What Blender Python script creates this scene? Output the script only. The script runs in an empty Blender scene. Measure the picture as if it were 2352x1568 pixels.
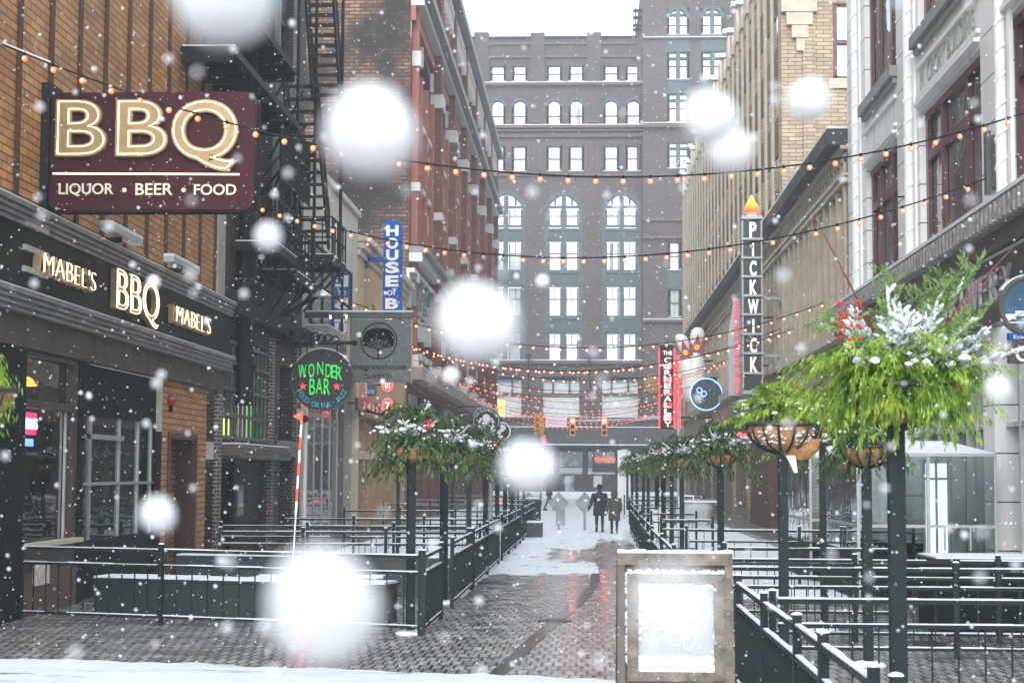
import bpy, bmesh, math, random
from mathutils import Vector, Matrix
R = math.radians
sc = bpy.context.scene
col = sc.collection
# ---------------------------------------------------------------- camera
H = 2.1                     # camera height
HAZE = 0.00105
NFLAKE = 26000
FP = 3920.0                 # focal length in pixels of a 2352 px wide frame (60 mm on 36 mm)
def rot(yaw, pitch, roll):
    return Matrix.Rotation(yaw, 3, 'Z') @ Matrix.Rotation(R(90)+pitch, 3, 'X') @ Matrix.Rotation(roll, 3, 'Z')
ROLL = R(0.28)
yaw, pitch = R(2.5), R(4.4)
for _ in range(30):         # the street's vanishing point sits at pixel (1350,1085)
    M = rot(yaw, pitch, ROLL)
    d = M.transposed() @ Vector((0, 1, 0))
    px, py = 1176 + FP*d.x/-d.z, 784 - FP*d.y/-d.z
    yaw += (1350-px)/FP; pitch += (1085-py)/FP
RM = rot(yaw, pitch, ROLL)
cam_d = bpy.data.cameras.new('camera'); cam = bpy.data.objects.new('camera', cam_d); col.objects.link(cam)
cam.location = (0, 0, H); cam.rotation_euler = RM.to_euler()
cam_d.lens = 60; cam_d.sensor_width = 36; cam_d.clip_end = 2000; cam_d.clip_start = 0.05
cam_d.dof.use_dof = True; cam_d.dof.focus_distance = 27; cam_d.dof.aperture_fstop = 5.6
sc.camera = cam
sc.view_settings.view_transform = 'Standard'; sc.view_settings.look = 'None'
sc.view_settings.exposure = 1.45; sc.view_settings.gamma = 1
sc.cycles.max_bounces = 8; sc.cycles.diffuse_bounces = 3; sc.cycles.glossy_bounces = 3
sc.cycles.transparent_max_bounces = 16; sc.cycles.volume_bounces = 1; sc.cycles.transmission_bounces = 4
sc.cycles.sample_clamp_indirect = 4.0
# ---------------------------------------------------------------- sky and sun
w = bpy.data.worlds.new('World'); sc.world = w; w.use_nodes = True
nt = w.node_tree; bg = nt.nodes['Background']
sky = nt.nodes.new('ShaderNodeTexSky'); sky.sky_type = 'NISHITA'; sky.sun_disc = False
SUN_EL, SUN_AZ = 30, 185
sky.sun_elevation = R(SUN_EL); sky.sun_rotation = R(SUN_AZ); sky.air_density = 1.0; sky.dust_density = 3.5; sky.ozone_density = 1.0
hs = nt.nodes.new('ShaderNodeHueSaturation'); hs.inputs['Saturation'].default_value = 0.22; hs.inputs['Value'].default_value = 1.0
mx = nt.nodes.new('ShaderNodeMix'); mx.data_type = 'RGBA'; mx.inputs['Factor'].default_value = 0.7
mx.inputs['B'].default_value = (4.9, 5.6, 6.15, 1)       # the even white cloud layer over it
nt.links.new(sky.outputs[0], hs.inputs['Color']); nt.links.new(hs.outputs[0], mx.inputs['A'])
nt.links.new(mx.outputs['Result'], bg.inputs['Color']); bg.inputs['Strength'].default_value = 0.15
sd = bpy.data.lights.new('sun', 'SUN'); sd.energy = 0.8; sd.angle = R(35); sd.color = (1, .985, .96)
so = bpy.data.objects.new('sun', sd); col.objects.link(so)
so.rotation_euler = (R(90-SUN_EL), 0, R(180-SUN_AZ))
# ---------------------------------------------------------------- pixel rays (pixels of the 2352 px wide picture)
CO = Vector((0, 0, H))
def ray(px, py): return RM @ Vector(((px-1176)/FP, -(py-784)/FP, -1))
def atX(px, py, X): d = ray(px, py); return CO + d*((X)/d.x)
def atY(px, py, Y): d = ray(px, py); return CO + d*(Y/d.y)
def atZ(px, py, Z=0): d = ray(px, py); return CO + d*((Z-H)/d.z)
def atP(px, py, A, B):      # vertical plane through the plan points A and B
    n = Vector((B[1]-A[1], A[0]-B[0], 0)); d = ray(px, py)
    return CO + d*(((Vector((A[0], A[1], 0))-CO).dot(n))/d.dot(n))
def atD(px, py, D): return CO + ray(px, py).normalized()*D
def Yx(px, X, py=1085): return atX(px, py, X).y
def Zx(px, py, X): return atX(px, py, X).z
# ---------------------------------------------------------------- objects
ORG = {}
def tag(o, label=None, cat=None, group=None, kind=None):
    if label: o['label'] = label
    if cat: o['category'] = cat
    if group: o['group'] = group
    if kind: o['kind'] = kind
    return o
def thing(name, loc, label, cat, group=None, rz=0):
    o = bpy.data.objects.new(name, None); col.objects.link(o); o.empty_display_size = .2
    o.location = loc; o.rotation_euler = (0, 0, rz); ORG[o.name] = Vector(loc) if rz == 0 else Vector((0, 0, 0))
    return tag(o, label, cat, group)
class MB:
    def __init__(s): s.v = []; s.f = []
    def add(s, vs, fs):
        n = len(s.v); s.v += [tuple(x) for x in vs]; s.f += [tuple(i+n for i in f) for f in fs]; return s
    def hexa(s, c):         # 8 corners: bottom 4 then top 4
        return s.add(c, [(3,2,1,0),(4,5,6,7),(0,1,5,4),(1,2,6,5),(2,3,7,6),(3,0,4,7)])
    def box(s, x0, x1, y0, y1, z0, z1):
        return s.hexa([(x0,y0,z0),(x1,y0,z0),(x1,y1,z0),(x0,y1,z0),(x0,y0,z1),(x1,y0,z1),(x1,y1,z1),(x0,y1,z1)])
    def beam(s, p, q, w, h, up=(0,0,1)):
        p, q = Vector(p), Vector(q); d = (q-p).normalized(); u = Vector(up)
        a = d.cross(u)
        if a.length < 1e-4: a = d.cross(Vector((0,1,0)))
        a.normalize(); b = a.cross(d).normalized(); a = a*(w/2); b = b*(h/2)
        return s.hexa([p-a-b, p+a-b, q+a-b, q-a-b, p-a+b, p+a+b, q+a+b, q-a+b])
    def tube(s, pts, r, n=6, caps=True, radii=None):
        pts = [Vector(p) for p in pts]; base = len(s.v); m = len(pts)
        prev = None
        for i, p in enumerate(pts):
            d = (pts[min(i+1, m-1)]-pts[max(i-1, 0)]).normalized()
            a = (prev - d*prev.dot(d)) if prev is not None else d.cross(Vector((0.13, .2, 1)))
            if a.length < 1e-5: a = d.cross(Vector((1, 0, 0)))
            a.normalize(); prev = a; b = d.cross(a); rr = radii[i] if radii else r
            for k in range(n):
                t = 2*math.pi*k/n; s.v.append(tuple(p + a*(rr*math.cos(t)) + b*(rr*math.sin(t))))
        for i in range(m-1):
            for k in range(n):
                s.f.append((base+i*n+k, base+i*n+(k+1) % n, base+(i+1)*n+(k+1) % n, base+(i+1)*n+k))
        if caps: s.f.append(tuple(base+k for k in range(n))[::-1]); s.f.append(tuple(base+(m-1)*n+k for k in range(n)))
        return s
    def lathe(s, c, prof, n=16, axis=None, sx=1, sy=1):   # prof: (r, h) pairs
        c = Vector(c); base = len(s.v); ax = Vector(axis).normalized() if axis else Vector((0,0,1))
        a = Vector((1,0,0)) if abs(ax.z) > .9 else ax.cross(Vector((0,0,1))).normalized(); b = ax.cross(a)
        for r, h in prof:
            for k in range(n):
                t = 2*math.pi*k/n; s.v.append(tuple(c + ax*h + a*(r*sx*math.cos(t)) + b*(r*sy*math.sin(t))))
        for i in range(len(prof)-1):
            for k in range(n):
                s.f.append((base+i*n+k, base+i*n+(k+1) % n, base+(i+1)*n+(k+1) % n, base+(i+1)*n+k))
        s.f.append(tuple(base+k for k in range(n))[::-1]); s.f.append(tuple(base+(len(prof)-1)*n+k for k in range(n)))
        return s
    def ball(s, c, r, n=8, sz=1.0, jit=0):
        m = n//2; pr = [(max(r*math.sin(math.pi*i/m), r*.02), -r*sz*math.cos(math.pi*i/m)) for i in range(m+1)]
        b0 = len(s.v); s.lathe(c, pr, n)
        if jit:
            for i in range(b0, len(s.v)):
                v = Vector(s.v[i]); s.v[i] = tuple(v + Vector((random.uniform(-1,1), random.uniform(-1,1), random.uniform(-1,1)))*r*jit)
        return s
    def plate(s, poly, N, t):   # polygon (list of points) thickened by t along N
        n = len(poly); N = Vector(N).normalized()*t; P = [Vector(p) for p in poly]
        s.add(P + [p+N for p in P], [tuple(range(n))[::-1], tuple(range(n, 2*n))] + [(i, (i+1) % n, (i+1) % n+n, i+n) for i in range(n)]); return s
    def build(s, name, mat, parent=None, smooth=False, bevel=0):
        me = bpy.data.meshes.new(name); o0 = ORG.get(parent.name, Vector((0,0,0))) if parent else Vector((0,0,0))
        me.from_pydata([tuple(Vector(v)-o0) for v in s.v], [], s.f); me.materials.append(mat); me.update()
        if smooth: me.polygons.foreach_set('use_smooth', [True]*len(me.polygons))
        o = bpy.data.objects.new(name, me); col.objects.link(o)
        if parent: o.parent = parent; ORG[o.name] = o0
        if bevel:
            b = o.modifiers.new('b', 'BEVEL'); b.width = bevel; b.segments = 2; b.limit_method = 'ANGLE'
        return o
    # ---- facade helpers: F.p(u, z, depth), depth positive goes into the building
    def fbox(s, F, u0, u1, z0, z1, d0, d1):
        return s.hexa([F.p(u0,z0,d0),F.p(u1,z0,d0),F.p(u1,z0,d1),F.p(u0,z0,d1),F.p(u0,z1,d0),F.p(u1,z1,d0),F.p(u1,z1,d1),F.p(u0,z1,d1)])
    def fq(s, F, u0, u1, z0, z1, d): return s.add([F.p(u0,z0,d),F.p(u1,z0,d),F.p(u1,z1,d),F.p(u0,z1,d)], [(0,1,2,3)])
    def fwall(s, F, u0, u1, z0, z1, holes, dep=.3, d=0):
        us = sorted({u0,u1}|{max(u0,min(u1,x)) for h in holes for x in h[:2]}); zs = sorted({z0,z1}|{max(z0,min(z1,x)) for h in holes for x in h[2:4]})
        for i in range(len(us)-1):
            run = None
            for j in range(len(zs)-1):
                uc, zc = (us[i]+us[i+1])/2, (zs[j]+zs[j+1])/2
                hole = any(h[0] < uc < h[1] and h[2] < zc < h[3] for h in holes)
                if not hole: s.fq(F, us[i], us[i+1], zs[j], zs[j+1], d)
        for h in holes:
            a, b, c, e = h[:4]
            for q in ([(a,c),(a,e)], [(b,c),(b,e)], [(a,c),(b,c)], [(a,e),(b,e)]):
                s.add([F.p(*q[0],d), F.p(*q[1],d), F.p(*q[1],d+dep), F.p(*q[0],d+dep)], [(0,1,2,3)])
        return s
    def farch(s, F, u0, u1, zs, zt, dep, d=0, n=14):   # fills the corners above an arch inside a rectangular hole
        uc, ru, rz = (u0+u1)/2, (u1-u0)/2, zt-zs
        pr = None
        for k in range(n+1):
            t = math.pi*k/n; u, z = uc-ru*math.cos(t), zs+rz*math.sin(t)
            if pr:
                s.add([F.p(pr[0],pr[1],d), F.p(u,z,d), F.p(u,zt+.001,d), F.p(pr[0],zt+.001,d)], [(0,1,2,3)])
                s.add([F.p(pr[0],pr[1],d), F.p(u,z,d), F.p(u,z,d+dep), F.p(pr[0],pr[1],d+dep)], [(0,1,2,3)])
            pr = (u, z)
        return s
    def fring(s, F, uc, zc, r0, r1, d0, d1, t0=0, t1=math.pi, n=18, asp=1):
        pr = None
        for k in range(n+1):
            t = t0+(t1-t0)*k/n; c, q = math.cos(t), math.sin(t)*asp
            cur = [(uc+r0*c, zc+r0*q), (uc+r1*c, zc+r1*q)]
            if pr:
                s.hexa([F.p(*pr[0],d0),F.p(*cur[0],d0),F.p(*cur[0],d1),F.p(*pr[0],d1),F.p(*pr[1],d0),F.p(*cur[1],d0),F.p(*cur[1],d1),F.p(*pr[1],d1)])
            pr = cur
        return s
class FX:                   # facade facing the street: plane X=c, u runs along Y
    def __init__(s, c, sg): s.c = c; s.sg = sg
    def p(s, u, z, d): return (s.c + s.sg*d, u, z)
class FY:                   # facade facing the camera: plane Y=c, u runs along X
    def __init__(s, c): s.c = c
    def p(s, u, z, d): return (u, s.c+d, z)
class FB:                   # any board: origin O, unit vectors U, V; depth along N
    def __init__(s, O, U, V, N): s.O, s.U, s.V, s.N = Vector(O), Vector(U), Vector(V), Vector(N)
    def p(s, u, z, d): return s.O + s.U*u + s.V*z + s.N*d
# ---------------------------------------------------------------- materials
def newmat(name):
    m = bpy.data.materials.new(name); m.use_nodes = True; n = m.node_tree; return m, n, n.nodes['Principled BSDF'], n.links.new
def noise(n, scale, detail=4, rough=.6, vec=None):
    t = n.nodes.new('ShaderNodeTexNoise'); t.inputs['Scale'].default_value = scale; t.inputs['Detail'].default_value = detail; t.inputs['Roughness'].default_value = rough
    if vec is None: vec = n.nodes.new('ShaderNodeNewGeometry').outputs['Position']
    n.links.new(vec, t.inputs['Vector']); return t
def ramp(n, src, pts):
    r = n.nodes.new('ShaderNodeValToRGB'); e = r.color_ramp.elements
    while len(e) < len(pts): e.new(.5)
    for i, (p, c) in enumerate(pts): e[i].position = p; e[i].color = (*c, 1) if len(c) == 3 else c
    n.links.new(src, r.inputs[0]); return r
def mat(name, c, rough=.6, metal=0, var=.25, scale=3, bump=0, spec=.5, c2=None):
    m, n, b, L = newmat(name)
    t = noise(n, scale, 6); c2 = c2 or tuple(x*(1-var) for x in c); c1 = tuple(min(1, x*(1+var*.5)) for x in c)
    r = ramp(n, t.outputs[0], [(.3, c2), (.7, c1)]); L(r.outputs[0], b.inputs['Base Color'])
    b.inputs['Roughness'].default_value = rough; b.inputs['Metallic'].default_value = metal; b.inputs['Specular IOR Level'].default_value = spec
    if bump:
        bp = n.nodes.new('ShaderNodeBump'); bp.inputs['Strength'].default_value = bump; bp.inputs['Distance'].default_value = .02
        t2 = noise(n, scale*8, 4); L(t2.outputs[0], bp.inputs['Height']); L(bp.outputs[0], b.inputs['Normal'])
    return m
def emit(name, c, s, base=None):
    m, n, b, L = newmat(name); b.inputs['Base Color'].default_value = (*(base or c), 1)
    b.inputs['Emission Color'].default_value = (*c, 1); b.inputs['Emission Strength'].default_value = s; return m
def brick(name, c1, c2, mortar, bw=.24, bh=.08, ms=.012, rough=.8, stain=.35, big=.25, patch=None):
    m, n, b, L = newmat(name)
    g = n.nodes.new('ShaderNodeNewGeometry'); sp = n.nodes.new('ShaderNodeSeparateXYZ'); L(g.outputs['Position'], sp.inputs[0])
    ad = n.nodes.new('ShaderNodeMath'); ad.operation = 'ADD'; L(sp.outputs[0], ad.inputs[0]); L(sp.outputs[1], ad.inputs[1])
    cb = n.nodes.new('ShaderNodeCombineXYZ'); L(ad.outputs[0], cb.inputs[0]); L(sp.outputs[2], cb.inputs[1])
    t = n.nodes.new('ShaderNodeTexBrick'); L(cb.outputs[0], t.inputs['Vector'])
    for k, v in (('Scale', 1), ('Brick Width', bw), ('Row Height', bh), ('Mortar Size', ms), ('Bias', 0)): t.inputs[k].default_value = v
    t.inputs['Color1'].default_value = (*c1, 1); t.inputs['Color2'].default_value = (*c2, 1); t.inputs['Mortar'].default_value = (*mortar, 1)
    src = t.outputs[0]
    if patch:                # sooty patches with a shape of their own
        q = noise(n, patch[1], 5, .65); r = ramp(n, q.outputs[0], [(patch[2], (0,0,0)), (patch[2]+.12, (1,1,1))])
        mm = n.nodes.new('ShaderNodeMix'); mm.data_type = 'RGBA'; L(r.outputs[0], mm.inputs['Factor']); L(src, mm.inputs['A']); mm.inputs['B'].default_value = (*patch[0], 1); src = mm.outputs['Result']
    q = noise(n, big, 6, .7); r = ramp(n, q.outputs[0], [(.3, (1-stain,)*3), (.7, (1.12,)*3)])
    mm = n.nodes.new('ShaderNodeMix'); mm.data_type = 'RGBA'; mm.blend_type = 'MULTIPLY'; mm.inputs['Factor'].default_value = 1
    L(src, mm.inputs['A']); L(r.outputs[0], mm.inputs['B']); L(mm.outputs['Result'], b.inputs['Base Color'])
    bp = n.nodes.new('ShaderNodeBump'); bp.inputs['Strength'].default_value = .5; bp.inputs['Distance'].default_value = .01
    iv = n.nodes.new('ShaderNodeMath'); iv.operation = 'SUBTRACT'; iv.inputs[0].default_value = 1; L(t.outputs['Fac'], iv.inputs[1]); L(iv.outputs[0], bp.inputs['Height']); L(bp.outputs[0], b.inputs['Normal'])
    b.inputs['Roughness'].default_value = rough; b.inputs['Specular IOR Level'].default_value = .3
    return m
def glassmat(name, tint=(.6,.75,.75), rough=.03, see=.55, wave=.02):
    m, n, b, L = newmat(name); out = n.nodes['Material Output']; n.nodes.remove(b)
    tr = n.nodes.new('ShaderNodeBsdfTransparent'); tr.inputs[0].default_value = (*[x*see for x in tint], 1)
    gl = n.nodes.new('ShaderNodeBsdfGlossy'); gl.inputs['Roughness'].default_value = rough; gl.inputs['Color'].default_value = (.9,.95,.95,1)
    fr = n.nodes.new('ShaderNodeFresnel'); fr.inputs[0].default_value = 1.8
    bp = n.nodes.new('ShaderNodeBump'); bp.inputs['Strength'].default_value = wave; bp.inputs['Distance'].default_value = .3
    t = noise(n, .9, 2); L(t.outputs[0], bp.inputs['Height']); L(bp.outputs[0], gl.inputs['Normal']); L(bp.outputs[0], fr.inputs['Normal'])
    mi = n.nodes.new('ShaderNodeMixShader'); L(fr.outputs[0], mi.inputs[0]); L(tr.outputs[0], mi.inputs[1]); L(gl.outputs[0], mi.inputs[2]); L(mi.outputs[0], out.inputs[0])
    return m
def darkglass(name, c=(.012,.02,.022), rough=.05, wave=.03, ior=1.6, var=None):
    m, n, b, L = newmat(name); b.inputs['Roughness'].default_value = rough; b.inputs['IOR'].default_value = ior
    t = noise(n, .8, 3); r = ramp(n, t.outputs[0], [(.35, c), (.65, var or tuple(x*2.2 for x in c))]); L(r.outputs[0], b.inputs['Base Color'])
    bp = n.nodes.new('ShaderNodeBump'); bp.inputs['Strength'].default_value = wave; bp.inputs['Distance'].default_value = .3
    t2 = noise(n, 1.1, 2); L(t2.outputs[0], bp.inputs['Height']); L(bp.outputs[0], b.inputs['Normal']); return m
SNOW = mat('snow', (.66,.69,.73), .7, var=.06, scale=6, bump=.25)
GREEN_METAL = mat('dark_painted_steel', (.007,.016,.018), .5, var=.5, scale=9, spec=.2, bump=.15)
BLACK = mat('black_metal', (.006,.009,.01), .6, var=.4, spec=.25)
DARK = mat('dark_interior', (.012,.014,.016), .9)
SILVER = mat('brushed_aluminium', (.55,.57,.58), .35, .6, var=.15)
WHITE = mat('white_paint', (.78,.79,.8), .5, var=.06)
CREAM = mat('cream_paint', (.6,.52,.4), .5, var=.1)
TEAL = mat('weathered_green_iron', (.05,.076,.08), .55, var=.3)
DGLASS = darkglass('dark_window_glass')
STGLASS = darkglass('street_facing_glass', (.008,.014,.016), .03, .02, 1.35)
CLEAR = glassmat('clear_shop_glass')
CURTAIN = None
def curtain_mat():
    m, n, b, L = newmat('window_with_white_curtain')
    g = n.nodes.new('ShaderNodeNewGeometry'); mp = n.nodes.new('ShaderNodeMapping'); mp.inputs['Scale'].default_value = (7, 7, .12); L(g.outputs['Position'], mp.inputs[0])
    t = noise(n, 1, 2, .5, mp.outputs[0]); r = ramp(n, t.outputs[0], [(.3, (.26,.3,.32)), (.6, (.56,.59,.61))]); L(r.outputs[0], b.inputs['Base Color'])
    b.inputs['Roughness'].default_value = .3
    gl = n.nodes.new('ShaderNodeBsdfGlossy'); gl.inputs['Roughness'].default_value = .08; gl.inputs['Color'].default_value = (.95,.97,1,1)
    mi = n.nodes.new('ShaderNodeMixShader'); mi.inputs[0].default_value = .25; L(b.outputs[0], mi.inputs[1]); L(gl.outputs[0], mi.inputs[2]); L(mi.outputs[0], n.nodes['Material Output'].inputs[0])
    return m
CURTAIN = curtain_mat()
# ---------------------------------------------------------------- lettering
_tc = {}
def glyphs(s, ext=.05, off=0, tube=0):
    k = (s, ext, off, tube)
    if k not in _tc:
        c = bpy.data.curves.new('t', 'FONT'); c.body = s; c.extrude = 0 if tube else ext; c.offset = off; c.resolution_u = 6
        if tube: c.fill_mode = 'NONE'; c.bevel_depth = tube; c.bevel_resolution = 1
        o = bpy.data.objects.new('t', c); col.objects.link(o); dg = bpy.context.evaluated_depsgraph_get(); dg.update()
        me = bpy.data.meshes.new_from_object(o.evaluated_get(dg))
        _tc[k] = ([v.co.copy() for v in me.vertices], [tuple(p.vertices) for p in me.polygons])
        bpy.data.objects.remove(o); bpy.data.meshes.remove(me)
    return _tc[k]
def put_text(mb, s, F, u0, u1, z0, z1, d=0, dep=.02, off=0, tube=0, ref=None, mirror=False):
    """letters fill the rectangle u0..u1, z0..z1 of the board F, standing proud of depth d by dep"""
    V, P = glyphs(s, .05, off, tube); RV = glyphs(ref or s, .05, 0, 0)[0]
    x0, x1 = min(v.x for v in RV), max(v.x for v in RV); y0, y1 = min(v.y for v in RV), max(v.y for v in RV)
    out = []
    for v in V:
        a = (v.x-x0)/(x1-x0); u = u0+(u1-u0)*a; z = z0+(z1-z0)*(v.y-y0)/(y1-y0)
        out.append(F.p(u, z, d - dep*(.5+v.z/.1) if not tube else d - dep - v.z*(abs(u1-u0)/(x1-x0))))
    mb.add(out, P); return mb
def arc_text(mb, s, F, uc, zc, r, h, a0, a1, d=0, dep=.015, inward=False, wr=.75):
    n = len(s)
    for i, ch in enumerate(s):
        if ch == ' ': continue
        t = a0+(a1-a0)*i/max(n-1, 1); ct, st = math.cos(t), math.sin(t)
        if not inward: U = (st, -ct); V = (ct, st)
        else: U = (-st, ct); V = (-ct, -st)
        class G: pass
        g = G(); g.p = lambda u, z, dd, U=U, V=V, ct=ct, st=st: F.p(uc+r*ct+U[0]*u+V[0]*z, zc+r*st+U[1]*u+V[1]*z, dd)
        wd = h*wr*(1 if ch not in 'I1·' else .35); put_text(mb, ch, g, -wd/2, wd/2, -h/2 if ch != '·' else -h/8, h/2 if ch != '·' else h/8, d, dep)
    return mb
# ================================================================ ground
def ground_mat():
    m, n, b, L = newmat('brick_paving_with_snow')
    g = n.nodes.new('ShaderNodeNewGeometry'); P = g.outputs['Position']; sp = n.nodes.new('ShaderNodeSeparateXYZ'); L(P, sp.inputs[0])
    def math_(op, a, b2=None, c=None):
        q = n.nodes.new('ShaderNodeMath'); q.operation = op
        for i, x in enumerate((a, b2, c)):
            if x is None: continue
            if isinstance(x, (int, float)): q.inputs[i].default_value = x
            else: L(x, q.inputs[i])
        return q.outputs[0]
    def mr(src, a, b2, c=0, d=1):
        q = n.nodes.new('ShaderNodeMapRange'); q.interpolation_type = 'SMOOTHSTEP'
        L(src, q.inputs[0]); q.inputs[1].default_value = a; q.inputs[2].default_value = b2; q.inputs[3].default_value = c; q.inputs[4].default_value = d; return q.outputs[0]
    t = n.nodes.new('ShaderNodeTexBrick'); L(P, t.inputs['Vector'])
    for k, v in (('Scale', 1), ('Brick Width', .125), ('Row Height', .4), ('Mortar Size', .016), ('Mortar Smooth', .1)): t.inputs[k].default_value = v
    t.inputs['Color1'].default_value = (.34,.325,.32,1); t.inputs['Color2'].default_value = (.21,.2,.198,1); t.inputs['Mortar'].default_value = (.014,.014,.014,1)
    # a reddish band of pavers right of the drain
    q = noise(n, .5, 5, .7); rd = math_('MULTIPLY', mr(sp.outputs[0], -.45, -.25), mr(sp.outputs[0], 1.6, 1.4)); rd = math_('MULTIPLY', rd, mr(q.outputs[0], .3, .6, .25, .75))
    mm = n.nodes.new('ShaderNodeMix'); mm.data_type = 'RGBA'; mm.blend_type = 'MULTIPLY'; L(rd, mm.inputs['Factor']); L(t.outputs[0], mm.inputs['A']); mm.inputs['B'].default_value = (1.1,.68,.64,1)
    wet = ramp(n, noise(n, 1.3, 6, .7).outputs[0], [(.3, (.55,.55,.55)), (.7, (1.25,1.25,1.25))])
    m2 = n.nodes.new('ShaderNodeMix'); m2.data_type = 'RGBA'; m2.blend_type = 'MULTIPLY'; m2.inputs['Factor'].default_value = 1; L(mm.outputs['Result'], m2.inputs['A']); L(wet.outputs[0], m2.inputs['B'])
    # snow lies thick farther up the street and thins out towards the near paving
    Y, X = sp.outputs[1], sp.outputs[0]
    inpath = math_('MULTIPLY', mr(X, -2.15, -1.95), mr(X, 1.45, 1.25))
    cp = math_('ADD', mr(Y, 33.4, 36.2, -.38, .15), mr(Y, 60, 85, 0, .3))
    tongue = math_('MULTIPLY', mr(X, .15, .35), mr(Y, 58, 44, 0, .42))
    cp = math_('SUBTRACT', cp, tongue)
    blot = mr(math_('ABSOLUTE', math_('SUBTRACT', Y, 44)), 6, 2, 0, .2); blot = math_('MULTIPLY', blot, mr(X, -1.3, -.6)); cp = math_('SUBTRACT', cp, blot)
    cs = math_('ADD', mr(Y, 26.5, 30.5, -.4, .25), math_('MULTIPLY', mr(math_('ABSOLUTE', X), 6.6, 6.9, 0, -.55), mr(Y, 75, 60)))
    cov = math_('ADD', math_('MULTIPLY', cp, inpath), math_('MULTIPLY', cs, math_('SUBTRACT', 1, inpath)))
    mpn = n.nodes.new('ShaderNodeMapping'); mpn.inputs['Scale'].default_value = (1.6, .55, 1); L(P, mpn.inputs[0])
    nz = noise(n, 1.2, 9, .72, mpn.outputs[0])
    joint = math_('MULTIPLY', t.outputs['Fac'], -.05)
    f = mr(math_('ADD', math_('ADD', nz.outputs[0], cov), joint), .5, .54)
    # thin sprinkles on the wet pavers
    nz2 = noise(n, 26, 3, .8); nz3 = noise(n, .9, 3, .6); sprk = math_('MULTIPLY', mr(nz2.outputs[0], .6, .7), mr(nz3.outputs[0], .48, .62, 0, .4)); f = math_('MAXIMUM', f, sprk)
    m3 = n.nodes.new('ShaderNodeMix'); m3.data_type = 'RGBA'; L(f, m3.inputs['Factor']); L(m2.outputs['Result'], m3.inputs['A']); m3.inputs['B'].default_value = (.64,.67,.71,1)
    L(m3.outputs['Result'], b.inputs['Base Color'])
    rg = mr(noise(n, 2.2, 5, .7).outputs[0], .35, .65, .08, .38); L(math_('ADD', rg, math_('MULTIPLY', f, .5)), b.inputs['Roughness'])
    bp = n.nodes.new('ShaderNodeBump'); bp.inputs['Strength'].default_value = .3; bp.inputs['Distance'].default_value = .01
    L(math_('ADD', math_('MULTIPLY', t.outputs['Fac'], -1), math_('ADD', math_('MULTIPLY', f, 2), math_('MULTIPLY', nz2.outputs[0], .12))), bp.inputs['Height']); L(bp.outputs[0], b.inputs['Normal'])
    return m
tag(MB().add([(-300,-60,0),(300,-60,0),(300,148,0),(-300,148,0)], [(0,1,2,3)]).build('street', ground_mat()), kind='structure')
ROADM = mat('snowy_asphalt', (.8,.82,.86), .6, var=.1, scale=.25, c2=(.42,.44,.47))
tag(MB().add([(-300,148,0),(300,148,0),(300,460,0),(-300,460,0)], [(0,1,2,3)]).build('road', ROADM), kind='structure')
# tyre tracks and kerb on the cross street
mb = MB()
for y, w_ in ((157, .5), (160.5, .35), (166, .6)): mb.box(-40, 40, y, y+w_, .002, .006)
tag(mb.build('road_slush', mat('grey_slush', (.3,.31,.33), .4, var=.3, scale=1)), kind='structure')
tag(MB().box(-60, 60, 172, 180, 0, .14).build('pavement', SNOW), kind='structure')
# raised strips of pavement along both shop fronts
SIDEM = mat('wet_concrete', (.12,.11,.105), .3, var=.4, scale=1.2, bump=.2)
tag(MB().box(-9, -6.9, 36, 148, 0, .1).build('pavement', SIDEM), kind='structure')
tag(MB().box(5.4, 8, 41, 148, 0, .12).build('pavement', SIDEM), kind='structure')
# foreground snow lying across the near edge
random.seed(3)
edge = [atZ(px, py, 0) for px, py in ((-90,1506),(0,1511),(150,1513),(300,1519),(470,1523),(600,1531),(800,1536),(1000,1546),(1200,1549),(1400,1561),(1560,1572))]
def snow_sheet(pts, y0, h, name):
    mb = MB(); m = 26; rows = []
    P = []
    for i in range(len(pts)-1):
        for k in range(6): P.append(pts[i].lerp(pts[i+1], k/6))
    P.append(pts[-1]); nf = len(P)
    for j in range(m+1):
        s = j/m; row = []
        for i, p in enumerate(P):
            y = y0+(p.y+.06*math.sin(i*1.7)+.04*math.sin(i*.6)-y0)*s; x = p.x*(y/p.y)
            z = h*(1-s**6)+.012*math.sin(x*3+y*2)*math.sin(y*5)*(1-s) + .004
            row.append((x, y, max(z, .003) if j < m else .002))
        rows.append(row)
    vs = [v for r_ in rows for v in r_]; fs = [(j*nf+i, j*nf+i+1, (j+1)*nf+i+1, (j+1)*nf+i) for j in range(m) for i in range(nf-1)]
    return mb.add(vs, fs)
def bare_snow():
    m, n, b, L = newmat('trodden_snow'); g = n.nodes.new('ShaderNodeNewGeometry'); mp = n.nodes.new('ShaderNodeMapping'); mp.inputs['Scale'].default_value = (.7,2.6,1); L(g.outputs['Position'], mp.inputs[0])
    t = noise(n, .9, 6, .65, mp.outputs[0]); r = ramp(n, t.outputs[0], [(.34, (.06,.06,.06)), (.375, (.36,.38,.41)), (.42, (.52,.55,.59)), (.7, (.62,.65,.7))]); L(r.outputs[0], b.inputs['Base Color']); b.inputs['Roughness'].default_value = .7
    bp = n.nodes.new('ShaderNodeBump'); bp.inputs['Distance'].default_value = .06; bp.inputs['Strength'].default_value = .8; t2 = noise(n, 5, 6, .7); L(t2.outputs[0], bp.inputs['Height']); L(bp.outputs[0], b.inputs['Normal']); return m
tag(snow_sheet(edge, 10, .05, 'snow').build('snow_covered_ground', bare_snow(), smooth=True), kind='structure')
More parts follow.
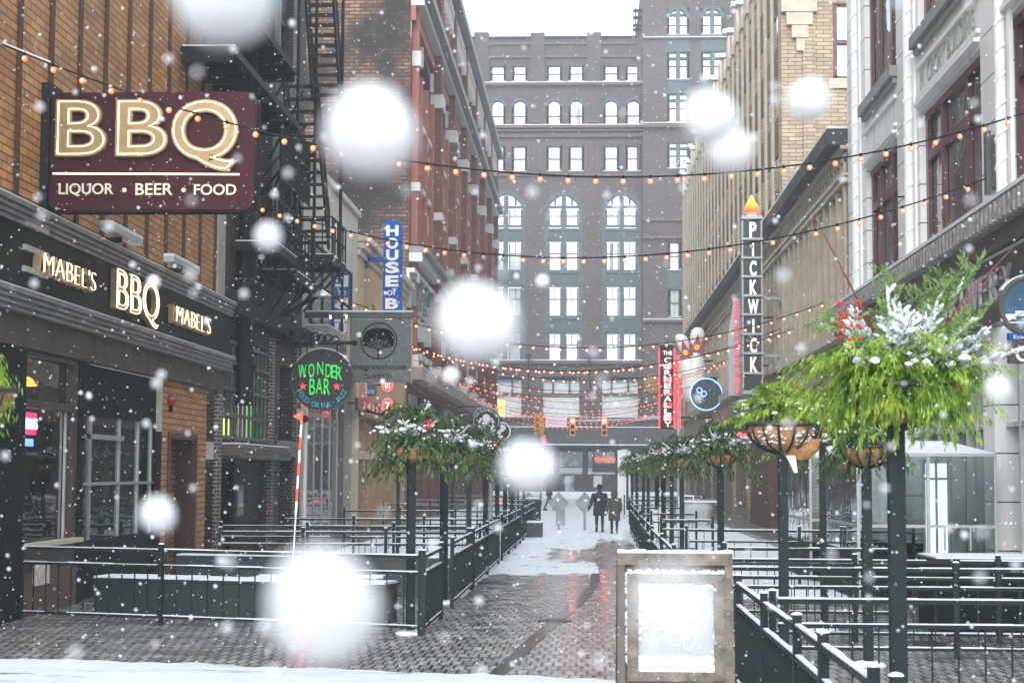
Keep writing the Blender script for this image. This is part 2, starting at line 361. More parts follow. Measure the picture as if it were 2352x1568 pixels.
# drain channel curving over the paving
dr = [atZ(px, py, .006) for px, py in ((1368,1316),(1366,1340),(1345,1368),(1310,1398),(1270,1430),(1228,1466),(1180,1512),(1120,1566),(1060,1620))]
mb = MB(); vs = []
for i, p in enumerate(dr):
    d = (dr[min(i+1, len(dr)-1)]-dr[max(i-1, 0)]).normalized(); a = Vector((-d.y, d.x, 0))*.09; vs += [p-a, p+a]
mb.add(vs, [(2*i, 2*i+1, 2*i+3, 2*i+2) for i in range(len(dr)-1)])
tag(mb.build('drain_channel', mat('wet_iron', (.03,.028,.027), .15, .5, scale=5)), kind='structure')
for px, py, r_ in ((1130,1338,.3), (1275,1425,.24), (2115,1478,.33)):
    c = atZ(px, py, .0); mb = MB().lathe((c.x, c.y, 0), [(r_, .001), (r_, .012), (r_*.93, .016)], 28)
    mb.fring(FB((c.x,c.y,.017),(1,0,0),(0,1,0),(0,0,1)), 0, 0, r_*.6, r_*.66, 0, .004, 0, 2*math.pi, 28)
    tag(mb.build('manhole_cover', mat('cast_iron', (.04,.038,.037), .3, .4, scale=12)), 'round cast iron manhole cover '+{1130:'beside the left fence on the path', 1275:'close to the curved drain on the path', 2115:'behind the right hand railings'}[px], 'manhole cover')
# ================================================================ L1 tan brick barbecue restaurant
XL, XR = -8.1, 7.0
TAN = brick('tan_glazed_brick', (.56,.265,.09), (.4,.17,.055), (.09,.055,.035), .42, .12, .012, .5, .3, .35)
TAN2 = brick('brown_band_brick', (.1,.045,.02), (.07,.03,.015), (.03,.02,.015), .42, .12, .012, .6)
DBR = brick('dark_brown_brick', (.055,.038,.033), (.035,.026,.024), (.075,.072,.07), .22, .085, .013, .8)
FL = FX(XL, -1)
B = thing('brick_building', (XL, 28, 0), 'tan brick restaurant building with dark vertical brick bands and neon fascia', 'building')
MB().fwall(FL, 17, 37.3, 5.85, 24, [], 0).add([(XL,37.3,5.85),(XL-9,37.3,5.85),(XL-9,37.3,24),(XL,37.3,24)], [(0,1,2,3)]).build('wall', TAN, B)
for i in range(14):
    y = 25+1.43*(i-5)
    if y < 36.5: MB().fbox(FL, y-.09, y+.09, 5.9, 24, -.03, .02).build('brick_band', TAN2, B)
MB().fbox(FL, 36.6, 37.3, 5.9, 24, -.06, .02).build('corner_trim', mat('pale_stone', (.35,.3,.25), .8), B)
fz0, fz1 = atX(258, 752, XL+.3).z, atX(258, 576, XL+.3).z; print('fascia', fz0, fz1)
FASC = mat('near_black_fascia', (.009,.011,.011), .55, var=.4, scale=4, spec=.15)
MB().fbox(FL, 17, 37.2, fz0, fz1, -.22, .05).build('fascia', FASC, B)
TRIM = mat('weathered_silver_moulding', (.26,.26,.26), .45, .4, var=.35, scale=2)
for z in (fz0-.02, fz1-.06):
    mb = MB()
    for k in range(4): mb.fbox(FL, 17, 37.25, z-.13+k*.075, z-.085+k*.075, -.25-.035*k, 0); mb.fbox(FL, 17, 37.25, z-.085+k*.075, z-.055+k*.075, -.23-.035*k, 0)
    t_ = mb.build('moulding', TRIM, B)
    MB().fbox(FL, 17, 37.25, z+.17, z+.185, -.34, -.02).build('snow', SNOW, t_)
PANEL = mat('grey_brown_panel', (.085,.068,.062), .6, spec=.2, var=.35, scale=1.5)
mb = MB()
for i in range(12):
    a = 17+i*1.7; mb.fbox(FL, a+.01, min(a+1.69, 37.2), fz0-.6, fz0-.13, -.12, .05)
mb.build('panel_band', PANEL, B)
NEON = emit('warm_white_neon', (1,.8,.45), .95)
BRASS = mat('gold_letter_face', (.3,.2,.095), .45, .2, var=.2, scale=6)
FLs = FX(XL+.23, -1)
_q = lambda a, ya, b, yb, c, t, bo: (Yx(a, XL+.36, ya), Yx(b, XL+.36, yb), atX(c, bo, XL+.36).z, atX(c, t, XL+.36).z)
for s, (y0, y1, z0, z1) in (("'MABEL'S", _q(95,615,220,650,158,597,652)), ("BBQ", _q(272,660,368,700,320,634,742)), ("'MABEL'S", _q(402,715,484,745,443,712,757))):
    s2 = s.strip("'") if s != 'BBQ' else s
    w_ = MB(); put_text(w_, s2, FLs, y0, y1, z0, z1, 0, .1, .0 if s=='BBQ' else -.01); lt = w_.build('lettering', BRASS, B)
    if s == 'BBQ': put_text(MB(), s2, FLs, y0, y1, z0, z1, -.11, .0, -.012, .008, ref=s2).build('neon_tube', NEON, lt)
    else: put_text(MB(), s2, FLs, y0+.1, y1+.02, z0+.02, z1-.01, -.12, .02, -.042).build('neon_tube', NEON, lt)
for z in (5.55, 5.2, 4.9): MB().fbox(FL, 23.3, 24.3, z-.04, z+.04, -.27, -.2).build('light_bar', SILVER, B)
# storefront
MBW = mat('storefront_black_tile', (.004,.008,.009), .55, var=.3, spec=.08)
BRF = mat('dark_brown_frame', (.06,.035,.03), .4, var=.3)
LBR = mat('brown_base_board', (.12,.065,.04), .5, var=.4, scale=2)
S1 = lambda px: Yx(px, XL)
w0, w1, d0, d1 = S1(42), S1(168), S1(186), S1(370)
MB().fwall(FL, 20, w1+.12, 0, fz0-.6, [(w0, w1-.15, 1.05, 3.0), (w0, w1-.15, 3.12, 3.75)], .12, -.02).build('window_surround', BRF, B)
MB().fbox(FL, 19, w0-.04, 0, fz0-.6, -.1, .0).build('pilaster', MBW, B)
MB().fbox(FL, w0-.03, w1+.1, 0, .62, -.06, -.021).build('base_board', LBR, B)
MB().fbox(FL, w0-.03, w1+.1, .98, 1.05, -.16, .0).build('sill', CREAM, B)
for a, b_, nm in ((1.05, 3.0, 'window'), (3.12, 3.75, 'transom_window')):
    p_ = MB().fq(FL, w0, w1-.15, a, b_, .1).build(nm, CLEAR, B)
MB().fbox(FL, w1-.25, w1-.2, 1.05, 3.0, .05, .09).build('window_post', SILVER, B)
MB().box(XL-3.6, XL-3.5, 20, 36, 0, 4.4).box(XL-3.5, XL-.3, 20, 36, 4.35, 4.4).box(XL-3.5, XL-.3, 19.9, 20, 0, 4.4).box(XL-3.5, XL-.3, 27.4, 27.5, 0, 4.4).build('interior_wall', mat('brown_interior', (.05,.04,.03), .8, var=.6, scale=.7), B)
# recessed entrance with glazed doors
MB().fbox(FL, w1+.12, d0, 0, fz0-.6, -.04, .3).build('pilaster', MBW, B)
MB().fwall(FL, d0, d1, 0, fz0-.6, [(d0+.05, d1-.05, .95, 3.0)], .1, .12).build('entrance_wall', MBW, B)
gw = MB(); fr = []
ys = [d0+.05+(d1-d0-.1)*k for k in (0, .2, .27, .55, .62, .8, 1)]
MB().fq(FL, d0+.05, d1-.05, .95, 3.0, .2).build('door_glass', STGLASS, B)
for y in (ys[1], ys[3], ys[5], ys[6]-.06): MB().fbox(FL, y, y+.07, .95, 3.0, .165, .2).build('door_frame', SILVER, B)
MB().fbox(FL, ys[1], ys[3]+.05, 2.62, 2.7, .1, .2).build('door_frame', SILVER, B)
MB().fbox(FL, d0+.05, d1-.05, 1.85, 1.9, .12, .2).build('door_bar', SILVER, B)
c1 = S1(472)
MB().fwall(FL, d1, c1, 0, fz0-.6, [(S1(386), S1(450), 0, 2.72)], .5, 0).build('brick_pier', TAN, B)
MB().fbox(FL, S1(386)-.1, S1(386)+.1, 0, 2.72, -.03, .4).fbox(FL, S1(450)-.12, S1(450)+.02, 0, 2.72, -.03, .4).fbox(FL, S1(386)-.1, S1(450)+.02, 2.72, 2.85, -.03, .4).build('doorway_frame', mat('dark_red_brown_paint', (.06,.022,.02), .4), B)
MB().fbox(FL, S1(386), S1(450), 0, 2.72, .5, .6).build('doorway_back', TAN, B)
# neon sign in the near window, notice on the fence's base
T = thing('neon_window_sign', (XL+.02, w0+.9, 2.7), 'small red and blue neon sign hanging inside the restaurant window', 'sign')
FN = FX(XL-.13, -1)
MB().fbox(FN, S1(60), S1(104), 2.62, 2.95, .02, .05).build('backing', emit('pink_red_neon', (1,.05,.16), 1.3), T)
put_text(MB(), 'SPIRITS', FN, S1(63), S1(101), 2.7, 2.86, .0, .02).build('lettering', emit('blue_white_neon', (.5,.55,1), 3), T)
MB().fbox(FN, S1(80), S1(98), 2.45, 2.56, .02, .04).build('neon_tube', emit('blue_neon', (.2,.4,1), 2), T)
for px, py in ((62,882), (131,898)):
    c = atX(px, py, XL-.8); L_ = thing('pendant_lamp', c, 'orange glowing pendant lamp %s behind the transom window' % ('nearest' if px == 62 else 'farther along'), 'lamp')
    MB().lathe(c, [(.02,.12),(.09,.08),(.15,-.02),(.14,-.03)], 14).build('lamp_shade', emit('lit_amber_shade', (1,.33,.04), 3), L_)
    MB().tube([c+Vector((0,0,.1)), c+Vector((0,0,.9))], .01, 5).build('cord', BLACK, L_)
al = thing('fire_alarm_light', atX(387,918,XL+.05), 'small dark red round alarm light on the tan brick pier', 'alarm light')
MB().lathe(atX(387,918,XL), [(.11,0),(.11,.06),(.08,.14),(.03,.17)], 14, axis=(1,0,0)).build('housing', mat('dark_red_plastic', (.3,.012,.03), .3), al)
MB().fbox(FL, S1(387)-.07, S1(387)+.07, atX(387,918,XL).z-.22, atX(387,918,XL).z-.1, -.05, 0).build('bracket', BLACK, al)
for px0, px1, pyt in ((172,250,520),(328,392,596)):
    a, b_ = S1(px0), S1(px1); t_ = thing('sign_light', (XL+.4, a, 5.9), 'snow covered box light on the restaurant fascia, %s' % ('nearer one below the big barbecue sign' if px0 == 172 else 'farther one above the neon letters'), 'light fitting')
    MB().fbox(FL, a, b_, 5.93, 6.03, -.5, -.3).build('housing', SILVER, t_); MB().fbox(FL, a, b_, 6.03, 6.08, -.5, -.3).build('snow', SNOW, t_)
    MB().fbox(FL, (a+b_)/2-.03, (a+b_)/2+.03, 5.85, 5.93, -.4, -.02).build('bracket', BLACK, t_)
pl = atP(98,1336,(0,24.5),(1,24.5)); nb = tag(MB().fbox(FX(XL+.08,-1), 24.6, 25.3, .42, .72, -.01, .02).build('notice_board', mat('printed_white_paper', (.75,.72,.7), .6, c2=(.5,.3,.3), scale=9)), 'small white printed notice on the brown base board below the window', 'notice')
# ================================================================ L2 dark brick building
B = thing('dark_brick_building', (XL, 42, 0), 'tall dark brick building with barred ground floor window behind the iron fire escape', 'building')
y0, y1 = 37.3, 47.9
bw0, bw1 = Yx(502, XL), Yx(612, XL); sw0, sw1 = Yx(640, XL), Yx(668, XL)
holes = [(bw0, bw1, 2.75, 5.15), (bw0, bw1-.2, 0, 2.35), (sw0, sw1, 2.9, 4.9), (sw0, sw1, 0, 2.4)]
ups = [(a, b_, z, z+3.2) for z in (8.1, 12.7, 17.3, 21.9) for a, b_ in ((38.3, 40.0), (40.6, 42.9), (43.5, 45.8))]
MB().fwall(FL, y0, y1, 0, 26, holes+ups, .35).add([(XL,y1,11),(XL-9,y1,11),(XL-9,y1,26),(XL,y1,26)], [(0,1,2,3)]).build('wall', DBR, B)
PALE = mat('weathered_grey_green_stone', (.17,.19,.18), .8, var=.3)
for a, b_, z, z2 in ups:
    wn = MB().fq(FL, a, b_, z, z2, .3).build('window', DGLASS, B); MB().fbox(FL, a, b_, z+1.5, z+1.6, .2, .3).fbox(FL, (a+b_)/2-.04, (a+b_)/2+.04, z, z2, .2, .3).build('frame', TEAL, wn)
for a in (38.2, 40.3, 43.2, 45.95):
    MB().fbox(FL, a-.13, a+.13, 7.9, 26, -.12, .05).build('pilaster', PALE, B)
for z in (11.5, 16.1, 20.7): MB().fbox(FL, 38.1, 46.1, z, z+1.0, -.05, .05).build('spandrel', TEAL, B)
MB().fbox(FL, y0+.05, y1, 5.6, 6.0, -.35, .05).build('lintel', BLACK, B)
wn = MB().fq(FL, bw0, bw1, 2.75, 5.15, .3).build('window', DGLASS, B)
mb = MB()
for k in range(11): y = bw0+(bw1-bw0)*(k+.5)/11; mb.fbox(FL, y-.03, y+.03, 2.75, 5.1, -.02, .04)
for z in (2.85, 3.35, 3.95, 4.55, 5.0): mb.fbox(FL, bw0-.05, bw1+.05, z-.03, z+.04, -.06, -.021)
mb.build('window_bars', mat('grey_iron_bars', (.13,.135,.13), .5, .3, var=.3), B)
for k, c_ in ((0,(1,.2,.2)),(1,(1,.03,.06)),(2,(.6,1,.15)),(3,(.7,1,.2)),(7,(.5,.9,.1)),(8,(.6,.3,1)),(9,(.5,1,.2)),(10,(.2,.8,.15))):
    y = bw0+(bw1-bw0)*(k+.95)/11.4; MB().fbox(FL, y-.035, y+.03, 2.85, 3.3 if k < 5 else 3.8, .2, .24).build('coloured_light', emit('coloured_bar_light', c_, .6), wn)
cn = MB().fbox(FL, bw0-.2, bw1+.55, 2.36, 2.68, -.55, .05).build('canopy', mat('brown_canopy', (.07,.05,.045), .5, var=.3), B, bevel=.08)
MB().fbox(FL, bw0-.15, bw1+.4, 2.685, 2.72, -.5, 0).build('snow', SNOW, cn)
MB().fq(FL, bw0, bw1-.2, 0, 2.35, .3).build('shop_window', STGLASS, B)
dr_ = MB().fbox(FL, bw0+2.3, bw1-.25, 0, 2.3, .12, .2).build('door', BLACK, B); MB().fbox(FL, bw0+2.6, bw0+3.3, 1.05, 1.75, .1, .12).build('menu_board', mat('tan_menu_board', (.3,.2,.1), .6), dr_)
MB().fbox(FL, bw0+2.7, bw0+3.1, 1.25, 1.6, .085, .1).build('menu_sheet', mat('pale_menu_sheet', (.35,.42,.45), .4), dr_)
MB().fq(FL, sw0, sw1, 2.9, 4.9, .3).build('window', DGLASS, B); MB().fbox(FL, sw0-.35, sw1+.25, 2.5, 2.9, -.25, .05).build('stone_sill', PALE, B)
MB().fbox(FL, sw0, sw1, 0, 2.4, .3, .35).build('recess', DBR, B)
PBR = brick('red_brown_pier_brick', (.13,.06,.045), (.09,.045,.035), (.28,.27,.26), .22, .085, .015)
for y in (bw0-.35, bw1+.25, sw1+.3): MB().fbox(FL, y-.18, y+.18, 0, 5.5, -.1, .0).build('brick_pier', PBR, B)
dp = thing('downpipe', (XL+.12, Yx(536,XL), 0), 'thick black downpipe running up between the tan and dark brick fronts', 'downpipe')
yy = Yx(538, XL); MB().tube([(XL+.2, yy, 3.6), (XL+.2, yy, 16)], .2, 10).build('pipe', BLACK, dp)
for z in (4.4, 6.5, 9): MB().lathe((XL+.2, yy, z), [(.25,0),(.25,.12)], 12).build('collar', BLACK, dp)
# ---- fire escape
FE = thing('fire_escape', (XL+.6, 43, 0), 'black iron fire escape with open stairs and snow dusted platforms', 'fire escape')
def platform(ya, yb, xo, z, rail=True):
    mb = MB()
    for k in range(int((yb-ya)/.11)): mb.box(XL+.02, xo, ya+k*.11, ya+k*.11+.05, z, z+.04)
    mb.box(xo-.06, xo, ya, yb, z-.16, z+.05); mb.box(XL, XL+.06, ya, yb, z-.16, z+.05); mb.box(XL, xo, ya-.04, ya, z-.16, z+.05); mb.box(XL, xo, yb, yb+.04, z-.16, z+.05)
    p_ = mb.build('platform', BLACK, FE); MB().box(XL+.1, xo, ya-.04, ya+.02, z+.05, z+.075).box(xo-.07, xo, ya, yb, z+.051, z+.075).build('snow', SNOW, p_)
    r_ = MB()
    for h in (.5, 1.05): r_.box(xo-.04, xo, ya, yb, z+h, z+h+.04); r_.box(XL, xo, ya-.04, ya, z+h, z+h+.04)
    k = ya
    while k <= yb: r_.box(xo-.04, xo, k, k+.035, z, z+1.05); k += .5
    k = XL+.3
    while k < xo: r_.box(k, k+.03, ya-.035, ya, z, z+1.05); k += .3
    r_.build('railing', BLACK, FE)
    br = MB()
    for y in (ya+.3, (ya+yb)/2, yb-.3): br.tube([(XL+.05, y, z-1.3), (xo-.05, y, z-.12)], .035, 5)
    br.build('bracket', BLACK, FE)
def flight(pa, pb, xa, xb, n):
    tr = MB()
    for k in range(n):
        t = (k+.5)/n; y = pa[0]+(pb[0]-pa[0])*t; z = pa[1]+(pb[1]-pa[1])*t; tr.box(xa, xb, y-.12, y+.1, z-.03, z+.02); tr.box(xa, xb, y-.13, y-.12, z-.07, z+.02)
    tr.build('tread', BLACK, FE)
    st = MB()
    for x in (xa, xb):
        st.beam((x, pa[0], pa[1]), (x, pb[0], pb[1]), .05, .24); st.beam((x, pa[0], pa[1]+.95), (x, pb[0], pb[1]+.95), .045, .045); st.beam((x, pa[0], pa[1]+.5), (x, pb[0], pb[1]+.5), .03, .03)
        for k in range(0, n+1, 2):
            t = k/n; y = pa[0]+(pb[0]-pa[0])*t; z = pa[1]+(pb[1]-pa[1])*t; st.box(x-.02, x+.02, y-.02, y+.02, z, z+.95)
    st.build('stringer', BLACK, FE)
lb_, lt_ = atX(722, 570, XL+.6), atX(686, 185, XL+.6); ub_, ut_ = atX(750, 230, XL+1.35), atX(735, 0, XL+1.35)
platform(38.2, 41.2, XL+1.0, 7.25); platform(41.2, lb_.y-1.6, XL+.95, 6.95); platform(lb_.y-.6, lb_.y+1.9, XL+1.2, lb_.z-.3)
def slab(px0, px1, py, xo, th=.5):
    a = atX(px0, py, XL+xo); b_ = atX(px1, py, XL+xo); z = a.z; mb = MB().box(XL+.02, XL+xo, min(a.y,b_.y), max(a.y,b_.y)+2, z-.16, z)
    for k in range(9): y = a.y+(b_.y-a.y+2)*k/8; mb.box(XL+.05, XL+xo-.05, y-.04, y+.04, z-.32, z-.16)
    mb.build('platform', BLACK, FE); MB().box(XL+.05, XL+xo, min(a.y,b_.y)-.02, min(a.y,b_.y)+.04, z+.001, z+.03).build('snow', SNOW, FE)
    return z
za_ = slab(540, 655, 106, 1.1); zb_ = slab(545, 650, -30, 1.0)
flight((lb_.y, lb_.z), (lt_.y, lt_.z), XL+.2, XL+1.0, 14)
flight((ub_.y, ub_.z), (ut_.y, ut_.z), XL+1.0, XL+1.7, 10)
mb = MB()
for x, y in ((XL+1.05, lt_.y), (XL+.95, 41.2), (XL+1.75, ub_.y)): mb.tube([(x, y, 6.9), (x, y, 18)], .045, 6)
random.seed(9)
for k in range(6):
    y = 38.6+k*1.1; mb.tube([(XL+.1, y, za_-.2-1.9*random.random()), (XL+1.0, y+random.uniform(-1.6,1.6), za_-.2)], .04, 5)
for k in range(7):
    y = 39.5+k*.85; z = 8.2+random.random()*2.2; mb.tube([(XL+.1, y, z), (XL+.95, y+random.uniform(-1,1.4), z+random.uniform(.8,2))], .035, 5)
mb.build('brace', BLACK, FE)
for z in (za_-1.6, za_-2.9, 9.3): MB().box(XL+.9, XL+.95, 39.2, lt_.y, z, z+.05).box(XL+.9, XL+.95, 39.2, lt_.y, z+.5, z+.54).build('railing', BLACK, FE)
mb = MB()
for k in range(16): y = 39.2+(lt_.y-39.2)*k/15; mb.box(XL+.9, XL+.94, y-.02, y+.02, za_-1.6, za_)
mb.build('railing_bar', BLACK, FE)
# ================================================================ L3 beige building, L4 yellow brick
CONC = mat('pale_beige_concrete', (.42,.39,.34), .8, var=.18, scale=1.2, bump=.1)
B = thing('beige_building', (XL, 53, 0), 'beige concrete front with tall dark glass bay, beside the fire escape', 'building')
g0, g1 = Yx(702, XL), Yx(796, XL)
MB().fwall(FL, 47.9, 59.3, 0, 11, [(g0, g1, 6.6, 8.7), (48.6, 58.4, 0, 5.4)], .3).add([(XL,47.9,0),(XL-9,47.9,0),(XL-9,47.9,11),(XL,47.9,11)], [(0,1,2,3)]).add([(XL,59.3,9),(XL-9,59.3,9),(XL-9,59.3,11),(XL,59.3,11)], [(0,1,2,3)]).build('wall', CONC, B)
bay = MB().fbox(FL, g0, g1, 6.4, 8.75, -.08, .0).build('glass_bay', darkglass('mirror_like_glass', (.03,.045,.05), .01, .006, 2.6), B)
mb = MB()
for y in [g0+(g1-g0)*k/4 for k in range(5)]: mb.fbox(FL, y-.03, y+.03, 6.4, 8.8, -.12, -.06)
for z in (6.4, 7.6, 8.75): mb.fbox(FL, g0, g1, z-.03, z+.03, -.125, -.06)
mb.build('frame', BLACK, bay)
c_ = MB().fbox(FL, 48.3, 59, 5.9, 6.25, -.7, .02).build('canopy', mat('grey_ledge', (.25,.25,.24), .6), B); MB().fbox(FL, 48.3, 59, 6.255, 6.29, -.68, .0).build('snow', SNOW, c_)
MB().fbox(FL, 47.9, 59.3, 11.0, 11.18, -.12, .4).build('coping', CONC, B)
sg = MB().fq(FL, 48.6, 58.4, 0, 5.4, .28).build('shop_window', STGLASS, B)
for y in (50.4, 52, 53.6, 55.2, 56.8): MB().fbox(FL, y-.03, y+.03, 0, 5.4, .25, .28).build('window_post', SILVER, B)
for y in (48.3, 58.6, 59.1): MB().fbox(FL, y-.16, y+.16, 0, 6, -.12, .0).build('pilaster', CREAM, B)
YEL = brick('cream_yellow_brick', (.55,.37,.2), (.48,.31,.16), (.3,.22,.15), .25, .09, .01, .8, .15)
B = thing('yellow_brick_building', (XL, 67, 0), 'cream brick two storey front with arched upper windows and wooden shop doors', 'building')
a0, a1 = Yx(838, XL), Yx(866, XL); n0, n1 = Yx(811, XL), Yx(822, XL)
zt, zm = 8.4, 6.8
MB().fwall(FL, 59.3, 75.6, 0, 10.3, [(a0, a1, 5.2, zt), (n0, n1, 5.3, 7.6), (60, 74.9, 0, 4.0)], .3).add([(XL,59.3,9),(XL-9,59.3,9),(XL-9,59.3,10.3),(XL,59.3,10.3)], [(0,1,2,3)]).build('wall', YEL, B)
MB().farch(FL, a0, a1, 7.2, zt, .3).build('arch', YEL, B)
MB().fq(FL, a0, a1, 6.8, zt, .12).build('arch_panel', mat('off_white_panel', (.7,.68,.66), .7, var=.08), B)
w_ = MB().fq(FL, a0, a1, 5.2, 6.8, .26).build('window', DGLASS, B); MB().fbox(FL, (a0+a1)/2-.04, (a0+a1)/2+.04, 5.2, 6.8, .15, .25).build('frame', TEAL, w_)
MB().fq(FL, n0, n1, 5.3, 7.6, .26).build('window', DGLASS, B)
mb = MB()
for k in range(3): mb.fbox(FL, 59.3, 75.6, 9.7+k*.24, 9.9+k*.24, -.1-.14*k, .02)
cc = mb.build('cornice', mat('cream_cornice', (.5,.42,.32), .6), B); MB().fbox(FL, 59.3, 75.6, 10.39, 10.43, -.36, .3).build('snow', SNOW, cc)
MB().fbox(FL, 59.3, 75.6, 4.0, 4.3, -.35, .02).build('ledge', mat('brown_ledge', (.25,.17,.12), .6), B)
MB().fq(FL, 60, 74.9, 0, 4.0, .25).build('shop_window', STGLASS, B)
for y in [60+14.9*k/9 for k in range(10)]: MB().fbox(FL, y-.09, y+.09, 0, 4.0, -.02, .24).build('door_post', mat('tan_wood', (.42,.27,.15), .5, var=.2) if y == 60 else bpy.data.materials['tan_wood'], B)
MB().fbox(FL, 60, 74.9, 2.55, 2.85, .0, .23).build('transom_bar', mat('pinkish_cream_paint', (.6,.47,.38), .5), B)
MB().fq(FL, 60.3, 66, 2.9, 3.7, .2).build('frosted_window', mat('frosted_white_glass', (.7,.75,.78), .2), B)
# ================================================================ L5 red brick building
RED = brick('red_brick', (.22,.062,.045), (.14,.04,.032), (.16,.08,.06), .24, .09, .01, .8, .3, .12)
REDL = mat('smooth_terracotta', (.28,.09,.065), .7, var=.15, scale=1)
OLDB = brick('sooty_brown_brick', (.4,.225,.13), (.17,.09,.06), (.08,.06,.052), .5, .17, .035, .9, .6, .5, patch=((.045,.034,.032), .3, .42))
STONE = mat('white_terracotta_trim', (.52,.51,.49), .6, var=.12, scale=2)
GREY = mat('grey_cornice_metal', (.2,.21,.2), .6, var=.25)
B = thing('red_brick_building', (XL, 110, 0), 'tall ornate red brick building with white stone trim and arched windows', 'building')
ya, yb, HT = 76.5, Yx(1130, XL, 520), 29.8
nb_ = 7; bl = (yb-ya-2)/nb_
ho = []; wins = []
floors = [(12.7, 14.7), (15.6, 17.6), (18.6, 22.4), (24.5, 27.4)]
for i in range(nb_):
    c = ya+2.0+bl*i
    for j, (za, zb) in enumerate(floors):
        if j == 2: wins.append((c+2.1, c+bl-1.5, za, zb, True))
        elif j == 3: wins += [(c+2.0, c+4.3, za, zb, False), (c+5.1, c+7.4, za, zb, False)]
        else: wins += [(c+2.0, c+4.2, za, zb, False), (c+5.3, c+7.5, za, zb, False)]
    wins += [(c+2.0, c+4.2, 7.7, 9.3, False), (c+5.3, c+7.5, 7.7, 9.3, False)]
ho = [w_[:4] for w_ in wins]
MB().fwall(FL, ya, yb, 6.6, HT, ho, .45).add([(XL,ya,9),(XL-22,ya,9),(XL-22,ya,HT+2),(XL-.02,ya,HT+2),(XL-.02,ya,HT)], [(0,1,2,3,4)]).add([(XL,yb,0),(XL-22,yb,0),(XL-22,yb,HT),(XL,yb,HT)], [(0,1,2,3)]).build('wall', RED, B)
MB().box(XL-24, XL-.05, ya-.05, ya-.01, 9, HT+2.2).build('side_wall', OLDB, B)
for a, b_, za, zb, arch in wins:
    w_ = MB().fq(FL, a, b_, za, zb, .42).build('window', DGLASS, B)
    if arch: MB().farch(FL, a, b_, zb-1.4, zb, .4, -.001).build('arch', RED, w_)
    MB().fbox(FL, a-.12, b_+.12, za-.28, za-.02, -.22, .05).fbox(FL, a-.1, a+.16, zb-.9, zb+.05, -.16, .3).fbox(FL, b_-.16, b_+.1, zb-.9, zb+.05, -.16, .3).build('sill', STONE, w_)
for i in range(nb_+1):
    c = ya+.6+bl*i
    MB().fbox(FL, c-.0, c+(.5 if i == 0 else 1.2), 6.6, 28.6, -.3 if i == 0 else -.55, .0).build('pier', REDL if i == 0 else RED, B)
    for z0_, z1_ in ((6.7, 7.4), (10.7, 11.1), (20.7, 21.4), (14.9, 15.3), (24.0, 24.3)):
        MB().fbox(FL, c-.08, c+(.6 if i == 0 else 1.28), z0_, z1_, -.4 if i == 0 else -.66, .02).build('stone_block', STONE, B)
    if i < nb_:
        for q in (1.75, 4.6, 7.75): MB().fbox(FL, c+q, c+q+.4, 24.3, 28.4, -.3, .0).fbox(FL, c+q, c+q+.4, 12.3, 20.6, -.3, .0).build('pilaster', REDL, B)
for nm, m_, z0_, z1_, d_ in (('belt_course', GREY, 23.7, 24.1, -.95), ('belt_course', STONE, 23.4, 23.7, -.6), ('belt_course', GREY, 12.0, 12.3, -.85), ('belt_course', STONE, 11.6, 12.0, -.6), ('parapet', REDL, 28.9, HT, -.35), ('cornice', GREY, 28.5, 28.95, -.9), ('belt_course', REDL, 22.7, 23.4, -.2), ('belt_course', RED, 5.9, 6.6, -.1)):
    MB().fbox(FL, ya, yb, z0_, z1_, d_, .02).build(nm, m_, B)
MB().fbox(FL, ya, yb, 24.1, 24.16, -.9, .0).build('snow', SNOW, B)
mb = MB(); k = ya+.4
while k < yb-1.2:
    mb.fring(FL, k+.55, 27.6, .42, .62, -.5, -.02, 0, math.pi, 8); mb.fbox(FL, k-.08, k+.12, 26.7, 27.6, -.5, -.02); mb.fbox(FL, k-.08, k+1.18, 28.15, 28.5, -.42, -.02); k += 1.1
mb.build('arcaded_frieze', STONE, B)
k = ya+1; mb = MB()
while k < yb: mb.fbox(FL, k, k+1.0, HT, HT+.7, -.4, .1); k += 9.2
mb.build('parapet_block', GREY, B)
# white arcaded frieze above the first storeys and shop floor beneath
MB().fbox(FL, 75.6, 90, 9.5, 11.0, -.12, .02).fbox(FL, 75.6, 90, 11.0, 11.2, -.35, .02).build('white_frieze', STONE, B)
for k in range(5):
    MB().fring(FL, 77.5+k*2.6, 10.2, .45, .8, -.3, -.1, 0, math.pi, 10).fbox(FL, 76.7+k*2.6, 77.05+k*2.6, 9.6, 10.2, -.3, -.1).build('frieze_ornament', PALE, B)
MB().fbox(FL, 75.6, yb, 6.2, 6.75, -.75, .02).build('shop_cornice', mat('pink_grey_cornice', (.34,.27,.26), .6), B)
MB().fbox(FL, 75.6, yb, 6.76, 6.82, -.72, .02).build('snow', SNOW, B)
sh = [(76.6+k*4.4, 79.8+k*4.4, .5, 4.4) for k in range(15)]
MB().fwall(FL, 75.6, yb, 0, 6.2, sh, .3, 0).build('shop_wall', brick('dull_red_brick', (.22,.07,.055), (.17,.055,.045), (.15,.09,.08)), B)
for a, b_, za, zb in sh:
    w_ = MB().fq(FL, a, b_, za, zb, .28).build('shop_window', STGLASS, B); MB().fbox(FL, (a+b_)/2-.05, (a+b_)/2+.05, za, zb, .12, .27).fbox(FL, a, b_, 3.2, 3.32, .12, .27).build('frame', TEAL, w_)
    MB().fbox(FL, a+.1, b_-.1, 4.55, 5.6, -.12, .0).build('name_board', BLACK if int(a) % 2 else GREY, B)
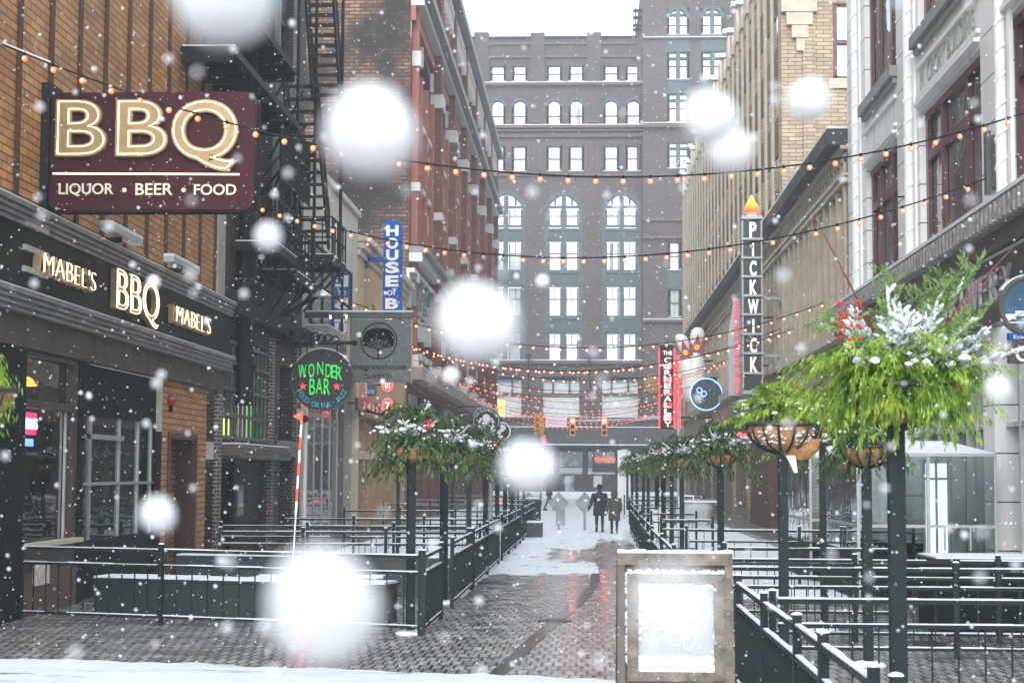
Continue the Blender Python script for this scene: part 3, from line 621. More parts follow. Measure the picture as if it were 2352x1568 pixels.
# ================================================================ far hotel
HY = 180.0
FHt = FY(HY)
def hx(px, py=600): return atY(px, py, HY).x
def hz(py, px=1350): return atY(px, py, HY).z
HB = brick('purple_brown_brick', (.12,.088,.087), (.082,.062,.063), (.09,.08,.08), .5, .2, .03, .85, .3, .1)
HSTONE = mat('purple_brown_stone', (.115,.075,.072), .8, var=.2)
HT1 = hz(84)
HOT = thing('hotel_building', (hx(1350), HY, 0), 'grand purple brown brick building closing the far end of the street', 'building')
wn = []   # (x0,x1,ytop,ybottom,arch)
cols = ((1127,1155.5),(1178,1206),(1258,1286),(1309,1337),(1389.5,1418),(1441,1469))
for a, b_ in cols: wn += [(a,b_,150,187,0),(a,b_,228,288,1),(a,b_,335,393,0)]
big = ((1118,1206),(1252,1337),(1384,1471))
pairs = (((1130,1158),(1169,1198)),((1260,1289.5),(1299,1328)),((1392,1421),(1431,1462)))
rows = ((478,517),(557,620),(661,725),(768,828))
bigholes = [(hx(a), hx(b_), hz(828), hz(442)) for a, b_ in big]
small = [(1537,1559,560,623,0),(1537,1559,666,730,0)]
tower = []
for a, b_ in ((1536,1579),(1614,1659),(1693,1738),(1772,1815)):
    tower += [(a,b_,28,88,1),(a,b_,127,190,0),(a,b_,222,287,0)] + ([(a,b_,333,392,0)])
ground = [(1120,1199,871,958),(1249,1331,871,958),(1383,1465,871,958),(1517,1560,871,958)]
def hole(w): return (hx(w[0]), hx(w[1]), hz(w[3]), hz(w[2]))
XL0, XT, XR0 = hx(1079), hx(1476), hx(1900)
FT = FY(HY-1.2)
lowh = [hole(w) for w in wn]+bigholes+[hole(w) for w in small if 0]+[hole(w) for w in ground[:3]]
MB().fwall(FHt, XL0-14, XT, hz(1136), HT1, lowh, .5).add([(XL0-14,HY,0),(XL0-14,HY+30,0),(XL0-14,HY+30,HT1),(XL0-14,HY,HT1)],[(0,1,2,3)]).add([(XL0-14,HY,HT1),(XT,HY,HT1),(XT,HY+30,HT1),(XL0-14,HY+30,HT1)],[(0,1,2,3)]).build('wall', HB, HOT)
MB().fwall(FT, XT, XR0, hz(1136), hz(-60), [hole(w) for w in tower+small]+[hole(ground[3])], .5).add([(XT,HY-1.2,0),(XT,HY+25,0),(XT,HY+25,hz(-60)),(XT,HY-1.2,hz(-60))],[(0,1,2,3)]).build('tower_wall', HB, HOT)
for a, b_ in cols: MB().farch(FHt, hx(a), hx(b_), hz(244), hz(228), .5, -.002).build('arch', HB, HOT)
for a, b_ in big: MB().farch(FHt, hx(a), hx(b_), hz(487), hz(442), .5, -.002).build('arch', HB, HOT)
for w in tower:
    if w[4]: MB().farch(FT, hx(w[0]), hx(w[1]), hz(50), hz(28), .5, -.002).build('arch', HB, HOT)
GAP = mat('dim_room_gap', (.22,.25,.26), .2, var=.4, scale=1)
random.seed(2)
def hwin(F, w, dbl=False, t=.22):
    u0, u1, z0, z1 = hole(w)
    p = MB().fq(F, u0, u1, z0, z1, .44).build('window', CURTAIN, HOT)
    f = MB().fbox(F, u0-.18, u0+t*.4, z0, z1, .0, .42).fbox(F, u1-t*.4, u1+.18, z0, z1, .0, .42).fbox(F, u0, u1, z1-.06, z1+.24, .02, .42).fbox(F, u0-.2, u1+.2, z0-.2, z0, -.1, .42)
    zm = (z0+z1)/2 - (.0 if not w[4] else .35); f.fbox(F, u0, u1, zm-.06, zm+.06, .3, .43)
    if dbl: f.fbox(F, (u0+u1)/2-t, (u0+u1)/2+t, z0, z1, .02, .42); f.fbox(F, u0, u1, z0+(z1-z0)*.74, z0+(z1-z0)*.82, .1, .42)
    f.build('frame', TEAL, p)
    MB().fbox(F, u0-.2, u1+.2, z0+.003, z0+.05, -.1, .3).build('snow', SNOW, p)
    if random.random() < .3:
        e = u0+(u1-u0)*random.choice((.15,.55,.7)); MB().fbox(F, e, e+(u1-u0)*random.choice((.15,.28)), z0+.1, z1-(.9 if w[4] else .1), .425, .436).build('curtain_gap', GAP, p)
    if w[4]: MB().fring(F, (u0+u1)/2, hz(244) if not dbl else hz(50), (u1-u0)/2-.02, (u1-u0)/2+.28, -.04, .3, 0, math.pi, 14).build('arch_moulding', TEAL, p)
for w in wn: hwin(FHt, w)
for w in tower: hwin(FT, w, True)
for w in small: hwin(FT, w)
for a, b_ in ((1536,1579),(1614,1659),(1693,1738)):
    for ya_, yb_ in ((95,126),(192,221)): MB().fbox(FT, hx(a)-.2, hx(b_)+.2, hz(yb_), hz(ya_), -.02, .3).build('spandrel', TEAL, HOT)
for a, b_ in ((1537,1559),): MB().fbox(FT, hx(a)-.2, hx(b_)+.2, hz(664), hz(626), -.02, .3).build('spandrel', TEAL, HOT)
for (a, b_), pr in zip(big, pairs):
    u0, u1 = hx(a), hx(b_)
    f = MB().fring(FHt, (u0+u1)/2, hz(484), (u1-u0)/2-.35, (u1-u0)/2+.12, -.05, .45, 0, math.pi, 20)
    f.fbox(FHt, u0-.05, u0+.38, hz(828), hz(484), -.02, .45).fbox(FHt, u1-.38, u1+.05, hz(828), hz(484), -.02, .45).fbox(FHt, (u0+u1)/2-.24, (u0+u1)/2+.24, hz(828), hz(450), .02, .45)
    f.fbox(FHt, u0, u1, hz(478), hz(472), .05, .45)
    fr = f.build('bay_frame', TEAL, HOT)
    for r0, r1 in ((527,553),(625,657),(730,765)):
        mb = MB().fbox(FHt, u0+.38, u1-.38, hz(r1), hz(r0), .12, .45).fbox(FHt, u0+.2, u1-.2, hz(r0)-.12, hz(r0)+.12, -.05, .4).fbox(FHt, u0+.2, u1-.2, hz(r1)-.1, hz(r1)+.1, -.02, .4)
        n_ = 12
        for k in range(n_): uu = u0+.5+(u1-u0-1)*k/(n_-1); mb.fbox(FHt, uu-.07, uu+.07, hz(r1)+.2, hz(r0)-.2, .05, .12)
        mb.build('spandrel', TEAL, HOT)
    for p, q in pr:
        for k, (r0, r1) in enumerate(rows):
            w_ = (p, q, r0 + (3 if k == 0 else 0), r1, 0); h_ = hole(w_)
            g_ = MB().fq(FHt, *h_, .42).build('window', CURTAIN, HOT)
            if random.random() < .35: e = h_[0]+(h_[1]-h_[0])*random.choice((.02,.3,.65)); MB().fbox(FHt, e, e+(h_[1]-h_[0])*.3, h_[2]+.05, h_[3]-.05, .405, .416).build('curtain_gap', GAP, g_)
            f = MB().fbox(FHt, h_[0], h_[1], h_[2]+(h_[3]-h_[2])*.60-.05, h_[2]+(h_[3]-h_[2])*.60+.05, .3, .415).fbox(FHt, (h_[0]+h_[1])/2-.04, (h_[0]+h_[1])/2+.04, h_[2]+(h_[3]-h_[2])*.6, h_[3], .3, .415)
            f.fbox(FHt, h_[0]-.02, h_[0]+.12, h_[2], h_[3], .2, .415).fbox(FHt, h_[1]-.12, h_[1]+.02, h_[2], h_[3], .2, .415).fbox(FHt, h_[0]-.1, h_[1]+.1, h_[2]-.2, h_[2]+.03, .05, .415)
            f.build('frame', TEAL, g_)
        h_ = (hx(p), hx(q), hz(470), hz(452))
        g_ = MB().fq(FHt, *h_, .42).build('fanlight', CURTAIN, HOT); MB().fbox(FHt, (h_[0]+h_[1])/2-.1, (h_[0]+h_[1])/2+.1, h_[2], h_[3]+.3, .2, .41).build('frame', TEAL, g_)
for w in ground:
    F = FHt if w[0] < 1500 else FT
    u0, u1, z0, z1 = hole((*w, 0)); zt_ = hz(905)
    g_ = MB().fq(F, u0, u1, z0, z1, .44).build('window', mat('grey_net_curtain', (.5,.56,.57), .2, var=.15, scale=2) if w[0] == 1120 else bpy.data.materials['grey_net_curtain'], HOT)
    MB().fbox(F, u0, u1, zt_-.12, zt_+.12, .15, .43).fbox(F, u0+(u1-u0)*.27-.1, u0+(u1-u0)*.27+.1, zt_, z1, .15, .43).fbox(F, u0+(u1-u0)*.73-.1, u0+(u1-u0)*.73+.1, zt_, z1, .15, .43).fbox(F, u0-.1, u1+.1, z1-.1, z1+.25, .0, .43).build('frame', TEAL, g_)
lw = hole((1141,1160,918,956,0)); MB().fq(FHt, *lw, .40).build('lit_pane', emit('warm_room_light', (1,.55,.12), .55), HOT)
def ledge(F, xa, xb, ya, yb, d, m=HSTONE, snow=True):
    p = MB().fbox(F, xa, xb, hz(yb), hz(ya), -d, .02).build('ledge', m, HOT)
    if snow: MB().fbox(F, xa, xb, hz(ya)+.004, hz(ya)+.07, -d, 0).build('snow', SNOW, p)
ledge(FHt, XL0-14, XT+.3, 191, 197, .5); ledge(FHt, XL0-14, XT, 291, 297, 1.0); ledge(FHt, XL0-14, XT, 299, 304, .7, snow=False); ledge(FHt, XL0-14, XT, 306, 316, .35, snow=False)
ledge(FHt, XL0-14, XT, 400, 405, .3, snow=False); ledge(FHt, XL0-14, XT, 828, 835, .6); ledge(FHt, XL0-14, XT, 958, 963, .4)
ledge(FHt, XL0-14, XT, 84, 88, .25, BLACK, False); ledge(FHt, XL0-14, XT, 98, 103, .25, snow=False); ledge(FHt, XL0-14, XT, 128, 133, .25, snow=False)
ledge(FT, XT, XR0, 291, 300, .6); ledge(FT, XT, XR0, 95, 98, .3); ledge(FT, XT, XR0, 505, 512, .3, snow=False); ledge(FT, XT, XR0, 545, 552, .3, snow=False); ledge(FT, XT, XR0, 736, 742, .5); ledge(FT, XT, XR0, 958, 964, .4)
for a in (1104, 1233, 1364, 1480): MB().fbox(FHt, hx(a)-.75, hx(a)+.75, hz(191), hz(76), -.3, .6).build('pier', HB, HOT)
for a in (1104, 1229, 1362, 1482):
    mb = MB()
    for q in (-.9, -.3, .3): mb.fbox(FHt, hx(a)+q, hx(a)+q+.28, hz(390), hz(338), -.12, .02)
    mb.build('fluted_panel', HSTONE, HOT)
for a, b_ in ((1196,1258),(1337,1390)):
    MB().fbox(FHt, hx((a+b_)/2)-.5, hx((a+b_)/2)+.5, hz(284), hz(278), -.6, .02).build('carved_bracket', HSTONE, HOT)
MB().fbox(FHt, hx(1086), hx(1118), hz(84), hz(75), -.4, .8).build('parapet_block', HB, HOT)
# dark canopy and shop floor of the hotel
STEEL = mat('dark_canopy_steel', (.04,.043,.045), .5, .2, var=.3)
MB().box(hx(1118), hx(1700), HY-6, HY-.05, hz(1003), hz(986)).build('canopy', STEEL, HOT)
MB().box(hx(1118), hx(1700), HY-6.2, HY-6.02, hz(1022), hz(985)).build('canopy_fascia', STEEL, HOT)
MB().box(hx(1118), hx(1700), HY-6.3, HY-6, hz(984.5), hz(983)).box(hx(1118), hx(1700), HY-6.3, HY-6.22, hz(1024), hz(1022)).build('snow', SNOW, HOT)
MB().box(XL0-14, XR0, HY+.1, HY+.3, 0, hz(960)).build('shop_wall', BLACK, HOT)
for a in (1150, 1215, 1280, 1345, 1420, 1500, 1580): MB().box(hx(a)-.3, hx(a)+.3, HY-.6, HY+.05, 0, hz(1003)).build('column', STEEL, HOT)
MB().box(hx(1150), hx(1700), HY-.15, HY+.05, hz(1088), hz(1084)).build('rail', SILVER, HOT)
for a, b_, t_, bt, m_ in ((1180,1361,1037,1072,'poster'),(1366,1412,1037,1064,'poster'),(1205,1361,1074,1084,'pale_band'),(1299,1320,1092,1140,'poster'),(1364,1383,1092,1118,'poster')):
    MB().box(hx(a), hx(b_), HY-.35, HY-.2, hz(bt), hz(t_)).build('window_poster', mat('grey_white_poster', (.62,.68,.7), .4, var=.5, scale=.9, c2=(.1,.14,.14)) if (a, t_) == (1180,1037) else (WHITE if a in (1205, 1364) else bpy.data.materials['grey_white_poster']), HOT)
put_text(MB(), 'Chocolate', FY(HY-.4), hx(1366), hx(1421), hz(1058), hz(1049), 0, .08).build('lettering', emit('orange_red_letters', (1,.12,.05), .9), HOT)
MB().tube([(hx(1460),HY-.5,hz(84)),(hx(1460),HY-.5,hz(22))], .07, 6).tube([(hx(1468),HY-.5,hz(84)),(hx(1468),HY-.5,hz(22))], .07, 6).build('pole', BLACK, HOT)
ld = thing('roof_ladder', (hx(1465), HY+.2, hz(84)), 'caged black access ladder on the roof beside the taller tower', 'ladder')
mb = MB()
for px in (1456,1461,1467,1473): mb.tube([(hx(px), HY-.2, hz(84)), (hx(px), HY-.2, hz(24))], .06, 4)
mb.build('cage_bar', BLACK, ld)
for py in (24, 40, 58, 68): MB().lathe((hx(1464.5), HY+.6, hz(py)), [(.5,0),(.5,.12)], 12).build('cage_hoop', BLACK, ld)
for a in (1233, 1357):   # tall flag poles / lamp arms hanging by the hotel's lower floors
    p_ = thing('flag_pole', (hx(a), HY-1, hz(920)), 'slim dark pole fixed on the hotel front, %s of two' % ('left' if a == 1233 else 'right'), 'pole')
    a2 = {1233: 1218, 1357: 1357}[a]
    MB().tube([(hx(a2), HY-1.2, hz(925)), (hx(a2-3), HY-1.2, hz(822))], .09, 6).build('shaft', BLACK, p_); MB().box(hx(a2-3)-.3, hx(a2-3)+.3, HY-1.6, HY-.6, hz(820), hz(815)).build('lamp_head', BLACK, p_)
# ================================================================ R1 white terracotta building
FR = FX(XR, 1)
TC = mat('white_glazed_terracotta', (.8,.8,.79), .35, var=.12, scale=1.3)
def tc_mat():
    m, n, b, L = newmat('terracotta_blocks'); g = n.nodes.new('ShaderNodeNewGeometry'); sp = n.nodes.new('ShaderNodeSeparateXYZ'); L(g.outputs['Position'], sp.inputs[0]); cb = n.nodes.new('ShaderNodeCombineXYZ'); L(sp.outputs[1], cb.inputs[0]); L(sp.outputs[2], cb.inputs[1])
    t = n.nodes.new('ShaderNodeTexBrick'); L(cb.outputs[0], t.inputs['Vector']); t.offset = 0
    for k, v in (('Scale', 1), ('Brick Width', 2.6), ('Row Height', .82), ('Mortar Size', .012), ('Mortar Smooth', 0)): t.inputs[k].default_value = v
    t.inputs['Color1'].default_value = (.82,.82,.81,1); t.inputs['Color2'].default_value = (.74,.75,.745,1); t.inputs['Mortar'].default_value = (.08,.08,.08,1)
    mp = n.nodes.new('ShaderNodeMapping'); mp.inputs['Scale'].default_value = (3,3,.25); L(g.outputs['Position'], mp.inputs[0]); q = noise(n, 1, 5, .7, mp.outputs[0]); r = ramp(n, q.outputs[0], [(.3, (.8,.8,.79)), (.62, (1.02,1.02,1.02))])
    mm = n.nodes.new('ShaderNodeMix'); mm.data_type = 'RGBA'; mm.blend_type = 'MULTIPLY'; mm.inputs['Factor'].default_value = 1; L(t.outputs[0], mm.inputs['A']); L(r.outputs[0], mm.inputs['B']); L(mm.outputs['Result'], b.inputs['Base Color']); b.inputs['Roughness'].default_value = .4; return m
TCB = tc_mat()
MAROON = mat('maroon_window_frame', (.085,.01,.02), .35, var=.25)
B = thing('white_terracotta_building', (XR, 33, 0), 'white glazed terracotta building with maroon windows and a dark shop fascia', 'building')
Yr = lambda px: Yx(px, XR)
yN = Yr(1955)
bays = [(Yr(2267), Yr(2122)), (Yr(2070), Yr(1997))]
b3 = (bays[0][0]-8.6, bays[0][0]-1.9); bays = [b3]+bays
hol = [(a, b_, 6.5, 9.7) for a, b_ in bays]+[(a, b_, 11.35, 15) for a, b_ in bays]
MB().fwall(FR, 16, yN, 6.45, 19, hol, .24).add([(XR,yN,0),(XR+12,yN,0),(XR+12,yN,19),(XR,yN,19)], [(0,1,2,3)]).build('wall', TCB, B)
for a, b_ in bays:
    for z0, z1, tr in ((6.5, 9.7, 8.75), (11.35, 15, 14.2)):
        g_ = MB().fq(FR, a, b_, z0, z1, .22).build('window', darkglass('tall_window_glass', (.02,.026,.03), .02, .12, 1.9, (.14,.15,.16)) if z0 < 7 and a == bays[0][0] else bpy.data.materials['tall_window_glass'], B)
        w3 = (b_-a)
        f = MB()
        for q in (a+.14, a+w3*.30, a+w3*.70, b_-.14): f.fbox(FR, q-.12, q+.12, z0, z1, .13, .21)
        f.fbox(FR, a, b_, tr-.1, tr+.1, .14, .209).fbox(FR, a, b_, z1-.16, z1, .12, .212).fbox(FR, a, b_, z0, z0+.14, .12, .212); f.build('frame', MAROON, g_)
    s_ = MB().fbox(FR, a-.12, b_+.12, 11.1, 11.35, -.18, .02).fbox(FR, a-.05, b_+.05, 10.95, 11.1, -.1, .02).build('sill', mat('grey_stone_sill', (.25,.26,.25), .7) if a == bays[0][0] else bpy.data.materials['grey_stone_sill'], B)
    MB().fbox(FR, a, b_, 10.62, 10.7, -.07, .02).fbox(FR, a, b_, 9.98, 10.06, -.07, .02).fbox(FR, a, b_, 9.82, 9.9, -.12, .02).build('panel_moulding', TC, B)
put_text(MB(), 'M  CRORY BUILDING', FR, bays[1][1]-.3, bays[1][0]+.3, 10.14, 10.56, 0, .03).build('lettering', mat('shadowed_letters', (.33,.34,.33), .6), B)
# twisted colonnettes beside each pier
for px in (2327, 2107, 1981):
    yc = Yr(px); mb = MB(); pts = []
    for k in range(221):
        z = 6.5+12.5*k/220; t = k*.75; pts.append((XR-.08+.105*math.cos(t), yc+.105*math.sin(t), z))
    mb.tube(pts, .035, 6); mb.lathe((XR-.08, yc, 6.5), [(.115,0),(.115,12.5)], 14); mb.build('twisted_colonnette', TC, B)
    MB().fbox(FR, yc-.42, yc-.24, 6.5, 19, -.05, .02).fbox(FR, yc+.24, yc+.42, 6.5, 19, -.05, .02).build('fillet', TC, B)
# carved cornice, dark fascia, lettering
CARV = mat('carved_stone_band', (.3,.3,.28), .7, var=.6, scale=7, bump=.6)
cn = MB().fbox(FR, 16, yN, 6.05, 6.45, -.55, .02).build('carved_cornice', CARV, B)
MB().fbox(FR, 16, yN, 6.455, 6.52, -.58, .0).build('snow', SNOW, cn)
mb = MB(); k = 16.2
while k < yN: mb.fbox(FR, k, k+.16, 6.08, 6.4, -.6, -.55); k += .3
mb.build('carved_leaf', CARV, cn)
MB().fbox(FR, 16, yN, 5.75, 6.05, -.4, .02).build('moulding', mat('dark_bronze', (.09,.085,.075), .5, .2), B)
fs = MB().fbox(FR, 16, yN, 4.6, 5.75, -.25, .02).build('fascia', mat('charcoal_fascia', (.03,.037,.04), .35, var=.2), B)
MB().fbox(FR, 16, yN, 5.7, 5.73, -.3, -.25).build('snow', SNOW, fs)
put_text(MB(), 'MKT', FX(XR-.27, 1), Yr(2170), Yr(2182), 5.2, 5.42, 0, .05).build('lettering', SILVER, B)
LET = [('E',2120,2137),('R',2143,2160),('B',2196,2216),('R',2224,2244),('E',2251,2266),('W',2270,2290),('E',2296,2313),('R',2322,2342),('Y',2352,2375)]
for ch, a, b_ in LET:
    put_text(MB(), ch, FX(XR-.27, 1), Yr(a), Yr(b_), 4.93, 5.47, 0, .05, -.02).build('letter', SILVER, B)
# shop floor: piers, glass, bronze mullions
for px0, px1 in ((2303,2277),(2093,2077),(1971,1957)):
    MB().fbox(FR, Yr(px0), Yr(px1), 0, 4.6, -.12, .4).build('pier', TCB, B)
gA = MB().fq(FR, 16, yN, 0, 4.6, .3).build('shop_window', darkglass('dim_shop_glass', (.004,.009,.011), .05, .03, 1.22, (.03,.045,.05)), B)
mb = MB()
for px in (2336, 2255, 2238, 2215, 2180, 2150, 2120, 2060, 2035, 2010, 1990): mb.fbox(FR, Yr(px)-.05, Yr(px)+.05, 0, 4.6, .05, .3)
for z in (.5, 2.9): mb.fbox(FR, 16, yN, z, z+.08, .06, .3)
mb.build('window_post', SILVER, B)
MB().fbox(FR, 16, yN, 0, .45, -.04, .29).build('base', MBW, B)
bk = thing('string_light_bracket', (XR-.2, 29.3, 0), 'grey steel plate bracket holding the end of a light string on the white pier', 'bracket')
MB().fbox(FR, Yr(2303), Yr(2290), 7.0, 7.9, -.08, .0).fbox(FR, Yr(2303)+.1, Yr(2303)+.3, 6.9, 8.0, -.16, -.08).build('plate', mat('grey_steel', (.12,.13,.13), .4, .5), bk)
for px, py in ((2185,242),(2057,389),(2078,452)):
    c = atX(px, py, XR-.05); hk = thing('wall_hook', c, 'small black iron hook on the white facade, %s' % {2185:'below the carved building name', 2057:'above the narrow far window bay', 2078:'lower one near the far window bay'}[px], 'hook')
    MB().tube([c, c+Vector((-.25,0,0)), c+Vector((-.3,0,-.08)), c+Vector((-.22,0,-.12))], .02, 5).build('rod', BLACK, hk)
# ================================================================ R2 low tan building
TANR = brick('tan_brick', (.47,.37,.26), (.38,.29,.2), (.12,.1,.08), .24, .085, .012, .85, .2)
B = thing('low_tan_building', (XR, 85, 0), 'long low tan building with patterned frieze and tall mullioned windows', 'building')
y2a, y2b = yN+.02, 124.0
hol = []; k = y2a+.5
while k < y2b-7: hol.append((k, k+6.6, 6.1, 9.9)); k += 7.4
shops = [(a, b_, 0, 4.2) for a, b_, _, _ in hol]
MB().fwall(FR, y2a, y2b, 0, 11, hol+shops, .4).build('wall', TANR, B)
TANS = mat('tan_stone', (.46,.4,.31), .8, var=.25, scale=2)
for a, b_, z0, z1 in hol:
    g_ = MB().fq(FR, a, b_, z0, z1, .38).build('window', DGLASS, B); f = MB()
    for q in range(6): y = a+(b_-a)*q/5; f.fbox(FR, y-.14, y+.14, z0, z1, -.06, .36)
    f.fbox(FR, a, b_, 8.6, 8.75, .15, .36); f.build('mullion', TANS, g_)
MB().fbox(FR, y2a, y2b, 5.75, 6.1, -.25, .02).build('sill_band', TANS, B)
mb = MB()
for z0, z1, d in ((9.95, 10.08, -.12), (10.12, 10.22, -.18), (10.85, 10.95, -.2)): mb.fbox(FR, y2a, y2b, z0, z1, d, .02)
mb.build('moulding', TANS, B)
mb = MB(); k = y2a+.1; i = 0
while k < y2b-.3 and k < 100:
    mb.fbox(FR, k, k+.18, 10.26+(i % 2)*.28, 10.5+(i % 2)*.28, -.1, .02); mb.fbox(FR, k+.03, k+.12, 10.62-(i % 2)*.32, 10.76-(i % 2)*.32, -.07, .02); k += .3; i += 1
mb.build('relief_frieze', TANS, B)
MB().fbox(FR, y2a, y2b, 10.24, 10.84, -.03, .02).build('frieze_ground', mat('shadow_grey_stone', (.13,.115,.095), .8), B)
cr = MB().fbox(FR, y2a, y2b, 10.96, 11.4, -.55, .3).build('cornice', mat('black_green_cornice', (.03,.036,.033), .6), B)
MB().fbox(FR, y2a, y2b, 11.404, 11.46, -.55, .3).build('snow', SNOW, cr)
for a, b_, z0, z1 in shops:
    g_ = MB().fq(FR, a, b_, z0, z1, .38).build('shop_window', STGLASS, B); f = MB()
    for q in range(6): y = a+(b_-a)*q/5; f.fbox(FR, y-.06, y+.06, z0, z1, .1, .37)
    f.fbox(FR, a, b_, 3.0, 3.12, .1, .37); f.fbox(FR, a, b_, 0, .5, .05, .37); f.build('frame', mat('bronze_frame', (.12,.1,.08), .4, .3) if a == shops[0][0] else bpy.data.materials['bronze_frame'], g_)
MB().fbox(FR, y2a, y2b, 4.25, 5.4, -.1, .02).build('sign_band', mat('brown_sign_band', (.3,.21,.15), .7, var=.35), B)
bc = (Yr(1787), Yr(1749)); MB().fbox(FR, bc[0]-1, bc[1], 0, 5.7, -.45, .02).build('brick_pier', brick('brown_pier_brick', (.14,.07,.04), (.11,.055,.035), (.07,.05,.04)), B)
MB().fbox(FR, y2b-1.1, y2b, 0, 11, -.2, .02).build('end_pier', TANS, B)
# ================================================================ R3 tall tan tower block
B = thing('tall_tan_building', (8, 100, 0), 'tall tan brick office block with close vertical ribs and jagged snowy top', 'building')
XR3 = 8.2; FR3 = FX(XR3, 1); y3a, y3b = 3920*XR3/447, 148.0
Z3 = 2.1+2.96*XR3
F3 = FY(y3a)
sw = (atY(1912,10,y3a).x, atY(1953,10,y3a).x+.4, atY(1930,180,y3a).z, atY(1930,8,y3a).z)
strips = []; k = y3a+1.2
while k < y3b-2.5: strips.append((k, k+1.5, 3, Z3-1.4)); k += 2.9
MB().fwall(FR3, y3a, y3b, 3, Z3, strips, .05).fwall(F3, XR3, XR3+25, 3, Z3+8, [sw, (sw[0],sw[1],sw[2]-6,sw[3]-6.2)], .4).add([(XR3,y3b,0),(XR3+20,y3b,0),(XR3+20,y3b,Z3),(XR3,y3b,Z3)], [(0,1,2,3)]).build('wall', brick('golden_tan_brick', (.5,.385,.27), (.36,.27,.18), (.2,.15,.1), .6, .17, .02, .85, .25, .4), B)
w_ = MB().fq(F3, sw[0], sw[1], sw[2], sw[3], .35).build('window', CURTAIN, B)
MB().fbox(F3, sw[0]-.02, sw[0]+.2, sw[2], sw[3], .1, .34).fbox(F3, sw[0], sw[1], (sw[2]+sw[3])/2-.08, (sw[2]+sw[3])/2+.08, .15, .34).fbox(F3, sw[0], sw[1], sw[2]-.02, sw[2]+.12, .1, .34).build('frame', MAROON, w_)
MB().fbox(F3, sw[0]-.2, sw[1], sw[2]-.45, sw[2]-.02, -.12, .02).build('sill', TANS, B)
MB().fq(F3, sw[0], sw[1], sw[2]-6, sw[3]-6.2, .35).build('window', DGLASS, B)
RIB = mat('tan_stone_rib', (.5,.44,.34), .8, var=.2)
SPN = brick('brown_spandrel_brick', (.19,.13,.085), (.14,.095,.065), (.07,.055,.045), .5, .14, .02)
for i, (a, b_, z0, z1) in enumerate(strips):
    g_ = MB().fq(FR3, a, b_, z0, z1, .035).build('window_strip', DGLASS, B); z = z0+.4
    while z < z1-1.7: MB().fbox(FR3, a, b_, z, z+1.7, .0, .03).build('spandrel', SPN, g_); z += 3.1
    MB().fbox(FR3, b_+.35, b_+.95, 3, Z3+(.5 if i % 2 else 1.2), -.08, .02).build('rib', RIB, B)
    mb = MB().fbox(FR3, b_+.05, b_+1.3, Z3-.8, Z3+(.3 if i % 2 else .9), -.14, .0); p_ = mb.build('finial', RIB, B)
    MB().fbox(FR3, b_+.1, b_+.8, Z3+(.5 if i % 2 else 1.2), Z3+(.75 if i % 2 else 1.45), -.4, .0).build('snow', SNOW, p_)
# stepped relief ornament at the top of the corner
mb = MB(); c = atY(1838, 20, y3a)
for k, w_ in enumerate((1.5, 1.1, .7, .35)): mb.fbox(F3, c.x-w_*.55, c.x+w_*.45, c.z-.2-.55*k, c.z+4, -.16-.05*(3-k), .02)
mb.build('stepped_ornament', RIB, B)
for q in (.9, 4.6): MB().fbox(F3, XR3+q, XR3+q+.5, 3, Z3+6, -.14, .02).build('pilaster', bpy.data.materials['golden_tan_brick'], B)
for px, py in ((1780,650),(1762,690),(1716,760),(1700,800)):
    c = atX(px, py, XR+.3); c.z = 11.5; l_ = thing('roof_floodlight', c, 'small snow capped floodlight on the low tan roof, %s from the candle sign' % {1780:'first', 1762:'second', 1716:'third', 1700:'fourth'}[px], 'floodlight')
    MB().box(c.x-.1, c.x+.1, c.y-.3, c.y+.1, c.z+.25, c.z+.55).build('housing', SILVER, l_); MB().tube([c, c+Vector((0,0,.3))], .04, 5).build('stem', BLACK, l_); MB().box(c.x-.1, c.x+.1, c.y-.3, c.y+.1, c.z+.555, c.z+.62).build('snow', SNOW, l_)
# ================================================================ big barbecue sign
SY = Yx(97, XL, 345)
F = FY(SY)
def sx(px, py=350, Y=SY): return atY(px, py, Y).x
def sz(px, py, Y=SY): return atY(px, py, Y).z
S = thing('barbecue_sign', (XL, SY, 6), 'large maroon barbecue sign with neon outlined tan letters on the tan wall', 'sign')
MAR = mat('maroon_sign_paint', (.045,.006,.011), .55, var=.15, spec=.15)
x0, x1, z1_, z0_ = sx(112), sx(584), sz(350,212), sz(350,482)
def rrect(x0, x1, z0, z1, r, Y):
    P = []
    for cx, cz, a in ((x1-r,z1-r,0),(x0+r,z1-r,90),(x0+r,z0+r,180),(x1-r,z0+r,270)):
        for k in range(7): t = R(a+15*k); P.append((cx+r*math.cos(t), Y, cz+r*math.sin(t)))
    return P
MB().plate(rrect(x0, x1, z0_, z1_, .16, SY), (0,1,0), .3).build('cabinet', MAR, S)
MB().plate(rrect(x0-.02, x1+.02, z0_-.02, z1_+.02, .18, SY+.3), (0,1,0), .06).build('rim', BLACK, S)
MB().box(XL, x0+.02, SY-.02, SY+.5, sz(100,482)-.05, sz(100,200)).box(XL-.02, XL+.12, SY-.1, SY+.6, sz(100,482)-.1, sz(100,200)+.05).build('wall_bracket', BLACK, S)
for s, a, b_, t_, bo in (('B',138,241,238,356),('B',276,381,238,356),('Q',402,543,238,390)):
    mb = MB(); put_text(mb, s, F, sx(a), sx(b_), sz(a,bo), sz(a,t_), 0, .1, .035); L_ = mb.build('letter', BRASS, S)
    put_text(MB(), s, F, sx(a), sx(b_), sz(a,bo), sz(a,t_), -.11, 0, .004, .0075, ref=s).build('neon_tube', NEON, L_)
MB().tube([(sx(125), SY-.05, sz(125,400)), (sx(552), SY-.05, sz(552,402))], .014, 6).build('neon_tube', NEON, S)
PALEL = mat('pale_cream_lettering', (.72,.66,.5), .5, var=.05)
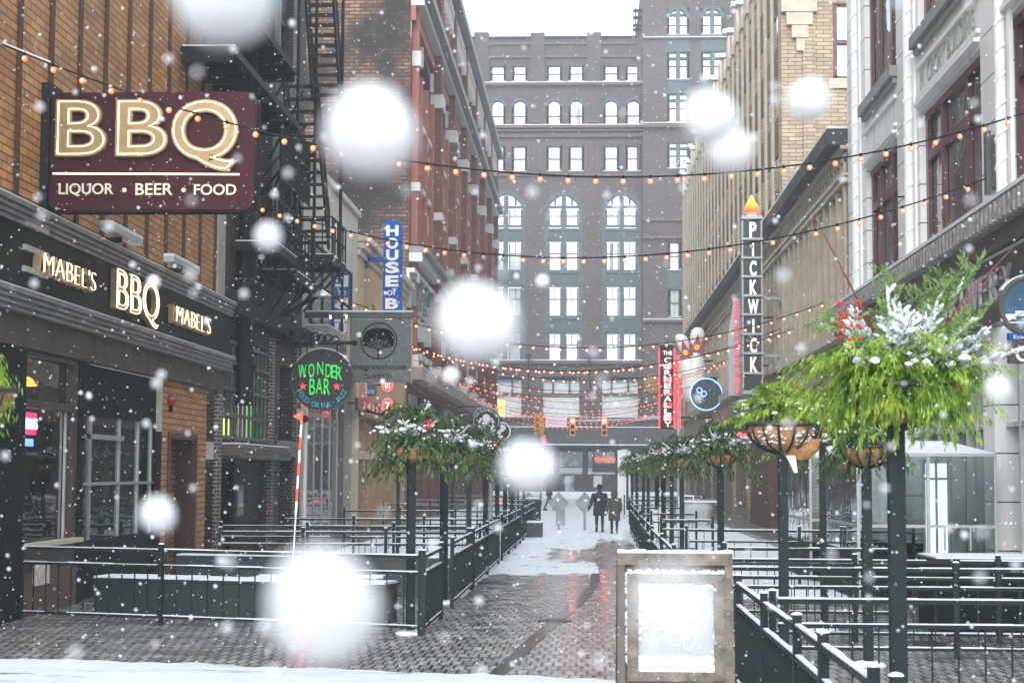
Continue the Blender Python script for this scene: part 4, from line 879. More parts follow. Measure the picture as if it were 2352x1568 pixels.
for s, a, b_, t_, bo in (('LIQUOR',138,262,422,451),('BEER',314,398,422,448),('FOOD',448,544,424,448)):
    put_text(MB(), s, F, sx(a), sx(b_), sz(a,bo), sz(a,t_), 0, .02, .012).build('lettering', PALEL, S)
for px in (288, 424): MB().lathe((sx(px), SY, sz(px,437)), [(.034,0),(.034,.02)], 14, axis=(0,-1,0)).build('dot', PALEL, S)
# edge of another round maroon sign on the left frame edge
S = thing('round_hanging_sign', (XL, 23.4, 6.5), 'rim of a round dark red sign just inside the left edge of the photo', 'sign')
MB().lathe((sx(-38,325,23.4), 23.4, sz(0,325,23.4)), [(.26,0),(.26,.12)], 26, axis=(0,-1,0)).build('disc', MAR, S); MB().box(XL, sx(-38,325,23.4), 23.35, 23.4, sz(0,325,23.4)+.25, sz(0,325,23.4)+.3).build('arm', BLACK, S)
# ================================================================ wonder bar sign
Y = 43.8; F = FY(Y); cx, cz, rr = sx(740,872,Y), sz(740,872,Y), 70/3920*Y
S = thing('round_bar_sign', (XL, Y, cz), 'round black bar sign with green letters and two red stars on a scrolled iron bracket', 'sign')
MB().lathe((cx, Y+.12, cz), [(rr,0),(rr,.12)], 40, axis=(0,-1,0)).build('disc', mat('matt_black_board', (.018,.014,.013), .6, var=.3), S)
MB().fring(F, cx, cz, rr, rr+.03, -.02, .14, 0, 2*math.pi, 44).build('rim', mat('worn_dark_rim', (.06,.055,.05), .5), S)
MB().fring(F, cx, cz, rr+.03, rr+.05, .0, .12, R(35), R(145), 20).build('snow', SNOW, S)
GRN = emit('bright_green_letters', (.02,.5,.06), .35, (.02,.5,.06)); BLU = emit('teal_letters', (.01,.22,.3), .25, (.01,.25,.35)); STR = emit('red_star', (.8,.06,.07), .3, (.8,.05,.07))
lt = MB()
for i, (ch, px, h0, h1) in enumerate((('W',695,838,868),('O',716,835,866),('N',736,831,860),('D',755,836,866),('E',768,838,868),('R',779,842,872))):
    wq = .105 if ch == 'W' else .08
    put_text(lt, ch, F, sx(px,850,Y)-wq, sx(px,850,Y)+wq*(.9), sz(px,h1,Y), sz(px,h0,Y), 0, .03)
for ch, a, b_, t_, bo in (('B',711,724,869,906),('A',726,741,869,904),('R',744,758,869,906)): put_text(lt, ch, F, sx(a,880,Y), sx(b_,880,Y), sz(a,bo,Y), sz(a,t_,Y), 0, .03)
lt.build('lettering', GRN, S)
arc_text(MB(), 'FOOD·DRINK·JAZZ', F, cx, cz, rr*.84, .13, R(207), R(333), 0, .015, True).build('lettering', BLU, S)
for px in (696, 773):
    c = (sx(px,887,Y), sz(px,887,Y)); mb = MB(); P = []
    for k in range(10): t = R(90+36*k+8); q = .105 if k % 2 == 0 else .043; P.append((c[0]+q*math.cos(t), Y, c[1]+q*math.sin(t)))
    mb.plate(P, (0,-1,0), .02).build('star', STR, S)
bz = sz(700,787,Y); mb = MB().tube([(XL-.1, Y, bz), (sx(815,787,Y), Y, bz)], .05, 8); mb.build('arm', BLACK, S)
MB().ball((sx(815,787,Y), Y, bz), .08, 10).build('finial', BLACK, S)
mb = MB()
for px in (706, 775): mb.tube([(sx(px,787,Y), Y, bz), (sx(px,787,Y), Y, cz+rr*.85)], .02, 5)
mb.build('hanger', BLACK, S)
for i, (px, r_) in enumerate(((640,.18),(660,.2),(683,.2),(704,.13),(722,.15),(738,.12),(754,.12),(770,.1))):
    c = (sx(px,780,Y), bz+r_*.9); P = [(c[0]+r_*(1-k*.018)*math.cos(R(20*k-90)), Y, c[1]+r_*(1-k*.018)*math.sin(R(20*k-90))) for k in range(26)]
    MB().tube(P, .02, 5).build('scroll', BLACK, S)
# ================================================================ greenhouse sign
Y = 48.4; F = FY(Y)
S = thing('square_tavern_sign', (XL, Y, 6), 'square grey tavern sign with a black bare tree in a circle under a snowy beam', 'sign')
GB = mat('grey_brushed_board', (.1,.115,.115), .5, .1, var=.25, scale=3)
X = lambda px: sx(px, 800, Y); Z = lambda py: sz(870, py, Y)
MB().box(X(806), X(944), Y-.08, Y+.08, Z(878), Z(734)).build('board', GB, S)
MB().box(XL, X(948), Y-.1, Y+.1, Z(731), Z(717)).build('beam', mat('dark_grey_steel', (.05,.06,.065), .5), S)
MB().box(XL, X(948), Y-.1, Y+.1, Z(716.8), Z(713.5)).build('snow', SNOW, S)
MB().box(X(797), X(805), Y-.1, Y+.1, Z(885), Z(731)).box(X(944.5), X(947), Y-.06, Y+.06, Z(880), Z(731)).build('hanger', mat('tan_edge', (.35,.28,.2), .6), S)
cx, cz = X(870.5), Z(783); r_ = 43/3920*Y
MB().fring(F, cx, cz, r_-.035, r_, -.1, -.078, 0, 2*math.pi, 36).build('ring', BLACK, S)
random.seed(5); mb = MB()
def branch(x, z, a, l, d):
    x2, z2 = x+l*math.cos(a), z+l*math.sin(a)
    if (x2-cx)**2+(z2-cz)**2 > (r_*.88)**2: return
    mb.beam((x, Y-.09, z), (x2, Y-.09, z2), .015, max(.012*d, .012), up=(0,1,0))
    if d > 0:
        for da in (-.5, -.15, .2, .5)[:4 if d > 2 else 3]: branch(x2, z2, a+da+random.uniform(-.15,.15), l*.8, d-1)
for a0 in (55, 78, 102, 125): branch(cx, cz-r_*.6, R(a0), .19, 5)
for a0 in (25, 155): branch(cx, cz-r_*.5, R(a0), .19, 4)
mb.beam((cx, Y-.09, cz-r_), (cx, Y-.09, cz-r_*.4), .05, .07, up=(0,1,0)); mb.build('tree_emblem', BLACK, S)
put_text(MB(), 'thegreenhouse', F, X(811), X(934), Z(853), Z(835), -.08, .02).build('lettering', BLACK, S)
put_text(MB(), 'tavern', F, X(838), X(900), Z(869), Z(857), -.08, .02).build('lettering', BLACK, S)
for px, c_ in ((759,(1,.45,.8)),(796,(1,.85,.3))):
    l_ = thing('small_spotlight', (X(px), Y, Z(727)), 'tiny lit %s spotlight hanging below the snowy sign beam' % ('pink' if px == 759 else 'yellow white'), 'spotlight')
    MB().ball((X(px), Y-.05, Z(727)), .06, 10).build('bulb', emit('spot_glow', c_, 7), l_); MB().tube([(X(px), Y, Z(725)), (X(px), Y, Z(718))], .02, 5).build('stem', BLACK, l_)
lm = thing('gooseneck_lamp', (XL, 40, 5), 'black angled lamp arm on the dark brick wall above the round bar sign', 'lamp')
A = atX(657,718,XL+.05); Bp = atP(740,676,(XL+1.2,45),(XL+1.3,44)); MB().tube([A, Bp], .04, 6).build('arm', BLACK, lm); MB().lathe(A, [(.12,-.1),(.12,.1)], 10).build('base', BLACK, lm)
MB().lathe(Bp, [(.02,.12),(.2,0),(.22,-.05)], 12).build('lamp_shade', SILVER, lm)
# ================================================================ blue vertical sign
Y = 61.3; F = FY(Y); X = lambda px: sx(px, 600, Y); Z = lambda py: sz(904, py, Y)
S = thing('blue_vertical_sign', (XL, Y, 8), 'tall blue round topped sign with stacked white letters on two blue arms', 'sign')
BLUE = mat('bright_blue_sign_paint', (.01,.09,.36), .55, var=.12, spec=.15)
xa, xb = X(880), X(922); rr = (xb-xa)/2
P = [(xa, Y, Z(860)), (xb, Y, Z(860))]+[((xa+xb)/2+rr*math.cos(R(t)), Y, Z(503)-rr+rr*math.sin(R(t))) for t in range(0, 181, 15)]
MB().plate(P, (0,1,0), .4).build('cabinet', BLUE, S)
for s, t_, bo in (('H',519,541),('O',548,570),('U',575,597),('S',603,626),('E',634,657),('B',686,708),('L',715,738),('U',744,766),('E',773,796),('S',802,826)):
    put_text(MB(), s, F, X(888.5), X(913), Z(bo), Z(t_), 0, .04, .045).build('letter', WHITE, S)
    put_text(MB(), s, FB((X(914)+X(887.5), Y+.4, 0), (-1,0,0), (0,0,1), (0,-1,0)), X(887.5), X(914), Z(bo), Z(t_), 0, .04, .02).build('letter', WHITE, S)
put_text(MB(), 'of', F, X(890), X(911), Z(678), Z(662), 0, .04).build('letter', WHITE, S)
for py in (595, 815): MB().box(XL, xa, Y+.12, Y+.24, Z(py+5), Z(py-5)).box(XL-.01, XL+.1, Y, Y+.35, Z(py+18), Z(py-18)).build('arm', BLUE, S)
# ================================================================ small signs below the tavern sign
def F_at(Y): return FY(Y)
S = thing('blue_white_sign', (XL, 62, 5), 'small blue and white euro food sign above the shop canopy', 'sign')
Y = 62; X = lambda px: sx(px, 900, Y); Z = lambda py: sz(850, py, Y)
MB().box(X(822), X(843), Y-.1, Y+.3, Z(912), Z(880)).build('white_panel', WHITE, S); MB().box(X(843.3), X(862), Y-.1, Y+.3, Z(909), Z(883)).build('blue_panel', mat('dusty_blue', (.05,.12,.28), .5), S)
put_text(MB(), 'Euro Food', FY(Y-.1), X(844), X(860), Z(904), Z(892), 0, .02).build('lettering', WHITE, S); MB().lathe((X(831), Y-.1, Z(893)), [(.12,0),(.12,.02)], 12, axis=(0,-1,0)).build('dark_emblem', BLACK, S)
MB().box(X(844), X(858), Y-.12, Y+.2, Z(883), Z(880)).build('red_edge', mat('red_edge', (.6,.08,.08), .5), S); MB().box(XL, X(822), Y+.1, Y+.16, Z(900), Z(897)).build('arm', BLACK, S)
S = thing('address_board', (XL+.1, 64, 4), 'dark blue slanted board with pale numerals over the shop doors', 'sign')
FN = FX(XL+.35, -1); ya_, yb_ = Yx(820, XL+.35), Yx(884, XL+.35); zz = atX(850,935,XL+.35).z
MB().fbox(FN, ya_, yb_, zz-.2, zz+.2, 0, .1).build('board', mat('navy_board', (.012,.03,.06), .4), S); MB().fbox(FN, ya_+.1, ya_+.2, zz, zz+.05, .1, .37).fbox(FN, yb_-.2, yb_-.1, zz, zz+.05, .1, .37).build('bracket', BLACK, S)
put_text(MB(), '2 4 3 5 7 1', FN, ya_+1.3, yb_-.3, zz-.12, zz+.12, 0, .03).build('lettering', PALEL, S)
for py, s, lb in ((884,'01','round red neon sign with white centre under the tavern sign'), (932,'7','tall oval red neon sign just above the first hanging basket')):
    p = atP(890, py, (XL+1.3, 60), (XL+1.31, 59)); c = atY(890, py, 62); S = thing('red_neon_sign', c, lb, 'sign')
    MB().fring(FY(62), c.x, c.z, .15, .2, -.05, .05, 0, 2*math.pi, 20, 1.15 if py == 884 else 1.5).build('neon_tube', emit('red_neon_round', (1,.03,.03), 3), S); put_text(MB(), s, FY(62), c.x-.08, c.x+.08, c.z-.13, c.z+.13, 0, .04).build('lettering', emit('pink_white_neon', (1,.3,.3), 2.2), S)
    MB().box(XL, c.x-.15, 61.97, 62.03, c.z-.02, c.z+.02).build('arm', BLACK, S)
# ---- clothing company disc and question mark disc
Y = 104.0; F = FY(Y)
cx, cz, rr = sx(1117,968,Y), sz(1117,968,Y), 33/3920*Y
S = thing('round_clothing_sign', (XL, Y, cz), 'round black shop sign with white crossed bones emblem above the left baskets', 'sign')
MB().lathe((cx, Y+.15, cz), [(rr,0),(rr,.15)], 36, axis=(0,-1,0)).build('disc', BLACK, S)
MB().fring(F, cx, cz, rr*.86, rr*.9, -.02, 0, R(-20), R(25), 10).fring(F, cx, cz, rr*.86, rr*.9, -.02, 0, R(155), R(200), 10).fring(F, cx, cz, rr*1.0, rr*1.03, -.02, .1, R(20), R(160), 20).build('ring', WHITE, S)
arc_text(MB(), 'CLE CLOTHING CO.', F, cx, cz, rr*.82, .17, R(150), R(30), 0, .03).build('lettering', WHITE, S); arc_text(MB(), 'SINCE 2008', F, cx, cz, rr*.82, .15, R(225), R(315), 0, .03, True).build('lettering', WHITE, S)
em = MB()
for sg in (-1, 1):
    a, b_ = Vector((cx-sg*.38, Y-.03, cz-.36)), Vector((cx+sg*.38, Y-.03, cz+.08)); em.beam(a, b_, .03, .11, up=(0,1,0))
    for q in (a, b_):
        for e in (-.07, .07): em.lathe((q.x+e*sg*.6, Y, q.z-e), [(.08,0),(.08,.04)], 10, axis=(0,-1,0))
em.lathe((cx, Y, cz+.22), [(.25,0),(.25,.035)], 16, axis=(0,-1,0)).plate([(cx-.2,Y-.03,cz+.15),(cx+.2,Y-.03,cz+.15),(cx,Y-.03,cz-.2)], (0,-1,0), .02).build('crossed_emblem', WHITE, S)
for ch, dx, dz in (('C',-.42,-.16),('L',0,-.5),('E',.42,-.16)): put_text(MB(), ch, F, cx+dx-.07, cx+dx+.07, cz+dz-.1, cz+dz+.1, 0, .03).build('letter', WHITE, S)
MB().box(XL, cx, Y+.02, Y+.1, cz+rr, cz+rr+.07).build('arm', BLACK, S)
Y = 110.0; F = FY(Y); cx, cz, rr = sx(1152,990,Y), sz(1152,990,Y), 21/3920*Y
S = thing('question_mark_sign', (XL, Y, cz), 'small round black sign with a white question mark beside the clothing disc', 'sign')
MB().lathe((cx, Y+.15, cz), [(rr,0),(rr,.15)], 30, axis=(0,-1,0)).build('disc', BLACK, S); MB().fring(F, cx, cz, rr*.86, rr*1.02, -.03, .05, 0, 2*math.pi, 30).build('ring', WHITE, S)
put_text(MB(), '?', F, cx-.24, cx+.24, cz-.42, cz+.42, 0, .04, .02).build('lettering', WHITE, S); MB().box(XL, cx-rr, Y+.05, Y+.11, cz-.03, cz+.03).build('arm', BLACK, S)
# ================================================================ candle sign, right
Y = 61.7; F = FY(Y); X = lambda px: sx(px, 700, Y); Z = lambda py: sz(1728, py, Y)
S = thing('candle_blade_sign', (XR, Y, 5), 'tall black candle shaped sign with stacked white letters and a glowing flame on top', 'sign')
DG = mat('dark_green_black_panel', (.012,.022,.022), .35, var=.2); GM = mat('light_grey_sign_metal', (.33,.36,.38), .4, .3, var=.15)
MB().box(X(1708), X(1748), Y, Y+.55, Z(893), Z(505)).build('body', DG, S)
MB().box(X(1704.5), X(1707.8), Y-.03, Y+.58, Z(893), Z(505)).box(X(1748.2), X(1751.5), Y-.03, Y+.58, Z(893), Z(505)).build('edge', GM, S)
for i, py in enumerate((501, 549, 592, 635, 679, 722, 767, 811, 857, 899)):
    MB().box(X(1703), X(1753), Y-.1, Y+.65, Z(py+(5 if i == 9 else 2.5)), Z(py-2.5)).build('band', GM, S)
WL = emit('white_lit_letter', (.95,.9,.8), .35, (.8,.78,.74)); SHD = mat('letter_edge_shadow', (.25,.15,.08), .6)
for i, ch in enumerate('PICKWICK'):
    t_, bo = 512+44.2*i, 544+44.2*i; w_ = 7 if ch != 'I' else 2; w_ = 11 if ch == 'W' else w_
    put_text(MB(), ch, F, X(1730-w_), X(1730+w_), Z(bo), Z(t_), 0, .06, .03 if ch != 'I' else 0).build('letter', WL, S)
for py in (551, 683, 815):
    a = X(1752); MB().box(a, XR, Y+.2, Y+.3, Z(py+3), Z(py-3)).box(XR-.1, XR+.02, Y+.1, Y+.4, Z(py+8), Z(py-8)).build('arm', GM, S)
fx, fz = X(1729), Z(494)
def flame_mat():
    m, n, b, L = newmat('glowing_flame'); g = n.nodes.new('ShaderNodeNewGeometry'); sp = n.nodes.new('ShaderNodeSeparateXYZ'); L(g.outputs['Position'], sp.inputs[0])
    mr = n.nodes.new('ShaderNodeMapRange'); L(sp.outputs[2], mr.inputs[0]); mr.inputs[1].default_value = fz; mr.inputs[2].default_value = fz+.75
    q = noise(n, 9, 3); ad = n.nodes.new('ShaderNodeMath'); ad.operation = 'MULTIPLY_ADD'; L(q.outputs[0], ad.inputs[0]); ad.inputs[1].default_value = .35; L(mr.outputs[0], ad.inputs[2])
    r = ramp(n, ad.outputs[0], [(.12, (1,.35,.3)), (.32, (1,.05,.02)), (.62, (1,.12,.01)), (.92, (1,.5,.02))]); L(r.outputs[0], b.inputs['Emission Color']); L(r.outputs[0], b.inputs['Base Color']); b.inputs['Emission Strength'].default_value = 1.1; return m
MB().lathe((fx, Y+.25, fz), [(.06,-.05),(.14,0),(.24,.12),(.265,.25),(.24,.38),(.15,.5),(.08,.62),(.02,.76)], 18).build('flame', flame_mat(), S, smooth=True)
MB().box(fx-.2, fx+.2, Y+.05, Y+.45, Z(501), Z(494)).build('flame_base', GM, S)
MB().box(X(1704), X(1752), Y-.1, Y+.65, Z(498.2), Z(497)).build('snow', SNOW, S)
# restaurant neon and rounded canopy under it
Y = 64.5; F = FY(Y); X = lambda px: sx(px, 800, Y); Z = lambda py: sz(1692, py, Y)
S = thing('restaurant_neon_sign', (XR, Y, 4.6), 'narrow lilac grey sign with stacked red neon letters left of the candle sign', 'sign')
MB().plate([(X(1684.5),Y,Z(685)),(X(1700),Y,Z(685)),(X(1700),Y,Z(908)),(X(1673),Y,Z(908)),(X(1673),Y,Z(770)),(X(1684.5),Y,Z(700))], (0,1,0), .3).build('cabinet', mat('lilac_grey_panel', (.42,.4,.45), .5, var=.1), S)
NR = emit('red_neon', (1,.035,.05), 1.3); RB = mat('pale_pink_backing', (.42,.27,.3), .5, var=.1)
MB().box(X(1686.5), X(1699), Y-.03, Y, Z(905), Z(688)).build('backing', RB, S)
for i, ch in enumerate('RESTAURANT'): put_text(MB(), ch, FY(Y-.03), X(1689), X(1696.5), Z(706+21.8*i), Z(693+21.8*i), 0, .04, -.01).build('letter', NR, S)
MB().box(X(1700), XR, Y+.1, Y+.2, Z(730), Z(727)).box(X(1700), XR, Y+.1, Y+.2, Z(840), Z(837)).build('arm', BLACK, S)
S = thing('rounded_canopy', (XR, 63, 4.3), 'rounded grey canopy with snow below the candle sign', 'canopy')
MB().lathe((XR+.02, 62.5, 4.2), [(1.65,0),(1.8,.12),(1.8,.42),(1.65,.5)], 24).build('hood', mat('dark_grey_canopy', (.07,.07,.075), .5), S); MB().lathe((XR+.02, 62.5, 4.2), [(1.82,.3),(1.82,.36)], 24).build('band', GM, S); MB().lathe((XR+.02, 62.5, 4.705), [(1.6,0),(1.55,.05)], 24).build('snow', SNOW, S)
# ================================================================ bowling alley signs
Y = 95.0; F = FY(Y); X = lambda px: sx(px, 880, Y); Z = lambda py: sz(1535, py, Y)
S = thing('bowling_alley_sign', (XR, Y, 4.5), 'tall black sign with stacked letters between three red neon tubes', 'sign')
MB().box(X(1517), X(1548), Y, Y+.5, Z(985), Z(791)).build('cabinet', BLACK, S); MB().box(X(1514), X(1551), Y-.02, Y+.52, Z(791), Z(789)).build('cap', GM, S)
MB().box(X(1549), X(1563), Y+.3, Y+.45, Z(985), Z(814)).build('side_panel', mat('pink_grey_panel', (.4,.3,.3), .5), S)
for px, t_ in ((1514,800),(1549,800),(1561,820)): MB().tube([(X(px), Y-.06, Z(983)), (X(px), Y-.06, Z(t_))], .045, 6).build('neon_tube', NR, S)
LW = emit('pale_lit_letter', (1,.85,.85), .5, (.8,.78,.78)); ls = MB(); hs_ = MB()
put_text(ls, 'THE', F, X(1523), X(1544), Z(815), Z(806), 0, .06)
for i, ch in enumerate('CORNERALLEY'):
    py = 821+14.7*i; put_text(MB(), ch, F, X(1526), X(1541), Z(py+11.5), Z(py), 0, .06, .015).build('letter', LW, S)
    if i in (1,3,5,7,9): MB().box(X(1523), X(1544), Y-.02, Y, Z(py+12), Z(py)).build('red_glow_panel', emit('red_lit_panel', (.7,.02,.04), .25), S)
ls.build('lettering', LW, S); MB().box(X(1563), XR, Y+.2, Y+.35, Z(830), Z(826)).box(X(1563), XR, Y+.2, Y+.35, Z(960), Z(956)).build('arm', BLACK, S)
Y = 92.0; PINW = mat('off_white_pin_enamel', (.72,.71,.7), .3, var=.06); CRN = mat('crimson_crown_paint', (.3,.01,.03), .4); GLD = mat('yellow_dot_paint', (.75,.42,.03), .4)
def pin(name_lb, pxb, pyb, pxt, pyt, rmax):
    a = atY(pxb, pyb, Y); b_ = atY(pxt, pyt, Y); ax = (b_-a); L_ = ax.length; ax.normalize()
    S = thing('bowling_pin_sign', a, name_lb, 'sign')
    prof = [(rmax*r, L_*h) for r, h in ((.5,0),(.8,.06),(.98,.2),(1,.32),(.93,.45),(.72,.58),(.52,.67),(.46,.73),(.5,.8),(.6,.87),(.6,.92),(.48,.97),(.2,1.0))]
    MB().lathe(a, prof, 26, axis=ax, sy=.5 if False else 1).build('pin', PINW, S, smooth=True)
    u = ax.cross(Vector((0,1,0))).normalized()*-1; c = a+ax*(L_*.7)+Vector((0,-rmax*.62,0)); r_ = rmax*.6
    pts = [(-1,-.3),(1,-.3),(1.0,.85),(.55,.35),(0,1.7),(-.55,.35),(-1.0,.85)]
    MB().plate([c+u*(r_*x)+ax*(r_*1.3*z_) for x, z_ in pts], (0,-1,0), .03).build('crown_mark', CRN, S)
    MB().lathe(c+ax*(r_*.25)+Vector((0,-.03,0)), [(r_*.42,0),(r_*.42,.02)], 14, axis=(0,-1,0)).build('yellow_dot', GLD, S)
    MB().box(a.x, XR+.02, Y+.05, Y+.2, a.z+L_*.3, a.z+L_*.33).build('arm', BLACK, S)
pin('giant white bowling pin with crimson crown, left and lower of the crossed pair', 1604, 925, 1562, 767, .62)
pin('giant white bowling pin with crimson crown, right and taller of the pair', 1590, 922, 1603, 752, .66)
Y = 89.0; c = atY(1622, 905, Y); S = thing('bowling_ball_sign', c, 'black bowling ball sign outlined by a blue white neon circle', 'sign')
MB().lathe(c+Vector((0,.2,0)), [(.82,0),(.82,.2)], 30, axis=(0,-1,0)).build('disc', mat('navy_ball_face', (.02,.03,.05), .4), S); NB = emit('blue_white_neon_ring', (.2,.4,1), 1.1)
MB().fring(FY(Y), c.x, c.z, .8, .85, -.06, 0, 0, 2*math.pi, 36).build('neon_tube', NB, S)
for dx, dz in ((-.35,.2),(-.12,.02)): MB().fring(FY(Y), c.x+dx, c.z+dz, .12, .15, -.06, 0, 0, 2*math.pi, 14).build('finger_hole', NB, S)
MB().box(c.x, XR, Y+.05, Y+.15, c.z-.05, c.z+.05).build('arm', BLACK, S)
Y = 97.5; c = atY(1500, 882, Y); S = thing('barrel_sign', c, 'round wooden barrel end sign beside the red neon tubes', 'sign')
MB().lathe(c+Vector((0,.25,0)), [(.55,0),(.6,.12),(.55,.25)], 24, axis=(0,-1,0)).build('barrel_end', mat('tan_barrel_wood', (.3,.22,.15), .6, var=.3), S); MB().fring(FY(Y), c.x, c.z, .5, .56, -.02, 0, 0, 2*math.pi, 24).build('hoop', mat('brown_hoop', (.15,.1,.07), .5), S); MB().box(c.x, XR, Y+.1, Y+.16, c.z-.04, c.z+.04).build('arm', BLACK, S)
# ================================================================ lake sign at the right edge
Y = 25.6; X = lambda px: sx(px, 700, Y); Z = lambda py: sz(2335, py, Y); F = FY(Y)
S = thing('lake_sign', (XR, Y, 4), 'blue oval lake sign with white rope and panels below, cut by the right edge', 'sign')
c = (X(2362), Z(701)); rr = 62/3920*Y
LAKE = mat('painted_lake_water', (.03,.14,.25), .35, var=.5, scale=3, c2=(.02,.06,.1))
MB().lathe((c[0], Y+.14, c[1]), [(rr,0),(rr,.14)], 40, axis=(0,-1,0), sx=.86 if False else 1).build('disc', LAKE, S); MB().fring(F, c[0], c[1], rr-.02, rr+.035, -.04, .16, 0, 2*math.pi, 40).build('rim', mat('dark_bronze_rim', (.1,.08,.07), .4, .3), S)
MB().fring(F, c[0], c[1], rr+.036, rr+.06, -.04, .16, R(25), R(150), 20).build('snow', SNOW, S)
mb = MB(); zz = c[1]-rr*.4
for k in range(8): mb.box(c[0]-rr*.85+k*.15, c[0]-rr*.85+k*.15+.16, Y-.02, Y, zz+.05*math.sin(k*1.3)-.05, zz+.05*math.sin(k*1.3)+.03)
mb.build('painted_surf', WHITE, S)
MB().tube([(c[0]-.32, Y-.03, zz-.08), (c[0]-.1, Y-.03, zz+.06), (c[0]+.2, Y-.03, zz+.16)], .012, 5).tube([(c[0]-.32, Y-.03, zz-.1), (c[0]-.05, Y-.03, zz-.1), (c[0]+.2, Y-.03, zz-.02)], .012, 5).build('painted_rope', WHITE, S)
MB().box(X(2315), X(2420), Y-.02, Y+.1, Z(782), Z(765)).build('name_panel', BLUE, S); put_text(MB(), 'Erie', F, X(2326), X(2352), Z(778), Z(770), -.02, .02).build('lettering', WHITE, S)
MB().box(X(2315), X(2420), Y, Y+.1, Z(834), Z(784)).build('brown_panel', mat('dark_brown_panel', (.06,.045,.035), .5), S); put_text(MB(), 'G', FY(Y), X(2331), X(2362), Z(830), Z(795), 0, .03, .02).build('lettering', WHITE, S)
MB().box(X(2362)+.3, XR, Y+.02, Y+.1, c[1]+rr*.9, c[1]+rr*.9+.06).build('arm', BLACK, S)
# ================================================================ string lights
GLOW = emit('glowing_amber_bulb', (1,.13,.03), .95); CORE = emit('hot_filament', (1,.5,.28), 4); OFFB = mat('unlit_clear_bulb', (.35,.33,.3), .15, var=.2)
_b = {}
def bulb_mesh(key):
    if key not in _b:
        r_ = .042; me = MB().ball((0,0,-.07), r_, 10).build('bulb', OFFB if key == 'off' else GLOW); m_ = me.data; bpy.data.objects.remove(me)
        c = MB().ball((0,-.028,-.07), .02, 8).build('filament', CORE); mc = c.data; bpy.data.objects.remove(c)
        s = MB().lathe((0,0,-.035), [(.018,0),(.02,.05),(.008,.06)], 8).build('socket', BLACK); ms = s.data; bpy.data.objects.remove(s)
        _b[key] = (m_, mc, ms)
    return _b[key]
STRGRP = 'string lights across the street'
def string(pts, label, spacing=.4, sub=True, off=()):
    """pts: polyline of the cable in plan+height"""
    S = thing('string_light', pts[0], label, 'string lights', STRGRP)
    MB().tube(pts, .014, 5).build('cable', BLACK, S)
    L_ = 0; i = 0; nx = spacing
    for a, b_ in zip(pts, pts[1:]):
        a, b_ = Vector(a), Vector(b_); l = (b_-a).length
        while nx <= L_+l:
            p = a.lerp(b_, (nx-L_)/l); key = 'off' if i in off else 'on'; m_, mc, ms = bulb_mesh(key)
            o = bpy.data.objects.new('bulb', m_); col.objects.link(o); o.parent = S; o.location = p-ORG[S.name]
            if sub:
                if key == 'on': q = bpy.data.objects.new('filament', mc); col.objects.link(q); q.parent = o
                q = bpy.data.objects.new('socket', ms); col.objects.link(q); q.parent = o
            nx += spacing; i += 1
        L_ += l
    return S
def quad_string(A, B, P, n=44):   # parabola through ends A, B (world) and passing P
    A, B, P = Vector(A), Vector(B), Vector(P); d = (B-A); dl = Vector((d.x, d.y)).length; t = ((P-A).x*d.x+(P-A).y*d.y)/dl**2
    sag = ((A.z+d.z*t)-P.z)/(4*t*(1-t)); return [(A.x+d.x*k/n, A.y+d.y*k/n, A.z+d.z*k/n-4*sag*(k/n)*(1-k/n)) for k in range(n+1)]
a1, b1 = (XL, 22.9), (XR, 26.4)
A = atP(0, 100, a1, b1); Bp = atP(2320, 270, a1, b1); P = atP(1330, 405, a1, b1)
def extend(pts, XA, XB):
    (x0,y0,z0),(x1,y1,z1) = pts[0], pts[1]; k = (XA-x0)/(x1-x0); pts = [(XA, y0+(y1-y0)*k, z0+(z1-z0)*k)]+pts
    (x0,y0,z0),(x1,y1,z1) = pts[-2], pts[-1]; k = (XB-x0)/(x1-x0); return pts+[(XB, y0+(y1-y0)*k, z0+(z1-z0)*k)]
pts = extend(quad_string(A, Bp, P), XL+.02, XR-.05); string(pts, 'nearest string of amber bulbs, crossing in front of the big barbecue sign', .415)
sn = MB().tube([Vector(p)+Vector((0,0,.02)) for p in pts[1:4]], .016, 5).build('snow', SNOW, bpy.data.objects['string_light'])
a2, b2 = (XL, 33.0), (XR, 29.4)
A = atP(590, 470, a2, b2); Bp = atP(2285, 403, a2, b2); P = atP(1330, 592, a2, b2)
pts = extend(quad_string(A, Bp, P), XL+.02, XR-.12); string(pts, 'second string of amber bulbs, ending at the steel bracket on the white pier', .385, off=(16,17,29,31))
a3 = (XL, 50.5), (XR, 50.5); A = atP(745, 668, *a3); Bp = atP(1880, 700, *a3); P = atP(1340, 799, *a3)
pts = extend(quad_string(A, Bp, P), XL+.02, XR); string(pts, 'third string of amber bulbs, passing over the tavern sign beam', .395)
ordn = ['fourth', 'fifth', 'sixth', 'seventh', 'eighth', 'ninth', 'tenth', 'eleventh', 'twelfth', 'thirteenth', 'fourteenth', 'fifteenth']
for i, Yk in enumerate((61, 68, 75, 82, 90, 98, 106, 114, 123, 132, 141)):
    zl = 5.75+.05*math.sin(i*2.1); dz = .25*math.sin(i*1.7)
    pts = quad_string((XL, Yk, 7.25+dz), (XR, Yk+1.2, 7.35-dz), (-.3, Yk+.6, zl)); string(pts, '%s string of amber bulbs from the camera, over the snowy street' % ordn[i], .41, sub=i < 2)
pts = quad_string((XL, 70, 7.6), (XR, 58, 7.0), (0, 64, 5.9)); string(pts, 'slanting string of amber bulbs reaching the wall under the candle sign', .42)
